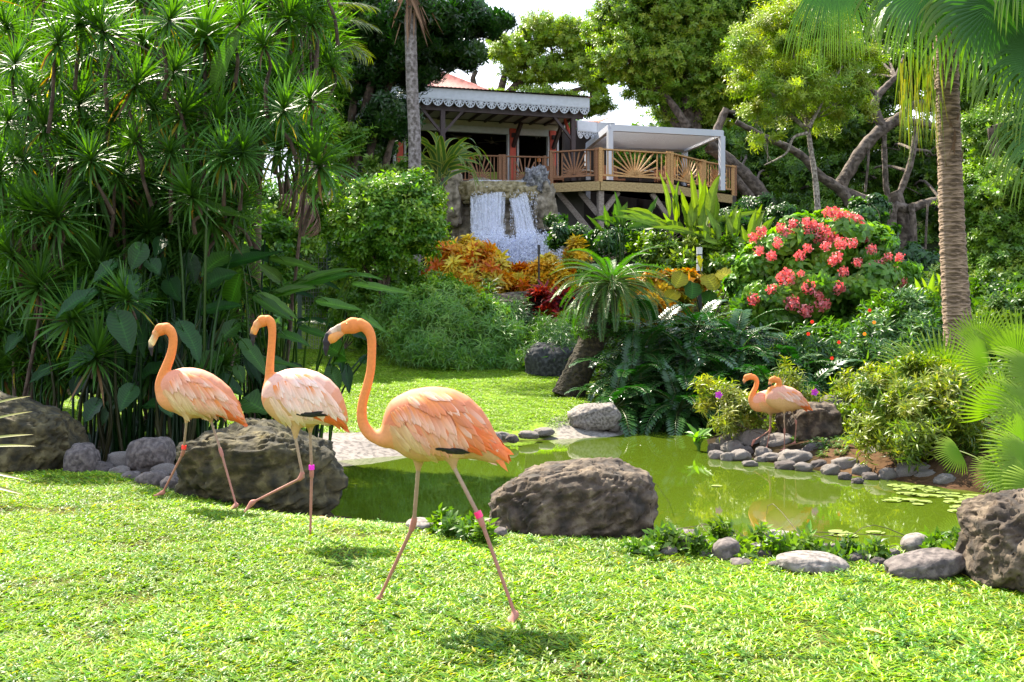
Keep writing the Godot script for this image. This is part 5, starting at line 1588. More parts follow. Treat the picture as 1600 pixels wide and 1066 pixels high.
	for i in 4: zf.append(pinnate(1.15, 17, 0.23, 0.062, 1.1 + 0.25 * i, 0.25, 0.45, Color(0.024, 0.072, 0.016), Color(0.036, 0.095, 0.02), Color(0.08, 0.11, 0.03), 0.2, 0, 0.35, 2))
	for q in [["dark glossy zamia nearest the leaning cycad trunk", [[985, 600, 19.6], [1000, 560, 20.2], [1020, 520, 20.8], [960, 640, 19.0]]], ["dark glossy zamia in the middle of the bank, fronds hanging to the water", [[1065, 610, 19.4], [1075, 560, 20.2], [1090, 515, 20.9], [1060, 640, 18.9]]], ["dark glossy zamia under the pink flowered bush", [[1140, 600, 19.6], [1150, 560, 20.2], [1150, 535, 20.8], [1200, 575, 20.4]]], ["dark zamia deep in shadow behind the two far flamingos", [[1200, 610, 19.4], [1240, 590, 20.0], [1150, 630, 19.0], [1260, 620, 19.2]]]]:
		var first: Array = q[1][0]
		var base := on_ground(first[0], first[2])
		var t := thing("zamia", q[0], "plant", base, "dark zamia plants on the far bank")
		for c in q[1]:
			var o := at(c[0], c[1], c[2]) - base
			for i in 19:
				var a = i * 2.39996 + c[0]
				var el := lerpf(1.2, -0.5, i / 19.0)
				var y := Vector3(cos(a) * cos(el), sin(el) * 0.9, sin(a) * cos(el) + 0.25).normalized()
				part("frond", zf[i % 4], zl, t, Transform3D(orient(y, Vector3.UP - y * 0.1 + Vector3(0, 0, 0.15), rr(0.8, 1.15)), o))
			var st := MB.new()
			st.tube([Vector3(o.x * 0.8, minf(o.y - 0.6, 0.0), o.z), o], [0.05, 0.04], 6, Color.WHITE, Color.WHITE)
			part("stem", st.mesh(), bark, t)
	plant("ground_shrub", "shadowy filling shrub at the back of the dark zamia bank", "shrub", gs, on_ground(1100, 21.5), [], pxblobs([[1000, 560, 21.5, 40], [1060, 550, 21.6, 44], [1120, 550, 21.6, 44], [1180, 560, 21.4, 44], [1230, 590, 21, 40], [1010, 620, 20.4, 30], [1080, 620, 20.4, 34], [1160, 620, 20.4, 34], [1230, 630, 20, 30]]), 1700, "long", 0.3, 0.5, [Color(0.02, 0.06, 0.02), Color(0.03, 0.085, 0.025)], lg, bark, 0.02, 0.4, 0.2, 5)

	# the bush with pink flower heads
	var fb := on_ground(1290, 24)
	var bush := plant("flowering_bush", "large domed bush with drooping leaves and clusters of pink flowers", "bush", "", fb, [[pxline([[1290, 540], [1280, 470], [1260, 410]], 24), 0.07, 0.03], [pxline([[1295, 540], [1305, 460], [1330, 400]], 24), 0.07, 0.03]],
		pxblobs([[1290, 385, 24, 55, 0.85], [1235, 395, 24, 46], [1345, 395, 24, 48], [1195, 425, 24, 42], [1385, 430, 24, 42], [1215, 470, 23.6, 48], [1275, 450, 23.4, 52], [1340, 450, 23.4, 50], [1170, 465, 23.8, 36], [1405, 460, 24, 28], [1240, 500, 23.5, 34], [1310, 495, 23.5, 38], [1290, 350, 24, 30, 0.7], [1330, 352, 24, 28, 0.7], [1245, 365, 24, 26]]), 3000, "droop", 0.42, 0.72, [Color(0.09, 0.22, 0.025), Color(0.14, 0.30, 0.03), Color(0.22, 0.38, 0.04)], lb, bark, 0.025, 0.45, 0.55)
	var pet := leaf_mat("pink petal", 0.6, Color(1.0, 0.5, 0.5))
	var heads := []
	for v in 3:
		var fm := MB.new()
		for i in 46:
			var u := Vector3(rng.randfn(), rng.randfn(), rng.randfn()).normalized()
			var c := Color(0.68, 0.19, 0.21).lerp(Color(0.80, 0.40, 0.37), rng.randf())
			for k in 2:
				var s := Vector3(rng.randfn(), rng.randfn(), rng.randfn()).normalized()
				fm.blade(u * rr(0.05, 0.12), (s + u * 0.6).normalized(), u, rr(0.04, 0.07), rr(0.045, 0.06), 0.5, 0.2, 2, c * rr(0.85, 1.1), c, 2)
		heads.append(fm.mesh())
	for q in [[1178, 372, 1.0], [1190, 362, 1.0], [1232, 366, 1.1], [1262, 348, 1.0], [1272, 352, 0.9], [1285, 360, 1.1], [1296, 370, 1.2], [1308, 376, 1.2], [1278, 372, 1.0], [1266, 362, 1.0], [1305, 334, 1.1], [1318, 338, 1.1], [1330, 342, 1.1], [1342, 348, 1.1], [1294, 332, 0.9], [1350, 354, 0.9], [1250, 400, 0.9], [1308, 402, 1.0], [1302, 408, 0.8], [1374, 414, 1.0], [1357, 420, 0.8], [1366, 432, 0.9], [1378, 440, 0.9], [1390, 446, 0.9], [1402, 452, 0.8], [1346, 446, 1.1], [1368, 455, 1.1], [1228, 434, 1.5], [1264, 450, 1.2], [1310, 450, 1.1], [1238, 474, 1.3], [1286, 476, 1.2], [1259, 486, 1.2], [1178, 468, 1.1], [1280, 462, 0.7], [1252, 428, 0.6], [1314, 380, 1.1], [1290, 385, 0.9], [1388, 402, 0.8], [1406, 402, 0.8], [1324, 360, 0.7], [1215, 380, 0.9], [1332, 380, 0.9], [1350, 372, 0.9], [1362, 390, 0.9], [1340, 410, 0.8], [1395, 425, 1.0], [1410, 440, 0.9], [1205, 400, 0.9], [1186, 392, 0.9], [1262, 388, 0.8], [1240, 350, 0.9], [1376, 378, 0.8], [1220, 356, 0.9], [1318, 425, 0.9], [1206, 452, 0.9]]:
		part("flower_head", heads[rng.randi() % 3], pet, bush, Transform3D(Basis(Vector3.UP, rr(0, TAU)).scaled(Vector3.ONE * q[2] * 1.05), at(q[0], q[1], 22.45 + absf(q[0] - 1290.0) * 0.005 + (0.75 if q[1] < 380 else 0.0)) - fb))

	# shrub with yellow and red flowers below it
	var yb := on_ground(1330, 20)
	var ys := plant("blossom_shrub", "grey green shrub with a few yellow and red blooms under the pink flowered bush", "shrub", "", yb, [], pxblobs([[1290, 552, 20.5, 36], [1345, 545, 20.4, 42], [1400, 535, 20.4, 42], [1310, 590, 20, 36], [1365, 585, 19.8, 38], [1420, 570, 20, 34], [1270, 598, 20, 28], [1390, 505, 21, 32], [1430, 495, 21, 32], [1260, 568, 20.4, 26], [1450, 530, 20.4, 30]]), 2700, "willow", 0.4, 0.65, [Color(0.055, 0.14, 0.035), Color(0.09, 0.2, 0.05), Color(0.15, 0.27, 0.075)], lb, bark, 0.015, 0.0, 0.3, 6)
	for q in [[1351, 522, 0], [1366, 504, 0], [1311, 535, 1], [1263, 522, 1], [1269, 503, 1], [1338, 587, 0], [1362, 607, 0], [1359, 485, 1], [1300, 560, 1], [1400, 560, 0]]:
		var m2 := MB.new()
		for k in 6:
			var a := TAU * k / 6
			m2.blade(Vector3.ZERO, Vector3(cos(a), sin(a), 0.4), Vector3(0, 0, 1), 0.036, 0.032, 0.4, 0.1, 2, Color(0.75, 0.55, 0.02) if q[2] == 0 else Color(0.65, 0.05, 0.02), Color(0.8, 0.6, 0.03) if q[2] == 0 else Color(0.7, 0.07, 0.03), 2)
		part("blossom", m2.mesh(), pet, ys, Transform3D(Basis(), at(q[0], q[1], 19.2) - yb))
	# background planting under the fig and behind the fan palm
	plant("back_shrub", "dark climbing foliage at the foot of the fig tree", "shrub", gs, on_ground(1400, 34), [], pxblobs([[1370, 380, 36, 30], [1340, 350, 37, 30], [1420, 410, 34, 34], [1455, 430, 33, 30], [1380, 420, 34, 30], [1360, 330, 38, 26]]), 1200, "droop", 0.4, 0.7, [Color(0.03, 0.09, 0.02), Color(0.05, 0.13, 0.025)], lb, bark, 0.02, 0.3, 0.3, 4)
	plant("back_shrub", "leafy green shrubs filling the bank behind the fan palm trunk", "shrub", gs, on_ground(1500, 23), [], pxblobs([[1440, 480, 23, 34], [1470, 450, 24, 36], [1530, 470, 23, 40], [1570, 500, 22, 40], [1610, 480, 22, 40], [1540, 520, 21, 36], [1590, 540, 20, 36], [1450, 520, 21.5, 34]]), 2200, "round", 0.3, 0.5, [Color(0.06, 0.15, 0.02), Color(0.11, 0.22, 0.03), Color(0.18, 0.28, 0.03)], lb, bark, 0.02, 0.0, 0.3, 5)
	var gb := on_ground(1440, 22.5)
	var g2 := thing("ginger_plant", "yellow green ginger leaves between the pink flowered bush and the palm trunk", "plant", gb, "ginger clumps below the deck")
	for i in 16:
		var px := rr(1415, 1480)
		var a := at(px, rr(470, 500), 22.5); var b := at(px + rr(-35, 40), rr(425, 470), 22.3)
		big_leaf(g2, lb, a - gb, b - gb, rr(0.16, 0.26), Vector3(rr(-0.4, 0.4), 0.6, 1), vary(Color(0.2, 0.29, 0.03), 0.25), 0.35, 0.1, Vector3(rr(-0.2, 0.2), 0, 0))
	plant("back_shrub", "green shrubs on the slope behind the pergola and the deck", "shrub", gs, on_ground(1010, 54), [], pxblobs([[930, 250, 53, 28], [980, 245, 55, 28], [1030, 245, 54, 30], [1090, 225, 53, 36], [1140, 245, 52, 36], [1000, 245, 52, 36], [1070, 255, 52, 36], [950, 255, 51, 34], [1180, 260, 50, 36]]), 5000, "round", 0.4, 0.7, [Color(0.06, 0.15, 0.02), Color(0.11, 0.22, 0.03), Color(0.18, 0.28, 0.03)], lb, bark, 0.03, 0.0, 0.3, 6)
	plant("leafy_shrub", "rounded light green shrub between the feathery bush and the orange crotons", "shrub", gs, on_ground(690, 24.2), [], pxblobs([[660, 475, 24.2, 24], [700, 470, 24.2, 26], [735, 482, 24, 22], [640, 495, 24, 20], [765, 500, 23.8, 16]]), 1500, "small", 0.3, 0.5, [Color(0.12, 0.28, 0.03), Color(0.2, 0.37, 0.04), Color(0.3, 0.44, 0.06)], lb, bark, 0.02, 0.0, 0.3, 4)
	plant("fern_clump", "fern spilling over the tan and black boulders beside the cycad trunk", "fern", "", on_ground(850, 22.6), [], pxblobs([[850, 535, 22.9, 20], [885, 548, 22.4, 16], [836, 565, 22.4, 16], [872, 515, 23.2, 18]]), 420, "fine", 0.4, 0.65, [Color(0.07, 0.18, 0.03), Color(0.12, 0.26, 0.04)], lb, bark, 0.01, 0.0, 0.3, 3)


# ---------------------------------------------------------------- the near side bank, low plants and weeds
func build_right_bank() -> void:
	var lb: Material = mats["leaf bright"]
	var bark: Material = mats["dark bark"]
	var fl: Material = leaf_mat("small fan leaf", 0.5, Color(0.9, 1.0, 0.14), 0.22)
	var gs := "shrubs along the stony bank"
	var lime := [Color(0.16, 0.25, 0.03), Color(0.24, 0.31, 0.035), Color(0.32, 0.34, 0.045), Color(0.10, 0.17, 0.025)]
	plant("narrow_leaf_shrub", "yellow green narrow leaved shrub overhanging the stones below the fan palm", "shrub", gs, on_ground(1440, 13.4), [], pxblobs([[1400, 625, 13.6, 36], [1445, 610, 13.6, 40], [1490, 620, 13.4, 40], [1420, 665, 13.2, 36], [1465, 665, 13.1, 38], [1510, 660, 13.2, 34], [1375, 655, 13.6, 24], [1360, 690, 13.3, 14], [1440, 690, 13, 26], [1380, 605, 14.4, 22]]), 1900, "willow", 0.26, 0.42, lime, lb, bark, 0.012, 0.1, 0.3, 6)
	plant("shore_shrub", "loose sunlit shrub with violet blooms behind the two far flamingos", "shrub", gs, on_ground(1200, 16), [], pxblobs([[1125, 620, 16, 20], [1150, 640, 15.8, 22], [1185, 650, 15.8, 24], [1215, 655, 15.9, 24], [1240, 600, 16.4, 12], [1250, 630, 16.2, 16], [1105, 612, 16.2, 10], [1225, 580, 16.5, 8], [1140, 660, 15.5, 14], [1270, 640, 16, 12]]), 560, "willow", 0.24, 0.4, [Color(0.16, 0.23, 0.03), Color(0.28, 0.32, 0.05), Color(0.34, 0.33, 0.07)], lb, bark, 0.01, 0.0, 0.2, 7)
	plant("bank_shrub", "small pale green shrub on the bank beside the narrow leaved one", "shrub", gs, on_ground(1340, 16), [], pxblobs([[1330, 615, 16.4, 22], [1355, 640, 16, 22], [1320, 640, 16, 16], [1370, 620, 16.4, 20], [1345, 670, 15.4, 16]]), 460, "willow", 0.25, 0.42, lime, lb, bark, 0.01, 0.0, 0.2, 5)
	for q in [[1123, 617], [1273, 613], [1415, 586], [1135, 596]]:
		pass
	var vs := thing("violet_bloom", "small violet bloom at the tip of the loose shrub, beyond the preening flamingo", "flower", at(1273, 613, 15.7), "violet blooms")
	var vm := MB.new()
	for k in 5:
		var a := TAU * k / 5
		vm.blade(Vector3.ZERO, Vector3(cos(a), sin(a), 0.3), Vector3(0, 0, 1), 0.06, 0.06, 0.3, 0.1, 2, Color(0.20, 0.05, 0.55), Color(0.25, 0.08, 0.6), 2)
	part("petals", vm.mesh(), mats["pink petal"], vs)
	part("stem", _bar(Vector3(0, 0, -0.01), Vector3(-0.1, -0.3, -0.1), 0.008, 0.008, Color(0.2, 0.25, 0.05)), lb, vs)
	var v2 := thing("violet_bloom", "small violet bloom over the water, on the shrub's drooping side", "flower", at(1123, 617, 15.6), "violet blooms")
	part("petals", vm.mesh(), mats["pink petal"], v2)
	part("stem", _bar(Vector3(0, 0, -0.01), Vector3(0.1, -0.25, -0.1), 0.008, 0.008, Color(0.2, 0.25, 0.05)), lb, v2)
	# young fan palms
	var fans := []
	for i in 3: fans.append(fan_mesh(28, 2.9 + 0.3 * i, 1.0, 0.8 + 0.5 * i, 0.46, 7, Color(0.13, 0.25, 0.02), Color(0.25, 0.34, 0.05)))
	for c in [["young fan palm with pale stiff leaves at the foot of the large palm trunk", 1460, 13.9, [[1432, 590, 14.0, -0.7, 0.9, 78], [1468, 590, 14.2, 0.15, 1.0, 86], [1405, 640, 13.4, -0.9, 0.1, 60], [1440, 610, 13.6, -1.0, 0.5, 70]]],
		["young fan palm of bright overlapping leaves at the picture edge behind the stones", 1575, 12.6, [[1545, 570, 13.2, -0.6, 0.6, 88], [1590, 560, 13.2, 0.2, 1.0, 90], [1560, 640, 12.6, -0.2, 0.8, 80], [1610, 650, 12.4, -0.7, 0.6, 96], [1530, 540, 13.6, 0.3, 1.0, 66], [1620, 590, 12.8, -0.9, 0.4, 90]]],
		["young fan palm drooping over the last shore stones", 1580, 11.4, [[1606, 720, 11.4, -0.9, 0.45, 84], [1612, 745, 11.2, -1.0, -0.1, 84], [1565, 735, 11.4, -0.7, -0.4, 50], [1500, 705, 12.0, -0.8, -0.1, 44], [1630, 765, 11.0, -0.8, -0.6, 80], [1600, 690, 11.8, -0.5, 0.9, 84]]]]:
		var base := on_ground(c[1], c[2])
		var t := thing("young_fan_palm", c[0], "palm", base, "young fan palms on the bank")
		for q in c[3]:
			var hub := at(q[0], q[1], q[2]) - base
			var y := Vector3(q[3], q[4], 0.25)
			part("fan_leaf", fans[rng.randi() % 3], fl, t, Transform3D(orient(y, Vector3(-q[3] * 0.3, 0.7, 0.9), q[5] / F * q[2]), hub))
			var st := MB.new()
			st.tube(curve_points([Vector3(0, -0.1, 0), hub * 0.5 + Vector3(0, 0.15, 0), hub], 6), [0.012, 0.011, 0.01, 0.009, 0.008, 0.007, 0.006], 5, Color(0.16, 0.2, 0.04), Color(0.2, 0.26, 0.05), false)
			part("leaf_stalk", st.mesh(), lb, t)
	# weeds along the near edge
	var wl := [Color(0.13, 0.26, 0.03), Color(0.19, 0.31, 0.035), Color(0.10, 0.20, 0.025)]
	for q in [["leafy weeds round the stones nearest the big furrowed boulder", [[1030, 850, 7.3], [1060, 855, 7.3], [1090, 862, 7.2], [1120, 845, 7.5], [1145, 862, 7.1], [1010, 862, 7.1], [1075, 835, 7.7]]], ["leafy weeds in front of the split grey stone", [[1180, 850, 7.5], [1210, 866, 7.2], [1240, 862, 7.3], [1265, 855, 7.4], [1195, 838, 7.8], [1160, 870, 7.0]]], ["leafy weeds around the egg shaped stone", [[1300, 872, 7.1], [1340, 865, 7.2], [1370, 870, 7.1], [1500, 880, 6.7], [1470, 862, 7.0], [1510, 850, 7.0]]], ["weeds at the water's edge between the flamingo's legs", [[735, 838, 7.6], [760, 846, 7.4], [690, 826, 7.9], [715, 833, 7.7]]]]:
		var bl := []
		for w in q[1]: bl.append([w[0], w[1] - 2, ground_hit(w[0], w[1] + 10) + 0.05, rr(10, 15), 0.7])
		var f: Array = q[1][0]
		plant("weed_patch", q[0], "weeds", "weeds on the pond edge", on_ground(f[0], f[2]), [], pxblobs(bl), 190, "round", 0.13, 0.26, wl, lb, bark, 0.004, 0.0, 0.1, 7)
	var gts := []; var gcs := PackedColorArray()
	for i in 5200:
		var d := rr(11.4, 17.5)
		var x := rr(3.6, 9.6)
		if shore(x, d) < 0.55 + 0.5 * noise.get_noise_2d(x * 40.0, d * 40.0): continue
		if x < 5.6 and noise.get_noise_2d(x * 25.0 + 9.0, d * 25.0) < -0.05: continue
		var s := rr(0.12, 0.3)
		gts.append(Transform3D(Basis(Vector3.UP, rr(0, TAU)).scaled(Vector3(s, s * 0.6, s)), Vector3(x, height(x, d), -d)))
		gcs.append(vary(Color(0.13, 0.24, 0.03), 0.35))
	tag(copies("ground_cover", sprig("round"), lb, self, gts, gcs), "low green ground cover on the reddish soil of the stony bank", "ground cover")
	# tall weed sprigs
	for q in [["single upright weed sprig in front of the split grey stone", 1262, 838, 7.4], ["broad leaf weed behind the striding flamingo's banded leg", 742, 822, 7.6], ["water weed standing in the pond by the shore stones", 1092, 690, 15.8]]:
		var p := at(q[1], q[2], q[3]); var b := on_ground(q[1], q[3])
		if q[3] > 10: b.y = WATER
		var t := thing("weed_sprig", q[0], "weed", b, "weed sprigs")
		for i in 7 if q[3] < 10 else 12:
			var a := rr(0, TAU)
			var s := 1.0 if q[3] < 10 else 2.6
			var o := Vector3(rr(-0.03, 0.03) * s, (p.y - b.y) * rr(0.5, 1.0) + 0.02 * s, rr(-0.03, 0.03))
			big_leaf(t, lb, o, o + Vector3(cos(a) * 0.6, rr(0.1, 0.8), sin(a) * 0.6).normalized() * rr(0.07, 0.12) * s, 0.035 * s, Vector3(0, 1, 0.6), vary(Color(0.14, 0.30, 0.03), 0.2), 0.3, 0.1, Vector3(0, -0.03, 0))
	# lily pads on the far water
	var pad := MB.new()
	for i in 18:
		var a := TAU * 0.94 * i / 17.0
		pad.vert(Vector3(cos(a), 0.0, sin(a)), Vector3.UP, Color(0.20, 0.26, 0.07))
	var k := pad.vert(Vector3(0, -0.02, 0), Vector3.UP, Color(0.26, 0.31, 0.08))
	for i in 17: pad.tri(k, i, i + 1)
	var pm := pad.mesh()
	for i in 46:
		var px := rr(1375, 1540); var py := rr(757, 788) + (px - 1375) * 0.06
		if i >= 40:
			px = [1310, 1325, 1368, 1500, 1120, 1316][i - 40]; py = [832, 838, 833, 800, 760, 836][i - 40]
		var w := on_water(px, py)
		if shore(w.x, w.y) > -0.12: continue
		var s := rr(0.05, 0.13)
		var o := part("lily_pad", pm, solid("lily pad green", Color.WHITE, 0.3), self, Transform3D(Basis(Vector3.UP, rr(0, TAU)).scaled(Vector3(s, 1, s)), Vector3(w.x, WATER + 0.008, -w.y)))
		tag(o, "small round lily pad floating in the group off the stony bank" if i < 40 else "lone lily pad on the open water away from the stony bank", "lily pad", "lily pads on the pond" if i < 40 else "lone lily pads")


func ground_hit(px: float, py: float) -> float:
	# how far away the ground is along the line of sight through a picture point
	var d := 4.0
	while d < 40.0:
		var p := at(px, py, d)
		if p.y <= height(p.x, d): return d
		d += 0.02
	return d


func build_rocks() -> void:
	var brown := boulder_mat("brown boulder", Color(0.010, 0.007, 0.0045), Color(0.046, 0.030, 0.018), Color(0.145, 0.108, 0.07), 0.8, 7.0, 0.014)
	var moss := boulder_mat("mossy boulder", Color(0.009, 0.008, 0.003), Color(0.042, 0.033, 0.012), Color(0.13, 0.105, 0.045), 0.8, 7.0, 0.014)
	var stone := boulder_mat("shore stone", Color(0.07, 0.058, 0.05), Color(0.155, 0.132, 0.117), Color(0.25, 0.22, 0.195), 1.6, 2.0, 0.02)
	var violet := boulder_mat("dark stone", Color(0.035, 0.028, 0.026), Color(0.085, 0.068, 0.062), Color(0.15, 0.125, 0.11), 1.6, 2.5, 0.02)
	# centre px, py, d, half width px, half height px, depth m, material, seed, amp, squareness, turn
	for q in [
		["boulder", "largest brown furrowed boulder at the lawn edge with a dip in its top", 897, 796, 7.75, 119, 70, 0.42, brown, 101, 0.12, 0.80, 0.1],
		["boulder", "big mossy brown boulder behind the two walking flamingos", 404, 738, 9.3, 114, 70, 0.5, moss, 117, 0.17, 0.82, -0.06],
		["boulder", "rough brown boulder cut off by the picture edge at the lawn", 1600, 852, 6.75, 84, 76, 0.4, brown, 125, 0.17, 0.82, 0.1],
		["boulder", "dark mossy slab shaped boulder under the thicket at the picture edge", 25, 694, 10.9, 92, 66, 0.5, moss, 131, 0.14, 0.7, -0.35],
		["stone", "dark violet upright stone beside the mossy slab boulder", 128, 728, 10.5, 25, 33, 0.16, violet, 141, 0.12, 0.7, 0.0],
		["boulder", "smooth grey boulder on the pale shore at the end of the far lawn", 928, 653, 18.2, 39, 22, 0.32, stone, 151, 0.10, 0.8, 0.12],
		["boulder", "dark blocky boulder behind the two far flamingos", 1262, 665, 15.6, 46, 32, 0.34, brown, 157, 0.18, 0.72, 0.1],
		["boulder", "dark boulder leaning against the blocky one by the far flamingos", 1302, 646, 16.2, 26, 24, 0.25, violet, 161, 0.15, 0.7, -0.4],
		["boulder", "black wet boulder between the fern and the cycad trunk", 868, 575, 22.4, 46, 38, 0.5, boulder_mat("black rock", Color(0.012, 0.012, 0.012), Color(0.03, 0.03, 0.03), Color(0.07, 0.07, 0.07), 1.0, 6.0), 167, 0.12, 0.7, 0.0],
		["boulder", "tan boulder in the bank under the cordyline", 880, 528, 23.6, 44, 26, 0.4, brown, 171, 0.15, 0.75, 0.0],
		["boulder", "brown rock ledge of the terrace under the orange crotons", 800, 485, 26.2, 70, 26, 0.4, brown, 175, 0.2, 0.7, 0.05],
		["stone", "grey stone half hidden in shade behind the red banded leg", 235, 710, 10.6, 34, 26, 0.2, violet, 181, 0.12, 0.75, 0.1],
		["stone", "low dark stone under the thicket, nearest the lawn", 205, 747, 9.9, 15, 11, 0.1, violet, 183, 0.1, 0.8, 0.0],
		["stone", "dark stone next to the foot of the mossy boulder", 238, 750, 9.7, 26, 14, 0.12, violet, 187, 0.12, 0.8, 0.1],
		["stone", "rounded dark stone touching the mossy boulder's side", 268, 757, 9.5, 16, 13, 0.1, violet, 189, 0.12, 0.8, 0.1],
		["stone", "egg shaped pale stone standing on the long brown one", 1432, 851, 7.2, 23, 17, 0.09, stone, 191, 0.06, 0.9, 0.05],
		["stone", "long sloping brown stone beside the boulder cut off by the picture edge", 1445, 884, 6.75, 60, 22, 0.16, violet, 193, 0.10, 0.85, 0.16],
		["stone", "wide flat cracked stone in the lawn edge", 1268, 880, 6.95, 54, 16, 0.15, stone, 195, 0.07, 0.85, -0.05],
		["stone", "split grey stone at the water's edge", 1224, 846, 7.7, 32, 16, 0.12, stone, 197, 0.12, 0.75, -0.2],
		["stone", "long brown stone behind the weeds, nearest the largest boulder", 1075, 846, 7.6, 30, 17, 0.12, violet, 199, 0.12, 0.8, -0.05],
		["stone", "brown pointed stone in the weeds by the lawn", 1136, 860, 7.25, 22, 17, 0.1, violet, 201, 0.14, 0.78, 0.25],
		["stone", "small half buried stone in the lawn edge below the pointed one", 1158, 880, 6.95, 17, 7, 0.08, violet, 203, 0.1, 0.8, 0.0],
		["stone", "grey stone peeping over the lawn behind the striding flamingo", 658, 820, 8.0, 24, 9, 0.12, stone, 205, 0.12, 0.8, 0.0],
		["stone", "small brown stone behind the egg shaped one", 1488, 853, 7.4, 20, 8, 0.1, violet, 207, 0.12, 0.8, 0.1],
		["stone", "pale flat stone among weeds beside the long sloping stone", 1345, 868, 7.3, 20, 9, 0.1, stone, 209, 0.1, 0.8, 0.0],
		["stone", "small stone under the largest boulder's lawn side", 778, 832, 7.7, 14, 8, 0.08, violet, 211, 0.1, 0.8, 0.0]]:
		var big: bool = q[5] > 30 or q[0] == "boulder"
		var mesh: ArrayMesh
		var w: float = q[5] / F * q[4]; var h: float = q[6] / F * q[4]
		var away: float = q[4]
		if away < 8.2 and q[5] < 100: away = ground_hit(q[2], q[3] + q[6] * 0.9) + q[7] * 0.45
		w *= away / q[4]; h *= away / q[4]
		mesh = rock_mesh(q[9], 140 if q[5] > 80 else 60 if big else 32, q[10], q[11], -0.8, 1.0, Vector3(w, h, q[7]), 0.13 if q[0] == "boulder" else 0.03)
		var r := part(q[0], mesh, q[8], self, Transform3D(Basis(Vector3(0, 0, 1), q[12]), at(q[2], q[3], away)))
		tag(r, q[1], "rock", "boulders and stones round the pond")
	# the rows of rounded shore stones
	var kinds := []
	for i in 10: kinds.append(rock_mesh(300 + i, 26, 0.22, 0.82, -0.9, 1.0, Vector3.ONE, 0.05))
	for row in [
		["small rounded grey stone in the row lining the far stony bank", "stones lining the stony bank", [[1116, 702, 9, 7], [1130, 692, 9, 8], [1145, 701, 15, 9], [1120, 712, 10, 6], [1137, 715, 9, 6], [1155, 713, 14, 7], [1178, 688, 24, 13], [1218, 694, 22, 12], [1166, 707, 9, 7], [1192, 709, 11, 8], [1208, 716, 14, 6], [1246, 717, 24, 10], [1252, 702, 26, 10], [1275, 711, 18, 13], [1228, 728, 15, 6], [1256, 731, 12, 6], [1280, 727, 12, 6], [1298, 735, 14, 7], [1304, 712, 18, 8], [1323, 728, 18, 10], [1346, 736, 12, 8], [1333, 702, 15, 7], [1378, 718, 26, 18], [1424, 715, 24, 13], [1388, 742, 12, 8], [1406, 739, 11, 7], [1430, 738, 26, 12], [1478, 722, 30, 19], [1448, 745, 16, 8], [1513, 738, 22, 13], [1538, 745, 20, 12], [1478, 752, 14, 8], [1360, 745, 10, 5], [1300, 690, 16, 7], [1172, 725, 10, 4], [1212, 702, 14, 6], [1245, 690, 20, 7], [1560, 762, 16, 8], [1340, 752, 8, 4], [1188, 718, 7, 4], [1320, 745, 9, 5], [1140, 684, 7, 5]]],
		["small stone in the line along the pale shore of the far lawn", "stones along the pale shore", [[770, 685, 12, 7], [786, 682, 10, 5], [800, 686, 8, 5], [826, 680, 14, 5], [850, 675, 12, 5], [960, 668, 8, 6], [975, 655, 8, 8], [985, 643, 14, 7], [1000, 636, 10, 6], [865, 640, 8, 4], [880, 638, 8, 4], [1010, 648, 8, 5], [742, 690, 9, 5], [700, 694, 8, 4], [990, 660, 7, 5], [1035, 655, 9, 5]]],
		["small dark stone in the shade along the foot of the thicket", "stones under the thicket", [[170, 752, 12, 9], [185, 742, 14, 10], [215, 757, 10, 7], [160, 735, 14, 10], [190, 722, 18, 12], [255, 738, 16, 10], [225, 735, 12, 8], [284, 745, 12, 10], [150, 758, 10, 7]]],
		["small brown stone among the weeds of the lawn edge", "stones among the weeds", [[1180, 858, 12, 7], [1195, 868, 10, 6], [1310, 858, 12, 6], [1330, 876, 13, 6], [1100, 868, 10, 6], [1045, 862, 12, 7], [1372, 880, 12, 6], [1395, 866, 10, 6], [1285, 858, 12, 6], [750, 838, 10, 6], [1510, 870, 10, 6], [1210, 884, 9, 5]]]]:
		for p in row[2]:
			var w := on_water(p[0], p[1] + p[3] * 0.8)
			var d: float = w.y
			if row[1] == "stones under the thicket": d = 10.2 + (750.0 - p[1]) * 0.02
			elif row[1] == "stones among the weeds": d = ground_hit(p[0], p[1] + p[3]) + 0.04
			elif p[1] < 700: d = w.y * 0.965
			var k: float = d / F
			var o := part("shore_stone", kinds[rng.randi() % 10], stone if rng.randf() < 0.65 else violet, self, Transform3D(Basis(Vector3.UP, rr(-0.5, 0.5)) * Basis(Vector3(0, 0, 1), rr(-0.15, 0.15)) * Basis().scaled(Vector3(p[2] * k * 1.2, p[3] * k * 1.3, p[2] * k * rr(0.8, 1.1))), at(p[0], p[1], d)))
			var lab: String = row[0]
			if row[1] == "stones lining the stony bank" and p[2] >= 18:
				var rank := 0
				for r in row[2]:
					if r[2] >= 18 and (r[0] < p[0] or (r[0] == p[0] and r[1] < p[1])): rank += 1
				lab = "%s big rounded stone of the stony bank, counting from the pond weed" % ["first", "second", "third", "fourth", "fifth", "sixth", "seventh", "eighth", "ninth", "tenth", "eleventh", "twelfth", "thirteenth", "fourteenth", "fifteenth", "sixteenth"][rank]
			tag(o, lab, "stone", row[1])


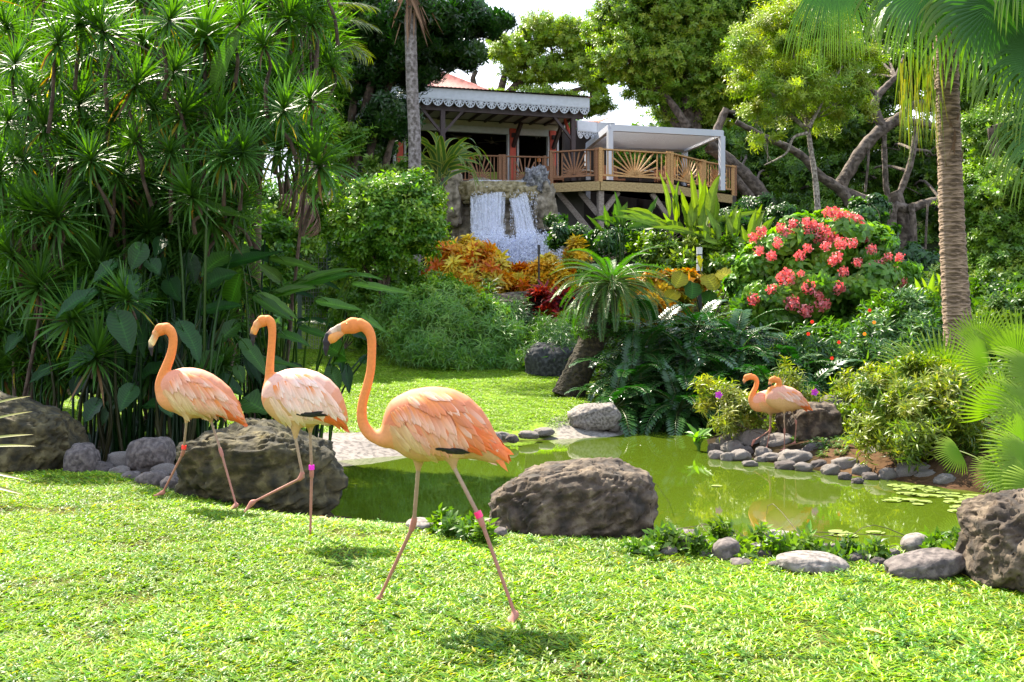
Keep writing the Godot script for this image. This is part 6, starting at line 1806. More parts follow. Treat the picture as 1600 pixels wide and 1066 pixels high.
func build_small_things() -> void:
	var dark := solid("black metal", Color(0.012, 0.012, 0.014), 0.5)
	var b := on_ground(842, 27.6)
	var pole := thing("sprinkler_pole", "thin dark pole with a black head standing among the orange crotons", "pole", b, "")
	var top := at(842, 384, 27.6) - b
	part("shaft", _bar(Vector3(0, -0.2, 0), top, 0.035, 0.035), dark, pole)
	part("head", _bar(top - Vector3(0, 0.22, 0), top + Vector3(0, 0.02, 0), 0.055, 0.055), dark, pole)
	# handrail and posts of the stair in the planting
	var hb := on_ground(800, 25.4)
	var rail := thing("handrail", "dark wooden handrail stepping down behind the cordyline", "railing", hb, "")
	var wood: Material = mats["dark timber"]
	part("rail", _bar(at(760, 482, 25.4) - hb, at(818, 490, 25.2) - hb, 0.12, 0.1), wood, rail)
	part("rail", _bar(at(838, 535, 23.9) - hb, at(902, 541, 23.8) - hb, 0.08, 0.08), wood, rail)
	part("post", _bar(at(902, 522, 23.8) - hb, at(902, 560, 23.8) - hb, 0.08, 0.08), wood, rail)
	# white ringed garden light
	var gb := on_ground(1093, 27.2)
	var lamp := thing("garden_light", "short pale ribbed garden light post in the planting below the deck", "light", gb, "")
	for i in 3:
		var cy := CylinderMesh.new()
		cy.top_radius = 0.07; cy.bottom_radius = 0.07; cy.height = 0.17; cy.radial_segments = 14
		part("ring", cy, solid("pale plastic", Color(0.55, 0.54, 0.5), 0.5), lamp, Transform3D(Basis(), at(1093, 392 + i * 13, 27.2) - gb))
	part("post", _bar(Vector3(0, -0.1, 0), at(1093, 390, 27.2) - gb, 0.09, 0.09), dark, lamp)
	# a little black and white bird on the shore
	var bb := at(495, 700, 16.6)
	bb.y = height(bb.x, 16.6)
	var bird := thing("magpie_bird", "tiny black and white bird on the pale shore seen past the lifted leg", "bird", bb, "")
	var fl := Flesh.new()
	var k := Color(0.015, 0.015, 0.02); var wh := Color(0.7, 0.7, 0.72)
	fl.cap(Vector3(-0.02, 0.06, 0), Vector3(0.01, 0.05, 0), 0.03, 0.024, 0.8, 0.02, wh, k)
	fl.cap(Vector3(0.005, 0.09, 0), Vector3(0.0, 0.12, 0), 0.02, 0.018, 0.9, 0.02, k, k)
	fl.cap(Vector3(0, 0.12, 0), Vector3(-0.035, 0.118, 0), 0.008, 0.003, 1, 0.005, k, k)
	fl.cap(Vector3(0.01, 0.05, 0), Vector3(0.07, 0.02, 0), 0.014, 0.008, 0.6, 0.02, k, k)
	fl.cap(Vector3(-0.01, 0.05, 0.01), Vector3(-0.01, 0.0, 0.01), 0.005, 0.004, 1, 0.005, k, k)
	fl.cap(Vector3(0.0, 0.05, -0.01), Vector3(0.0, 0.0, -0.01), 0.005, 0.004, 1, 0.005, k, k)
	fl.build(0.004)
	var m := MB.new()
	fl.mesh_into(m)
	part("body", m.mesh(), mats["plumage"], bird)
	# yellow fallen leaves on the lawn
	for q in [["yellow fallen leaf lying on the grass near the boulder cut off by the picture edge", 1362, 996, 0.05], ["small tan fallen leaf on the grass below the striding flamingo's rear foot", 862, 905, 0.03], ["brown fallen leaf in the shaded grass by the lifted foot's bird", 505, 812, 0.045], ["pale fallen leaf on the grass near the split grey stone", 1075, 958, 0.04]]:
		var d: float = F * EYE / (q[2] - HZ)
		var p := on_ground(0, d); p.x = (q[1] - 800.0) / F * d
		p.y = height(p.x, d) + 0.035
		var lm := MB.new()
		lm.blade(Vector3(-q[3], 0, 0), Vector3(1, 0.15, 0.3), Vector3.UP, q[3] * 2.2, q[3] * 0.9, 0.5, 0.25, 4, Color(0.62, 0.36, 0.10), Color(0.55, 0.25, 0.08), 2)
		tag(part("fallen_leaf", lm.mesh(), mats["dead frond"], self, Transform3D(Basis(), p)), q[0], "leaf", "fallen leaves on the lawn")


# ---------------------------------------------------------------- flamingos
class Flesh:
	# a field of tapered capsules joined by a smooth minimum, meshed as surface nets
	var lo := Vector3.ZERO
	var cell := 0.01
	var nx := 0; var ny := 0; var nz := 0
	var f := PackedFloat32Array()
	var id := PackedInt32Array()
	var prims := []        # a, b, ra, rb, z squeeze, blend, colour a, colour b

	func cap(a: Vector3, b: Vector3, ra: float, rb: float, zs: float, k: float, ca: Color, cb: Color) -> void:
		prims.append([a, b, ra, rb, zs, k, ca, cb])

	func build(size: float) -> void:
		cell = size
		var l := Vector3(1e9, 1e9, 1e9); var h := -l
		for p in prims:
			var r := Vector3.ONE * (maxf(p[2], p[3]) + cell * 3.0)
			l = l.min((p[0] as Vector3) - r).min((p[1] as Vector3) - r)
			h = h.max((p[0] as Vector3) + r).max((p[1] as Vector3) + r)
		lo = l
		nx = int((h.x - l.x) / cell) + 2; ny = int((h.y - l.y) / cell) + 2; nz = int((h.z - l.z) / cell) + 2
		f.resize(nx * ny * nz); f.fill(1.0)
		id.resize(nx * ny * nz)
		for n in prims.size():
			var p: Array = prims[n]
			var a: Vector3 = p[0]; var b: Vector3 = p[1]
			var ra: float = p[2]; var rb: float = p[3]; var zs: float = p[4]; var k: float = p[5]
			var m := maxf(ra, rb) + maxf(k, cell * 2.0)
			var q0 := (a.min(b) - Vector3(m, m, m) - lo) / cell
			var q1 := (a.max(b) + Vector3(m, m, m) - lo) / cell
			var ab := b - a
			ab.z /= zs
			var inv := 1.0 / maxf(ab.length_squared(), 1e-9)
			for z in range(maxi(0, int(q0.z)), mini(nz - 1, int(q1.z) + 1) + 1):
				for y in range(maxi(0, int(q0.y)), mini(ny - 1, int(q1.y) + 1) + 1):
					var row := (z * ny + y) * nx
					for x in range(maxi(0, int(q0.x)), mini(nx - 1, int(q1.x) + 1) + 1):
						var v := lo + Vector3(x, y, z) * cell - a
						v.z /= zs
						var t := clampf(v.dot(ab) * inv, 0.0, 1.0)
						var d := (v - ab * t).length() - lerpf(ra, rb, t)
						var o := f[row + x]
						if d < o: id[row + x] = n
						var g := maxf(k - absf(d - o), 0.0) / k
						f[row + x] = minf(d, o) - g * g * k * 0.25

	func value(p: Vector3) -> float:
		var q := (p - lo) / cell
		var x := int(q.x); var y := int(q.y); var z := int(q.z)
		if x < 0 or y < 0 or z < 0 or x >= nx - 1 or y >= ny - 1 or z >= nz - 1: return 1.0
		var w := q - Vector3(x, y, z)
		var i := (z * ny + y) * nx + x
		var s := nx * ny
		var c0 := lerpf(lerpf(f[i], f[i + 1], w.x), lerpf(f[i + nx], f[i + nx + 1], w.x), w.y)
		var c1 := lerpf(lerpf(f[i + s], f[i + s + 1], w.x), lerpf(f[i + s + nx], f[i + s + nx + 1], w.x), w.y)
		return lerpf(c0, c1, w.z)

	func gradient(p: Vector3) -> Vector3:
		var e := cell * 0.75
		return Vector3(value(p + Vector3(e, 0, 0)) - value(p - Vector3(e, 0, 0)), value(p + Vector3(0, e, 0)) - value(p - Vector3(0, e, 0)), value(p + Vector3(0, 0, e)) - value(p - Vector3(0, 0, e))).normalized()

	func skin(x: float, y: float, sg: float) -> Vector3:
		# the outermost point of the body at (x, y) on the side sg
		var z := 0.3
		while z > 0.0:
			if value(Vector3(x, y, z * sg)) < 0.0: return Vector3(x, y, z * sg)
			z -= 0.004
		return Vector3(x, y, 0)

	func mesh_into(o: MB) -> void:
		var where := {}
		var s := nx * ny
		var off := [0, 1, nx, nx + 1, s, s + 1, s + nx, s + nx + 1]
		for z in nz - 1:
			for y in ny - 1:
				var row := (z * ny + y) * nx
				for x in nx - 1:
					var i := row + x
					if f[i] > cell * 2.0 or f[i] < -cell * 2.0: continue
					var m := 0
					for k in 8:
						if f[i + off[k]] < 0.0: m += 1
					if m == 0 or m == 8: continue
					var sum := Vector3.ZERO; var n := 0
					for e in [[0, 1], [2, 3], [4, 5], [6, 7], [0, 2], [1, 3], [4, 6], [5, 7], [0, 4], [1, 5], [2, 6], [3, 7]]:
						var a := f[i + off[e[0]]]; var b := f[i + off[e[1]]]
						if (a < 0.0) != (b < 0.0):
							var t := a / (a - b)
							var pa := Vector3(e[0] & 1, (e[0] >> 1) & 1, e[0] >> 2)
							var pb := Vector3(e[1] & 1, (e[1] >> 1) & 1, e[1] >> 2)
							sum += pa.lerp(pb, t); n += 1
					var p := lo + (Vector3(x, y, z) + sum / n) * cell
					where[i] = o.vert(p, gradient(p), color_at(p, id[i]))
		for i in where:
			var inside := f[i] < 0.0
			for ax in 3:
				var st: int = [1, nx, s][ax]
				if (f[i + st] < 0.0) == inside: continue
				var u: int = [nx, s, 1][ax]; var w: int = [s, 1, nx][ax]
				if not (where.has(i - u) and where.has(i - w) and where.has(i - u - w)): continue
				var a: int = where[i]; var b: int = where[i - u]; var c: int = where[i - u - w]; var d: int = where[i - w]
				if inside: o.quad(a, d, c, b)
				else: o.quad(a, b, c, d)

	var hz := PackedFloat32Array()

	func relief(sg: float) -> void:
		# how far the body reaches out to one side, seen along z
		hz.resize(nx * ny)
		hz.fill(-1.0)
		var mid := int((0.0 - lo.z) / cell)
		for y in ny:
			for x in nx:
				var zr := range(nz - 1, mid, -1) if sg > 0 else range(0, mid)
				var last := 1.0
				for z in zr:
					var v := f[(z * ny + y) * nx + x]
					if v < 0.0:
						var t := v / (v - last) if last > v else 0.0
						hz[y * nx + x] = absf(lo.z + (z + t * sg) * cell)
						break
					last = v

	func reach(x: float, y: float) -> float:
		var qx := (x - lo.x) / cell; var qy := (y - lo.y) / cell
		var i := int(qx); var j := int(qy)
		if i < 0 or j < 0 or i >= nx - 1 or j >= ny - 1: return -1.0
		var sum := 0.0; var w := 0.0
		for b in 2:
			for a in 2:
				var h := hz[(j + b) * nx + i + a]
				if h >= 0.0:
					var k := absf(1.0 - a - (qx - i)) * absf(1.0 - b - (qy - j)) + 1e-4
					sum += h * k; w += k
		return sum / w if w > 0.0 else -1.0

	func feather(o: Vector2, d: Vector2, len: float, wid: float, lift: float, c0: Color, c1: Color, sg: float, curve: float) -> ArrayMesh:
		var h0 := reach(o.x, o.y)
		if h0 < 0.01: return null
		var mb := MB.new()
		var rows := 7
		var p := o
		var zc := h0
		for i in rows:
			var t := float(i) / (rows - 1)
			var dd := d.rotated(curve * t)
			var side := Vector2(-dd.y, dd.x)
			var w := wid * 0.5 * MB.outline(3, t)
			var z1 := reach(p.x, p.y)
			zc = maxf(z1, zc - len * 0.25) if z1 >= 0.0 else zc - len * 0.1
			for s in 5:
				var u := (s - 2) * 0.5
				var q := p + side * w * u
				var zz := reach(q.x, q.y)
				zz = clampf(zz if zz >= 0.0 else zc - 0.5 * w, zc - w * 1.2, zc + w * 1.2)
				zz += lift * (0.35 + 0.9 * t) + (1.0 - u * u) * wid * 0.07
				var c := c0.lerp(c1, smoothstep(0.15, 0.85, t)) * (0.93 if s == 2 else 1.0 + 0.05 * absf(u))
				mb.vert(Vector3(q.x, q.y, zz * sg), Vector3.ZERO, c)
			p += dd * len / (rows - 1)
		for i in rows - 1:
			for s in 4:
				var k := i * 5 + s
				if sg > 0: mb.quad(k, k + 1, k + 6, k + 5)
				else: mb.quad(k, k + 5, k + 6, k + 1)
		for t in range(0, mb.ix.size(), 3):
			var a := mb.v[mb.ix[t]]; var b := mb.v[mb.ix[t + 1]]; var c := mb.v[mb.ix[t + 2]]
			var nn := (c - a).cross(b - a)
			if nn.z * sg < 0.0: nn = -nn
			for k in 3: mb.n[mb.ix[t + k]] += nn
		for i in mb.n.size(): mb.n[i] = mb.n[i].normalized() if mb.n[i].length() > 1e-12 else Vector3(0, 0, sg)
		return mb.mesh()

	func color_at(p: Vector3, n: int) -> Color:
		var q: Array = prims[n]
		var ab: Vector3 = q[1] - q[0]
		var t := clampf((p - (q[0] as Vector3)).dot(ab) / maxf(ab.length_squared(), 1e-9), 0.0, 1.0)
		return (q[6] as Color).lerp(q[7], t)


const ORANGE := Color(0.66, 0.20, 0.04)
const DEEP := Color(0.66, 0.095, 0.018)
const PEACH := Color(0.64, 0.28, 0.11)
const BLUSH := Color(0.57, 0.185, 0.088)
const CREAM_BOUNCE := Color(0.52, 0.32, 0.13)  # cream belly plumage with yellow-green bounce off the grass mixed into the colour
const SHANK := Color(0.27, 0.155, 0.10)
const PINKLEG := Color(0.36, 0.14, 0.10)
const INK := Color(0.012, 0.011, 0.012)


func feather_mesh(length: float, width: float, base: Color, tip: Color, curl: float) -> ArrayMesh:
	var b := MB.new()
	b.blade(Vector3.ZERO, Vector3(0, -1, 0), Vector3(0, 0, 1), length, width, curl, -0.35, 6, base, tip, 3)
	# a slight second surface under it, so that the vane has thickness
	return b.mesh()


func flamingo(spec: Dictionary) -> void:
	var d0: float = spec.d
	var k := d0 / F
	var ref: Vector2 = spec.foot
	var gx := (ref.x - 800.0) * k
	var gy: float = spec.get("ground", height(gx, d0))
	var root := thing("flamingo", spec.label, "flamingo", Vector3(gx, gy, -d0), spec.group)
	var L := func(px: float, py: float, z := 0.0) -> Vector3: return at(px, py, d0 - z) - root.position
	var body := Flesh.new()
	# neck: x, y, width in pixels
	var nk: Array = spec.neck
	var np := []; var nw := []
	for q in nk:
		np.append(L.call(q[0], q[1])); nw.append(q[2] * 0.5 * k)
	var steps := 44
	np = curve_points(np, steps); nw = curve_points(nw, steps)
	for i in steps:
		var ca := ORANGE.lerp(PEACH, smoothstep(0.55, 1.0, float(i) / steps)); var cb := ORANGE.lerp(PEACH, smoothstep(0.55, 1.0, (i + 1.0) / steps))
		body.cap(np[i], np[i + 1], nw[i], nw[i + 1], 0.9, 0.002 if i < steps - 5 else 0.02, ca, cb)
	# trunk: x, top y, bottom y
	var tk: Array = spec.trunk
	for i in tk.size() - 1:
		var a: Array = tk[i]; var b: Array = tk[i + 1]
		for row in 2:
			# an upper and a lower string of capsules give a deep, narrow body
			var fa: float = (a[2] - a[1]) * 0.5; var fb: float = (b[2] - b[1]) * 0.5
			var ra: float = fa * 0.78 * k; var rb: float = fb * 0.78 * k
			var ya: float = a[1] + fa * 0.78 if row == 0 else a[2] - fa * 0.78
			var yb: float = b[1] + fb * 0.78 if row == 0 else b[2] - fb * 0.78
			var t0 := float(i) / tk.size()
			var up := BLUSH.lerp(ORANGE, 0.15 + 0.85 * smoothstep(0.45, 0.85, t0))
			var down := CREAM_BOUNCE.lerp(PEACH, smoothstep(0.85, 0.2, t0) * 0.25)
			up = up.lerp(Color(0.74, 0.55, 0.48), spec.get("wan", 0.0) * 0.6 * smoothstep(0.7, 0.3, t0))
			var c := up if row == 0 else down
			body.cap(L.call(a[0], ya), L.call(b[0], yb), ra, rb, 0.86, 0.03, c, c)
	# legs: thigh top, thigh end, joint, foot, z, colours
	for lg in spec.legs:
		var z: float = lg.z
		var p: Array = lg.pts      # px pairs: hip, feather end, heel joint, foot
		var hip: Vector3 = L.call(p[0][0], p[0][1], z); var fe: Vector3 = L.call(p[1][0], p[1][1], z)
		var hl: Vector3 = L.call(p[2][0], p[2][1], z + lg.get("dz", 0.0) * 0.5); var ft: Vector3 = L.call(p[3][0], p[3][1], z + lg.get("dz", 0.0))
		ft.y += 0.014
		body.cap(hip, fe, 0.05, 0.0125, 1.0, 0.025, CREAM_BOUNCE, CREAM_BOUNCE.lerp(SHANK, 0.3))
		body.cap(fe, hl, 0.0105, 0.0105, 1.0, 0.006, SHANK.lerp(Color(0.5, 0.46, 0.3), 0.3), SHANK)
		body.cap(hl + (fe - hl).normalized() * 0.025, hl - (hl - ft).normalized() * 0.025, 0.0135, 0.0145, 1.0, 0.012, PINKLEG, PINKLEG)
		body.cap(hl, ft, 0.0105, 0.0085, 1.0, 0.006, SHANK.lerp(PINKLEG, 0.4), PINKLEG)
		# three webbed front toes
		var fwd: Vector3 = lg.get("toe", Vector3(-1, -0.25, 0)).normalized()
		for a in [-0.5, 0.0, 0.5]:
			var dirn := fwd.rotated(Vector3.UP, a)
			body.cap(ft, ft + dirn * 0.075, 0.009, 0.0055, 1.0, 0.02, PINKLEG, PINKLEG * 0.9)
		body.cap(ft, ft - fwd * 0.02, 0.008, 0.004, 1.0, 0.01, PINKLEG, PINKLEG)
	body.build(spec.get("cell", 0.0075))
	var mb := MB.new()
	body.mesh_into(mb)
	# head, on a finer grid
	var hd := Flesh.new()
	for h in spec.head:
		var ca: Color = h[6]; var cb: Color = h[7]
		hd.cap(L.call(h[0], h[1], spec.get("headz", 0.0) * k), L.call(h[2], h[3], spec.get("headz", 0.0) * k), h[4] * 0.5 * k, h[5] * 0.5 * k, 0.72, 0.006, ca, cb)
	hd.build(spec.get("cell", 0.0075) * 0.45)
	hd.mesh_into(mb)
	var skin := solid("plumage", Color.WHITE, 0.75, noise_tex("down", 0.02, 3, [[0.2, Color(0.86, 0.84, 0.82)], [0.8, Color(1, 1, 1)]], 256), 7.0, 0.12)
	part("body", mb.mesh(), skin, root)
	# eyes
	var ey: Array = spec.eye
	var bald := MB.new()
	var pos: Vector3 = L.call(ey[0], ey[1])
	for sg in [-1.0, 1.0]:
		var p := hd.skin(pos.x, pos.y, sg)
		var e := SphereMesh.new()
		e.radius = 0.0055; e.height = 0.011; e.radial_segments = 12; e.rings = 6
		part("eye", e, solid("eye yellow", Color(0.65, 0.5, 0.15), 0.15), root, Transform3D(Basis(), p))
		var pu := SphereMesh.new()
		pu.radius = 0.003; pu.height = 0.006; pu.radial_segments = 10; pu.rings = 5
		part("pupil", pu, solid("pupil black", INK, 0.1), root.get_child(root.get_child_count() - 1), Transform3D(Basis(), Vector3(0, 0, 0.0036 * sg)))
	# leg band
	if spec.has("band"):
		var bd: Array = spec.band
		var r := CylinderMesh.new()
		r.top_radius = 0.0185; r.bottom_radius = 0.0185; r.height = 0.030; r.radial_segments = 14
		var ax: Vector3 = (L.call(bd[3], bd[4]) - L.call(bd[0], bd[1])).normalized()
		part("leg_band", r, solid("band %s" % bd[2].to_html(), bd[2], 0.35), root, Transform3D(basis_y(ax, 0.0), L.call(bd[0], bd[1], bd[5])))
	# feathers of the wings, laid like shingles from the tail forward
	var fm := solid("feather vane", Color.WHITE, 0.6)
	fm.cull_mode = BaseMaterial3D.CULL_DISABLED
	fm.backlight_enabled = true
	fm.backlight = Color(0.4, 0.33, 0.28)
	var wan: float = spec.get("wan", 0.0)
	var white := Color(0.74, 0.60, 0.54)
	var pairs := [[ORANGE, BLUSH], [BLUSH.lerp(ORANGE, 0.35), Color(0.68, 0.40, 0.28)], [PEACH, Color(0.62, 0.31, 0.17)], [DEEP, ORANGE.lerp(DEEP, 0.4)], [INK, INK], [Color(0.52, 0.29, 0.12), Color(0.60, 0.42, 0.20)]]
	for sg in [1.0, -1.0]:
		body.relief(sg)
		var wing := Node3D.new()
		wing.name = "wing" if sg > 0 else "wing_001"
		root.add_child(wing)
		for row in spec.feathers:
			# x0 y0 x1 y1 (roots along this line), number, length px, direction, colours, lift
			var n: int = int(row[4] * 1.5 + 0.5)
			for i in n:
				var t := (i + 0.5) / n
				var q: Vector3 = L.call(lerpf(row[0], row[2], t) + rr(-1.2, 1.2), lerpf(row[1], row[3], t) + rr(-1.2, 1.2))
				var dir2 := (Vector2(row[6], -row[7]) + Vector2(rr(-0.10, 0.10), rr(-0.10, 0.10))).normalized()
				var len: float = row[5] * k * rr(1.05, 1.6)
				var wid: float = len * 0.235 * rr(0.8, 1.2) * (row[10] if row.size() > 10 else 1.0)
				var fk: int = row[8]
				if fk < 3 and rng.randf() < 0.35: fk = [0, 1, 2, 1][rng.randi() % 4]
				var tone := rr(0.86, 1.1)
				if fk < 3 or fk == 5: tone *= 1.0 + wan * 0.1
				var cA: Color = pairs[fk][0].lerp(white, wan * 0.5 if fk < 3 else wan * 0.3 if fk == 5 else 0.0) * tone
				var cB: Color = pairs[fk][1].lerp(white, wan * 0.8 if fk < 3 else wan * 0.4 if fk == 5 else 0.0)
				if fk < 3 and rng.randf() < 0.3 - wan * 0.15: cA = ORANGE
				var fmesh := body.feather(Vector2(q.x, q.y), dir2, len, wid, float(row[9]) * 0.8 + rr(0.0005, 0.003), cA, cB.lerp(cA, rr(0.0, 0.4)) * rr(0.9, 1.08), sg, rr(-0.25, 0.25))
				if fmesh: part("feather", fmesh, fm, wing)
	var kinds := [feather_mesh(1.0, 0.30, ORANGE, BLUSH, 0.25), feather_mesh(1.0, 0.28, BLUSH, Color(0.74, 0.50, 0.37), 0.3), null, feather_mesh(1.0, 0.25, DEEP, ORANGE, 0.2), feather_mesh(1.0, 0.22, INK, INK, 0.1)]
	for q in spec.get("quills", []):
		# long tail and wing-tip feathers: x y x2 y2 width px, kind, z
		var a: Vector3 = L.call(q[0], q[1], q[6]); var b: Vector3 = L.call(q[2], q[3], q[6])
		var y := (a - b).normalized()
		var z := Vector3(0.15, 0.25, 1.0 if q[6] >= 0.0 else -1.0)
		z = (z - y * z.dot(y)).normalized()
		part("tail_feather", kinds[q[5]], fm, root, Transform3D(Basis(y.cross(z) * q[4] * k * 3.6, y * a.distance_to(b), z * a.distance_to(b) * 0.3), a))


func build_flamingos() -> void:
	var grp := "flamingos walking across the lawn"
	var pale := Color(0.40, 0.28, 0.19)
	# the large one in front
	flamingo({
		"wan": 0.0, "d": 5.35, "foot": Vector2(700, 958), "ground": 0.0, "group": grp, "cell": 0.0065,
		"label": "large flamingo striding on the lawn with its neck in a deep curve",
		"neck": [[561, 507, 19], [570, 511, 17.5], [577, 519, 15.5], [580.5, 530, 14], [581, 545, 13.2], [580.5, 562, 13.2], [579, 580, 13.4], [574, 602, 14], [567.5, 625, 14.6], [565, 645, 15.4], [567, 661, 16.5], [573.5, 673, 18], [583, 681, 20], [596, 684.5, 23], [610, 682, 32], [625, 676, 42]],
		"trunk": [[617, 646, 688], [630, 624, 697], [645, 612.5, 712], [662, 608.5, 719], [680, 607, 716], [698, 610, 717], [714, 619, 716], [730, 634, 714], [745, 653, 715], [758, 673, 718], [772, 690, 722], [784, 706, 724]],
		"legs": [
			{"z": -0.055, "dz": -0.14, "pts": [[655, 700], [653.5, 733], [646.5, 820], [592, 941]], "toe": Vector3(-1, -0.7, 0.1)},
			{"z": 0.05, "dz": 0.13, "pts": [[703, 700], [709.5, 731], [751, 812], [805, 966]], "toe": Vector3(-0.5, -0.5, 0.6)}],
		"band": [747.5, 804, Color(0.85, 0.02, 0.16), 751, 812, 0.11],
		"eye": [543, 506],
		"head": [
			[562, 508, 551, 509, 21, 25, ORANGE, ORANGE], [551, 509, 540, 512, 25, 20, ORANGE, ORANGE],
			[540, 511, 530, 513.5, 17, 13, pale, pale], [530, 513, 519, 517.5, 12, 9, pale, Color(0.75, 0.55, 0.42)], [519, 517.5, 512, 523, 8, 7, Color(0.6, 0.4, 0.32), INK],
			[533, 520, 519, 529, 11, 15, PEACH, Color(0.66, 0.27, 0.05)], [519, 529, 515, 533, 14, 9, Color(0.66, 0.27, 0.05), PEACH],
			[512, 524, 509, 534, 8, 10, INK, INK], [511, 535, 509, 545, 11, 8, INK, INK], [509, 545, 509, 556, 8, 2.5, INK, INK]],
		"feathers": [
			[742, 664, 757, 682, 4, 40, 0.75, 0.65, 3, 0.002], [722, 648, 740, 676, 5, 42, 0.7, 0.55, 3, 0.003], [690, 680, 726, 682, 6, 34, 0.85, 0.42, 3, 0.002, 0.9],
			[668, 683, 702, 688, 6, 26, 0.95, 0.22, 3, 0.002, 0.8],
			[676, 697.5, 704, 700.5, 7, 22, 1.0, 0.08, 4, 0.016, 0.8],
			[632, 668, 660, 690, 6, 30, 0.6, 0.7, 5, 0.001], [622, 650, 636, 674, 5, 28, 0.55, 0.8, 5, 0.002],
			[706, 636, 722, 660, 5, 40, 0.62, 0.72, 0, 0.004], [684, 655, 712, 664, 6, 36, 0.42, 0.85, 1, 0.004],
			[668, 652, 690, 660, 5, 40, 0.38, 0.9, 1, 0.006, 1.1], [646, 648, 668, 662, 5, 40, 0.45, 0.85, 2, 0.006, 1.1], [632, 640, 648, 656, 5, 34, 0.5, 0.8, 1, 0.006],
			[695, 622, 712, 634, 5, 38, 0.62, 0.75, 0, 0.008], [672, 634, 698, 640, 6, 34, 0.48, 0.85, 1, 0.008], [650, 632, 676, 642, 6, 32, 0.5, 0.85, 1, 0.009],
			[632, 630, 652, 634, 5, 26, 0.5, 0.8, 1, 0.008], [652, 617, 676, 622, 6, 26, 0.6, 0.75, 0, 0.010], [676, 616, 698, 618, 5, 28, 0.68, 0.7, 0, 0.010],
			[655, 612, 700, 613, 7, 30, 0.85, 0.5, 0, 0.006], [698, 614, 732, 640, 7, 36, 0.70, 0.72, 0, 0.004], [722, 632, 752, 672, 6, 34, 0.70, 0.72, 0, 0.003], [612, 662, 626, 690, 5, 22, 0.7, 0.6, 5, 0.002], [612, 646, 624, 634, 5, 18, 0.6, 0.7, 2, 0.005], [650, 690, 700, 706, 7, 30, 0.95, 0.25, 5, 0.001], [620, 640, 634, 632, 5, 20, 0.6, 0.75, 1, 0.008], [636, 620, 652, 616, 4, 20, 0.7, 0.6, 0, 0.010], [660, 612, 690, 611, 6, 20, 0.85, 0.45, 1, 0.011]],
		"quills": [[752, 672, 797, 726, 12, 3, 0.02], [748, 676, 795, 738, 12, 3, 0.035], [756, 680, 788, 730, 10, 3, -0.03], [750, 690, 784, 727, 8, 4, 0.012], [740, 700, 778, 728, 9, 1, 0.02], [750, 668, 796, 722, 10, 3, -0.02]],
	})
	# the one whose foot is lifted
	flamingo({
		"wan": 0.9, "d": 7.2, "foot": Vector2(485, 846), "group": grp, "cell": 0.0075,
		"label": "pale flamingo with one foot lifted and a magenta leg band, middle of the walking trio",
		"neck": [[418, 500, 15], [423, 505, 14.5], [425, 514, 12.5], [425.2, 527, 11.5], [424, 545, 11.5], [422.5, 562, 12], [421.3, 580, 13], [420.7, 597, 14.5], [421.5, 612, 17], [425, 624, 21], [433, 631, 30]],
		"trunk": [[428, 599, 640], [437, 587, 650], [448, 580, 660], [460, 577.5, 666], [474, 578, 666], [488, 583, 663], [500, 591, 660], [511, 602, 660], [520, 617, 662], [528, 633, 664], [535, 648, 665]],
		"legs": [
			{"z": 0.05, "dz": 0.02, "pts": [[462, 652], [461.5, 684], [473.5, 746], [394, 789]], "toe": Vector3(-0.8, -0.9, 0.1)},
			{"z": -0.04, "dz": 0.0, "pts": [[485, 650], [484.5, 675], [487, 738], [484.5, 845]], "toe": Vector3(-1, -0.15, 0.3)}],
		"band": [486.8, 730.5, Color(0.80, 0.01, 0.55), 487, 738, -0.04],
		"eye": [403, 501],
		"head": [
			[418, 500, 410, 502, 15, 18, ORANGE, ORANGE], [410, 502, 402, 507, 18, 13, ORANGE, PEACH],
			[402, 506, 396, 515, 10, 8, PEACH, Color(0.66, 0.27, 0.05)], [401, 511, 397, 520, 9, 9, PEACH, Color(0.66, 0.27, 0.05)], [396, 516, 394, 523, 8, 8, Color(0.8, 0.4, 0.12), INK],
			[395, 524, 395, 532, 8, 6, INK, INK], [395, 532, 395.5, 540, 6, 2.2, INK, INK]],
		"feathers": [
			[498, 625, 520, 648, 6, 26, 0.6, 0.75, 3, 0.002], [478, 632, 500, 645, 6, 26, 0.75, 0.5, 3, 0.002], [468, 644, 492, 646, 6, 18, 1.0, 0.05, 4, 0.016, 0.8],
			[430, 615, 446, 640, 5, 24, 0.4, 0.85, 5, 0.001], [446, 622, 470, 640, 5, 24, 0.5, 0.8, 5, 0.002],
			[505, 610, 516, 626, 4, 28, 0.45, 0.85, 0, 0.004], [480, 610, 504, 618, 6, 28, 0.3, 0.9, 1, 0.005], [456, 606, 480, 618, 6, 30, 0.38, 0.9, 1, 0.005], [438, 604, 456, 612, 5, 26, 0.4, 0.88, 1, 0.006],
			[490, 594, 506, 604, 4, 26, 0.5, 0.8, 1, 0.007], [466, 594, 490, 600, 6, 26, 0.45, 0.85, 1, 0.008], [444, 592, 466, 598, 5, 24, 0.45, 0.85, 0, 0.008], [432, 602, 444, 592, 4, 18, 0.4, 0.85, 1, 0.008], [486, 586, 514, 614, 6, 24, 0.6, 0.75, 0, 0.005], [506, 604, 526, 636, 5, 22, 0.55, 0.8, 0, 0.003], [425, 618, 440, 648, 5, 20, 0.5, 0.8, 5, 0.002], [450, 650, 490, 654, 6, 22, 0.9, 0.3, 5, 0.001], [450, 583, 486, 585, 7, 20, 0.7, 0.6, 1, 0.009]],
		"quills": [[518, 634, 544, 668, 8, 3, -0.01], [512, 634, 530, 664, 8, 3, 0.03], [516, 632, 537, 648, 7, 4, 0.02], [505, 636, 526, 664, 8, 0, 0.045], [508, 640, 522, 662, 8, 3, 0.05], [486, 588, 513, 597, 7, 0, -0.03], [492, 588, 514, 599, 6, 3, -0.035]],
	})
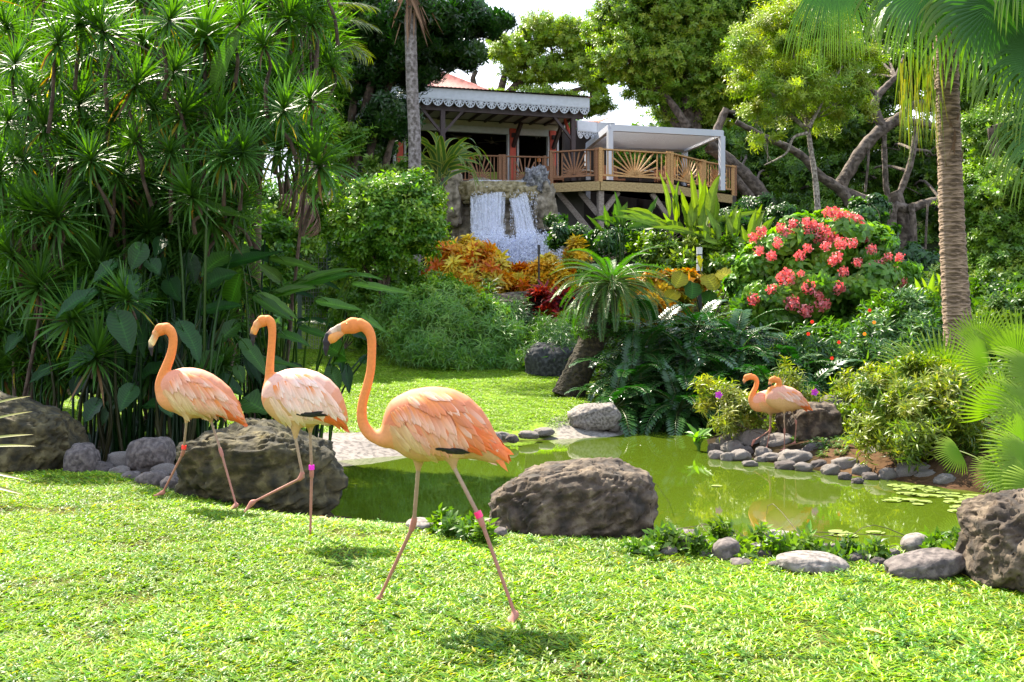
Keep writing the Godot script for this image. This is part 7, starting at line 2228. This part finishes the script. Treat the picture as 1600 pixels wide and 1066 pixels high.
	# the one in front of the leaves
	flamingo({
		"wan": 0.25, "d": 8.6, "foot": Vector2(312, 783), "group": grp, "cell": 0.008,
		"label": "flamingo with a red leg band walking past the large mossy boulder under dark leaves",
		"neck": [[259, 513, 17], [266, 518, 15.5], [270, 527, 13.5], [270, 540, 13], [266.5, 556, 14], [260, 573, 15], [254, 588, 16], [251, 602, 17.5], [253, 614, 20], [260, 622, 26], [270, 626, 34]],
		"trunk": [[262, 596, 626], [272, 582, 634], [284, 576.5, 644], [297, 576, 652], [310, 579, 652], [322, 585, 651], [334, 593, 650], [346, 603, 650], [356, 617, 652], [366, 632, 657], [374, 645, 661]],
		"legs": [
			{"z": 0.05, "dz": -0.2, "pts": [[294, 640], [291, 660], [286.5, 707], [254, 773]], "toe": Vector3(-1, -0.3, 0.1)},
			{"z": -0.05, "dz": 0.2, "pts": [[325, 640], [330, 660], [345.5, 707], [369, 793]], "toe": Vector3(-0.8, -0.4, 0.4)}],
		"band": [287.3, 699, Color(0.85, 0.03, 0.02), 288.5, 688, -0.033],
		"eye": [245, 518],
		"head": [
			[260, 513, 251, 515, 17, 19, ORANGE, ORANGE], [251, 515, 244, 521, 18, 13, ORANGE, PEACH], [244, 521, 236, 534, 10, 8, pale, Color(0.75, 0.6, 0.3)], [242, 527, 238, 537, 10, 8, PEACH, Color(0.75, 0.6, 0.3)],
			[236, 536, 235.5, 544, 8, 7, Color(0.6, 0.45, 0.25), INK], [236, 545, 237, 556, 7, 2.4, INK, INK]],
		"feathers": [
			[344, 628, 364, 648, 6, 22, 0.75, 0.65, 3, 0.002], [322, 638, 346, 644, 6, 22, 0.9, 0.35, 3, 0.002],
			[268, 612, 286, 634, 5, 22, 0.5, 0.8, 5, 0.001], [284, 622, 306, 636, 5, 22, 0.6, 0.7, 5, 0.002],
			[340, 610, 356, 628, 5, 26, 0.62, 0.75, 0, 0.004], [318, 614, 342, 622, 6, 26, 0.5, 0.85, 1, 0.004], [296, 610, 320, 620, 6, 28, 0.45, 0.85, 2, 0.005], [276, 602, 296, 612, 5, 26, 0.45, 0.85, 5, 0.006],
			[326, 596, 344, 606, 5, 26, 0.62, 0.75, 1, 0.007], [302, 594, 326, 600, 6, 24, 0.55, 0.8, 0, 0.008], [280, 592, 302, 598, 6, 22, 0.5, 0.8, 1, 0.008], [268, 596, 282, 584, 4, 16, 0.5, 0.8, 1, 0.008], [316, 584, 348, 612, 7, 24, 0.7, 0.7, 0, 0.005], [342, 604, 366, 640, 6, 22, 0.65, 0.75, 0, 0.003], [262, 606, 276, 632, 5, 18, 0.6, 0.7, 5, 0.002], [284, 582, 318, 588, 7, 18, 0.75, 0.6, 0, 0.009]],
		"quills": [[358, 630, 383, 667, 7, 3, 0.0], [354, 632, 380, 662, 7, 3, 0.02], [350, 640, 376, 658, 6, 1, 0.01], [364, 632, 377, 645, 4, 4, -0.02]],
	})
	# two by the far shore
	var g2 := "flamingos standing on the stones of the far shore"
	flamingo({
		"wan": 0.5, "d": 15.2, "foot": Vector2(1203, 703), "ground": -0.30, "group": g2, "cell": 0.011,
		"label": "small flamingo on the shore stones facing the water, neck raised",
		"neck": [[1173, 589, 9], [1179, 590, 8], [1182.5, 596, 7.5], [1181, 605, 7.5], [1176, 615, 8], [1174, 624, 9], [1177, 631, 11], [1184, 635, 16]],
		"trunk": [[1182, 618, 640], [1190, 613, 643], [1200, 610, 645], [1212, 610, 645], [1225, 613, 643], [1238, 622, 643]],
		"legs": [{"z": 0.03, "dz": 0.0, "pts": [[1202, 636], [1203, 648], [1203.5, 672], [1198, 702]], "toe": Vector3(-1, -0.2, 0.2)}, {"z": -0.03, "dz": 0.0, "pts": [[1204, 636], [1205, 650], [1204, 672], [1178, 691]], "toe": Vector3(-0.5, -1, 0)}],
		"eye": [1167, 590],
		"head": [[1173, 588, 1167, 590, 9, 10, ORANGE, ORANGE], [1167, 590, 1163, 595, 8, 5, ORANGE, PEACH], [1163, 595, 1162.5, 600, 5, 2, PEACH, INK]],
		"feathers": [[1195, 620, 1225, 626, 6, 14, 0.7, 0.6, 0, 0.004], [1190, 616, 1215, 616, 5, 12, 0.7, 0.6, 1, 0.006]],
	})
	flamingo({
		"wan": 0.5, "d": 14.9, "foot": Vector2(1226, 703), "ground": -0.29, "group": g2, "cell": 0.011,
		"label": "salmon flamingo preening on the shore stones, bill tucked against its folded neck",
		"neck": [[1209, 593, 9], [1216, 595, 9.5], [1217.5, 602, 8], [1213, 608, 8], [1206, 607, 8], [1202.5, 612, 8.5], [1203, 620, 10], [1209, 626, 16]],
		"trunk": [[1206, 611, 634], [1214, 605, 639], [1224, 603.5, 642], [1234, 606, 642], [1244, 612, 640], [1254, 622, 639], [1263, 632, 640]],
		"legs": [{"z": 0.03, "dz": 0.0, "pts": [[1225, 632], [1225.5, 646], [1226, 674], [1225.5, 704]], "toe": Vector3(-1, -0.2, 0.2)}, {"z": -0.03, "dz": 0.0, "pts": [[1236, 630], [1238, 644], [1244.5, 660], [1242, 694]], "toe": Vector3(-1, -0.2, 0.2)}],
		"eye": [1207, 594],
		"head": [[1210, 592, 1206, 594, 9, 9, ORANGE, ORANGE], [1206, 594, 1203, 600, 7, 5, PEACH, PEACH], [1203, 600, 1203, 606, 5, 2.4, INK, INK]],
		"feathers": [[1222, 616, 1246, 624, 6, 16, 0.8, 0.55, 0, 0.004], [1212, 612, 1236, 612, 6, 14, 0.75, 0.55, 1, 0.006], [1240, 626, 1256, 632, 4, 14, 0.85, 0.5, 3, 0.003]],
		"quills": [[1252, 626, 1267, 639, 5, 3, 0.01]],
	})
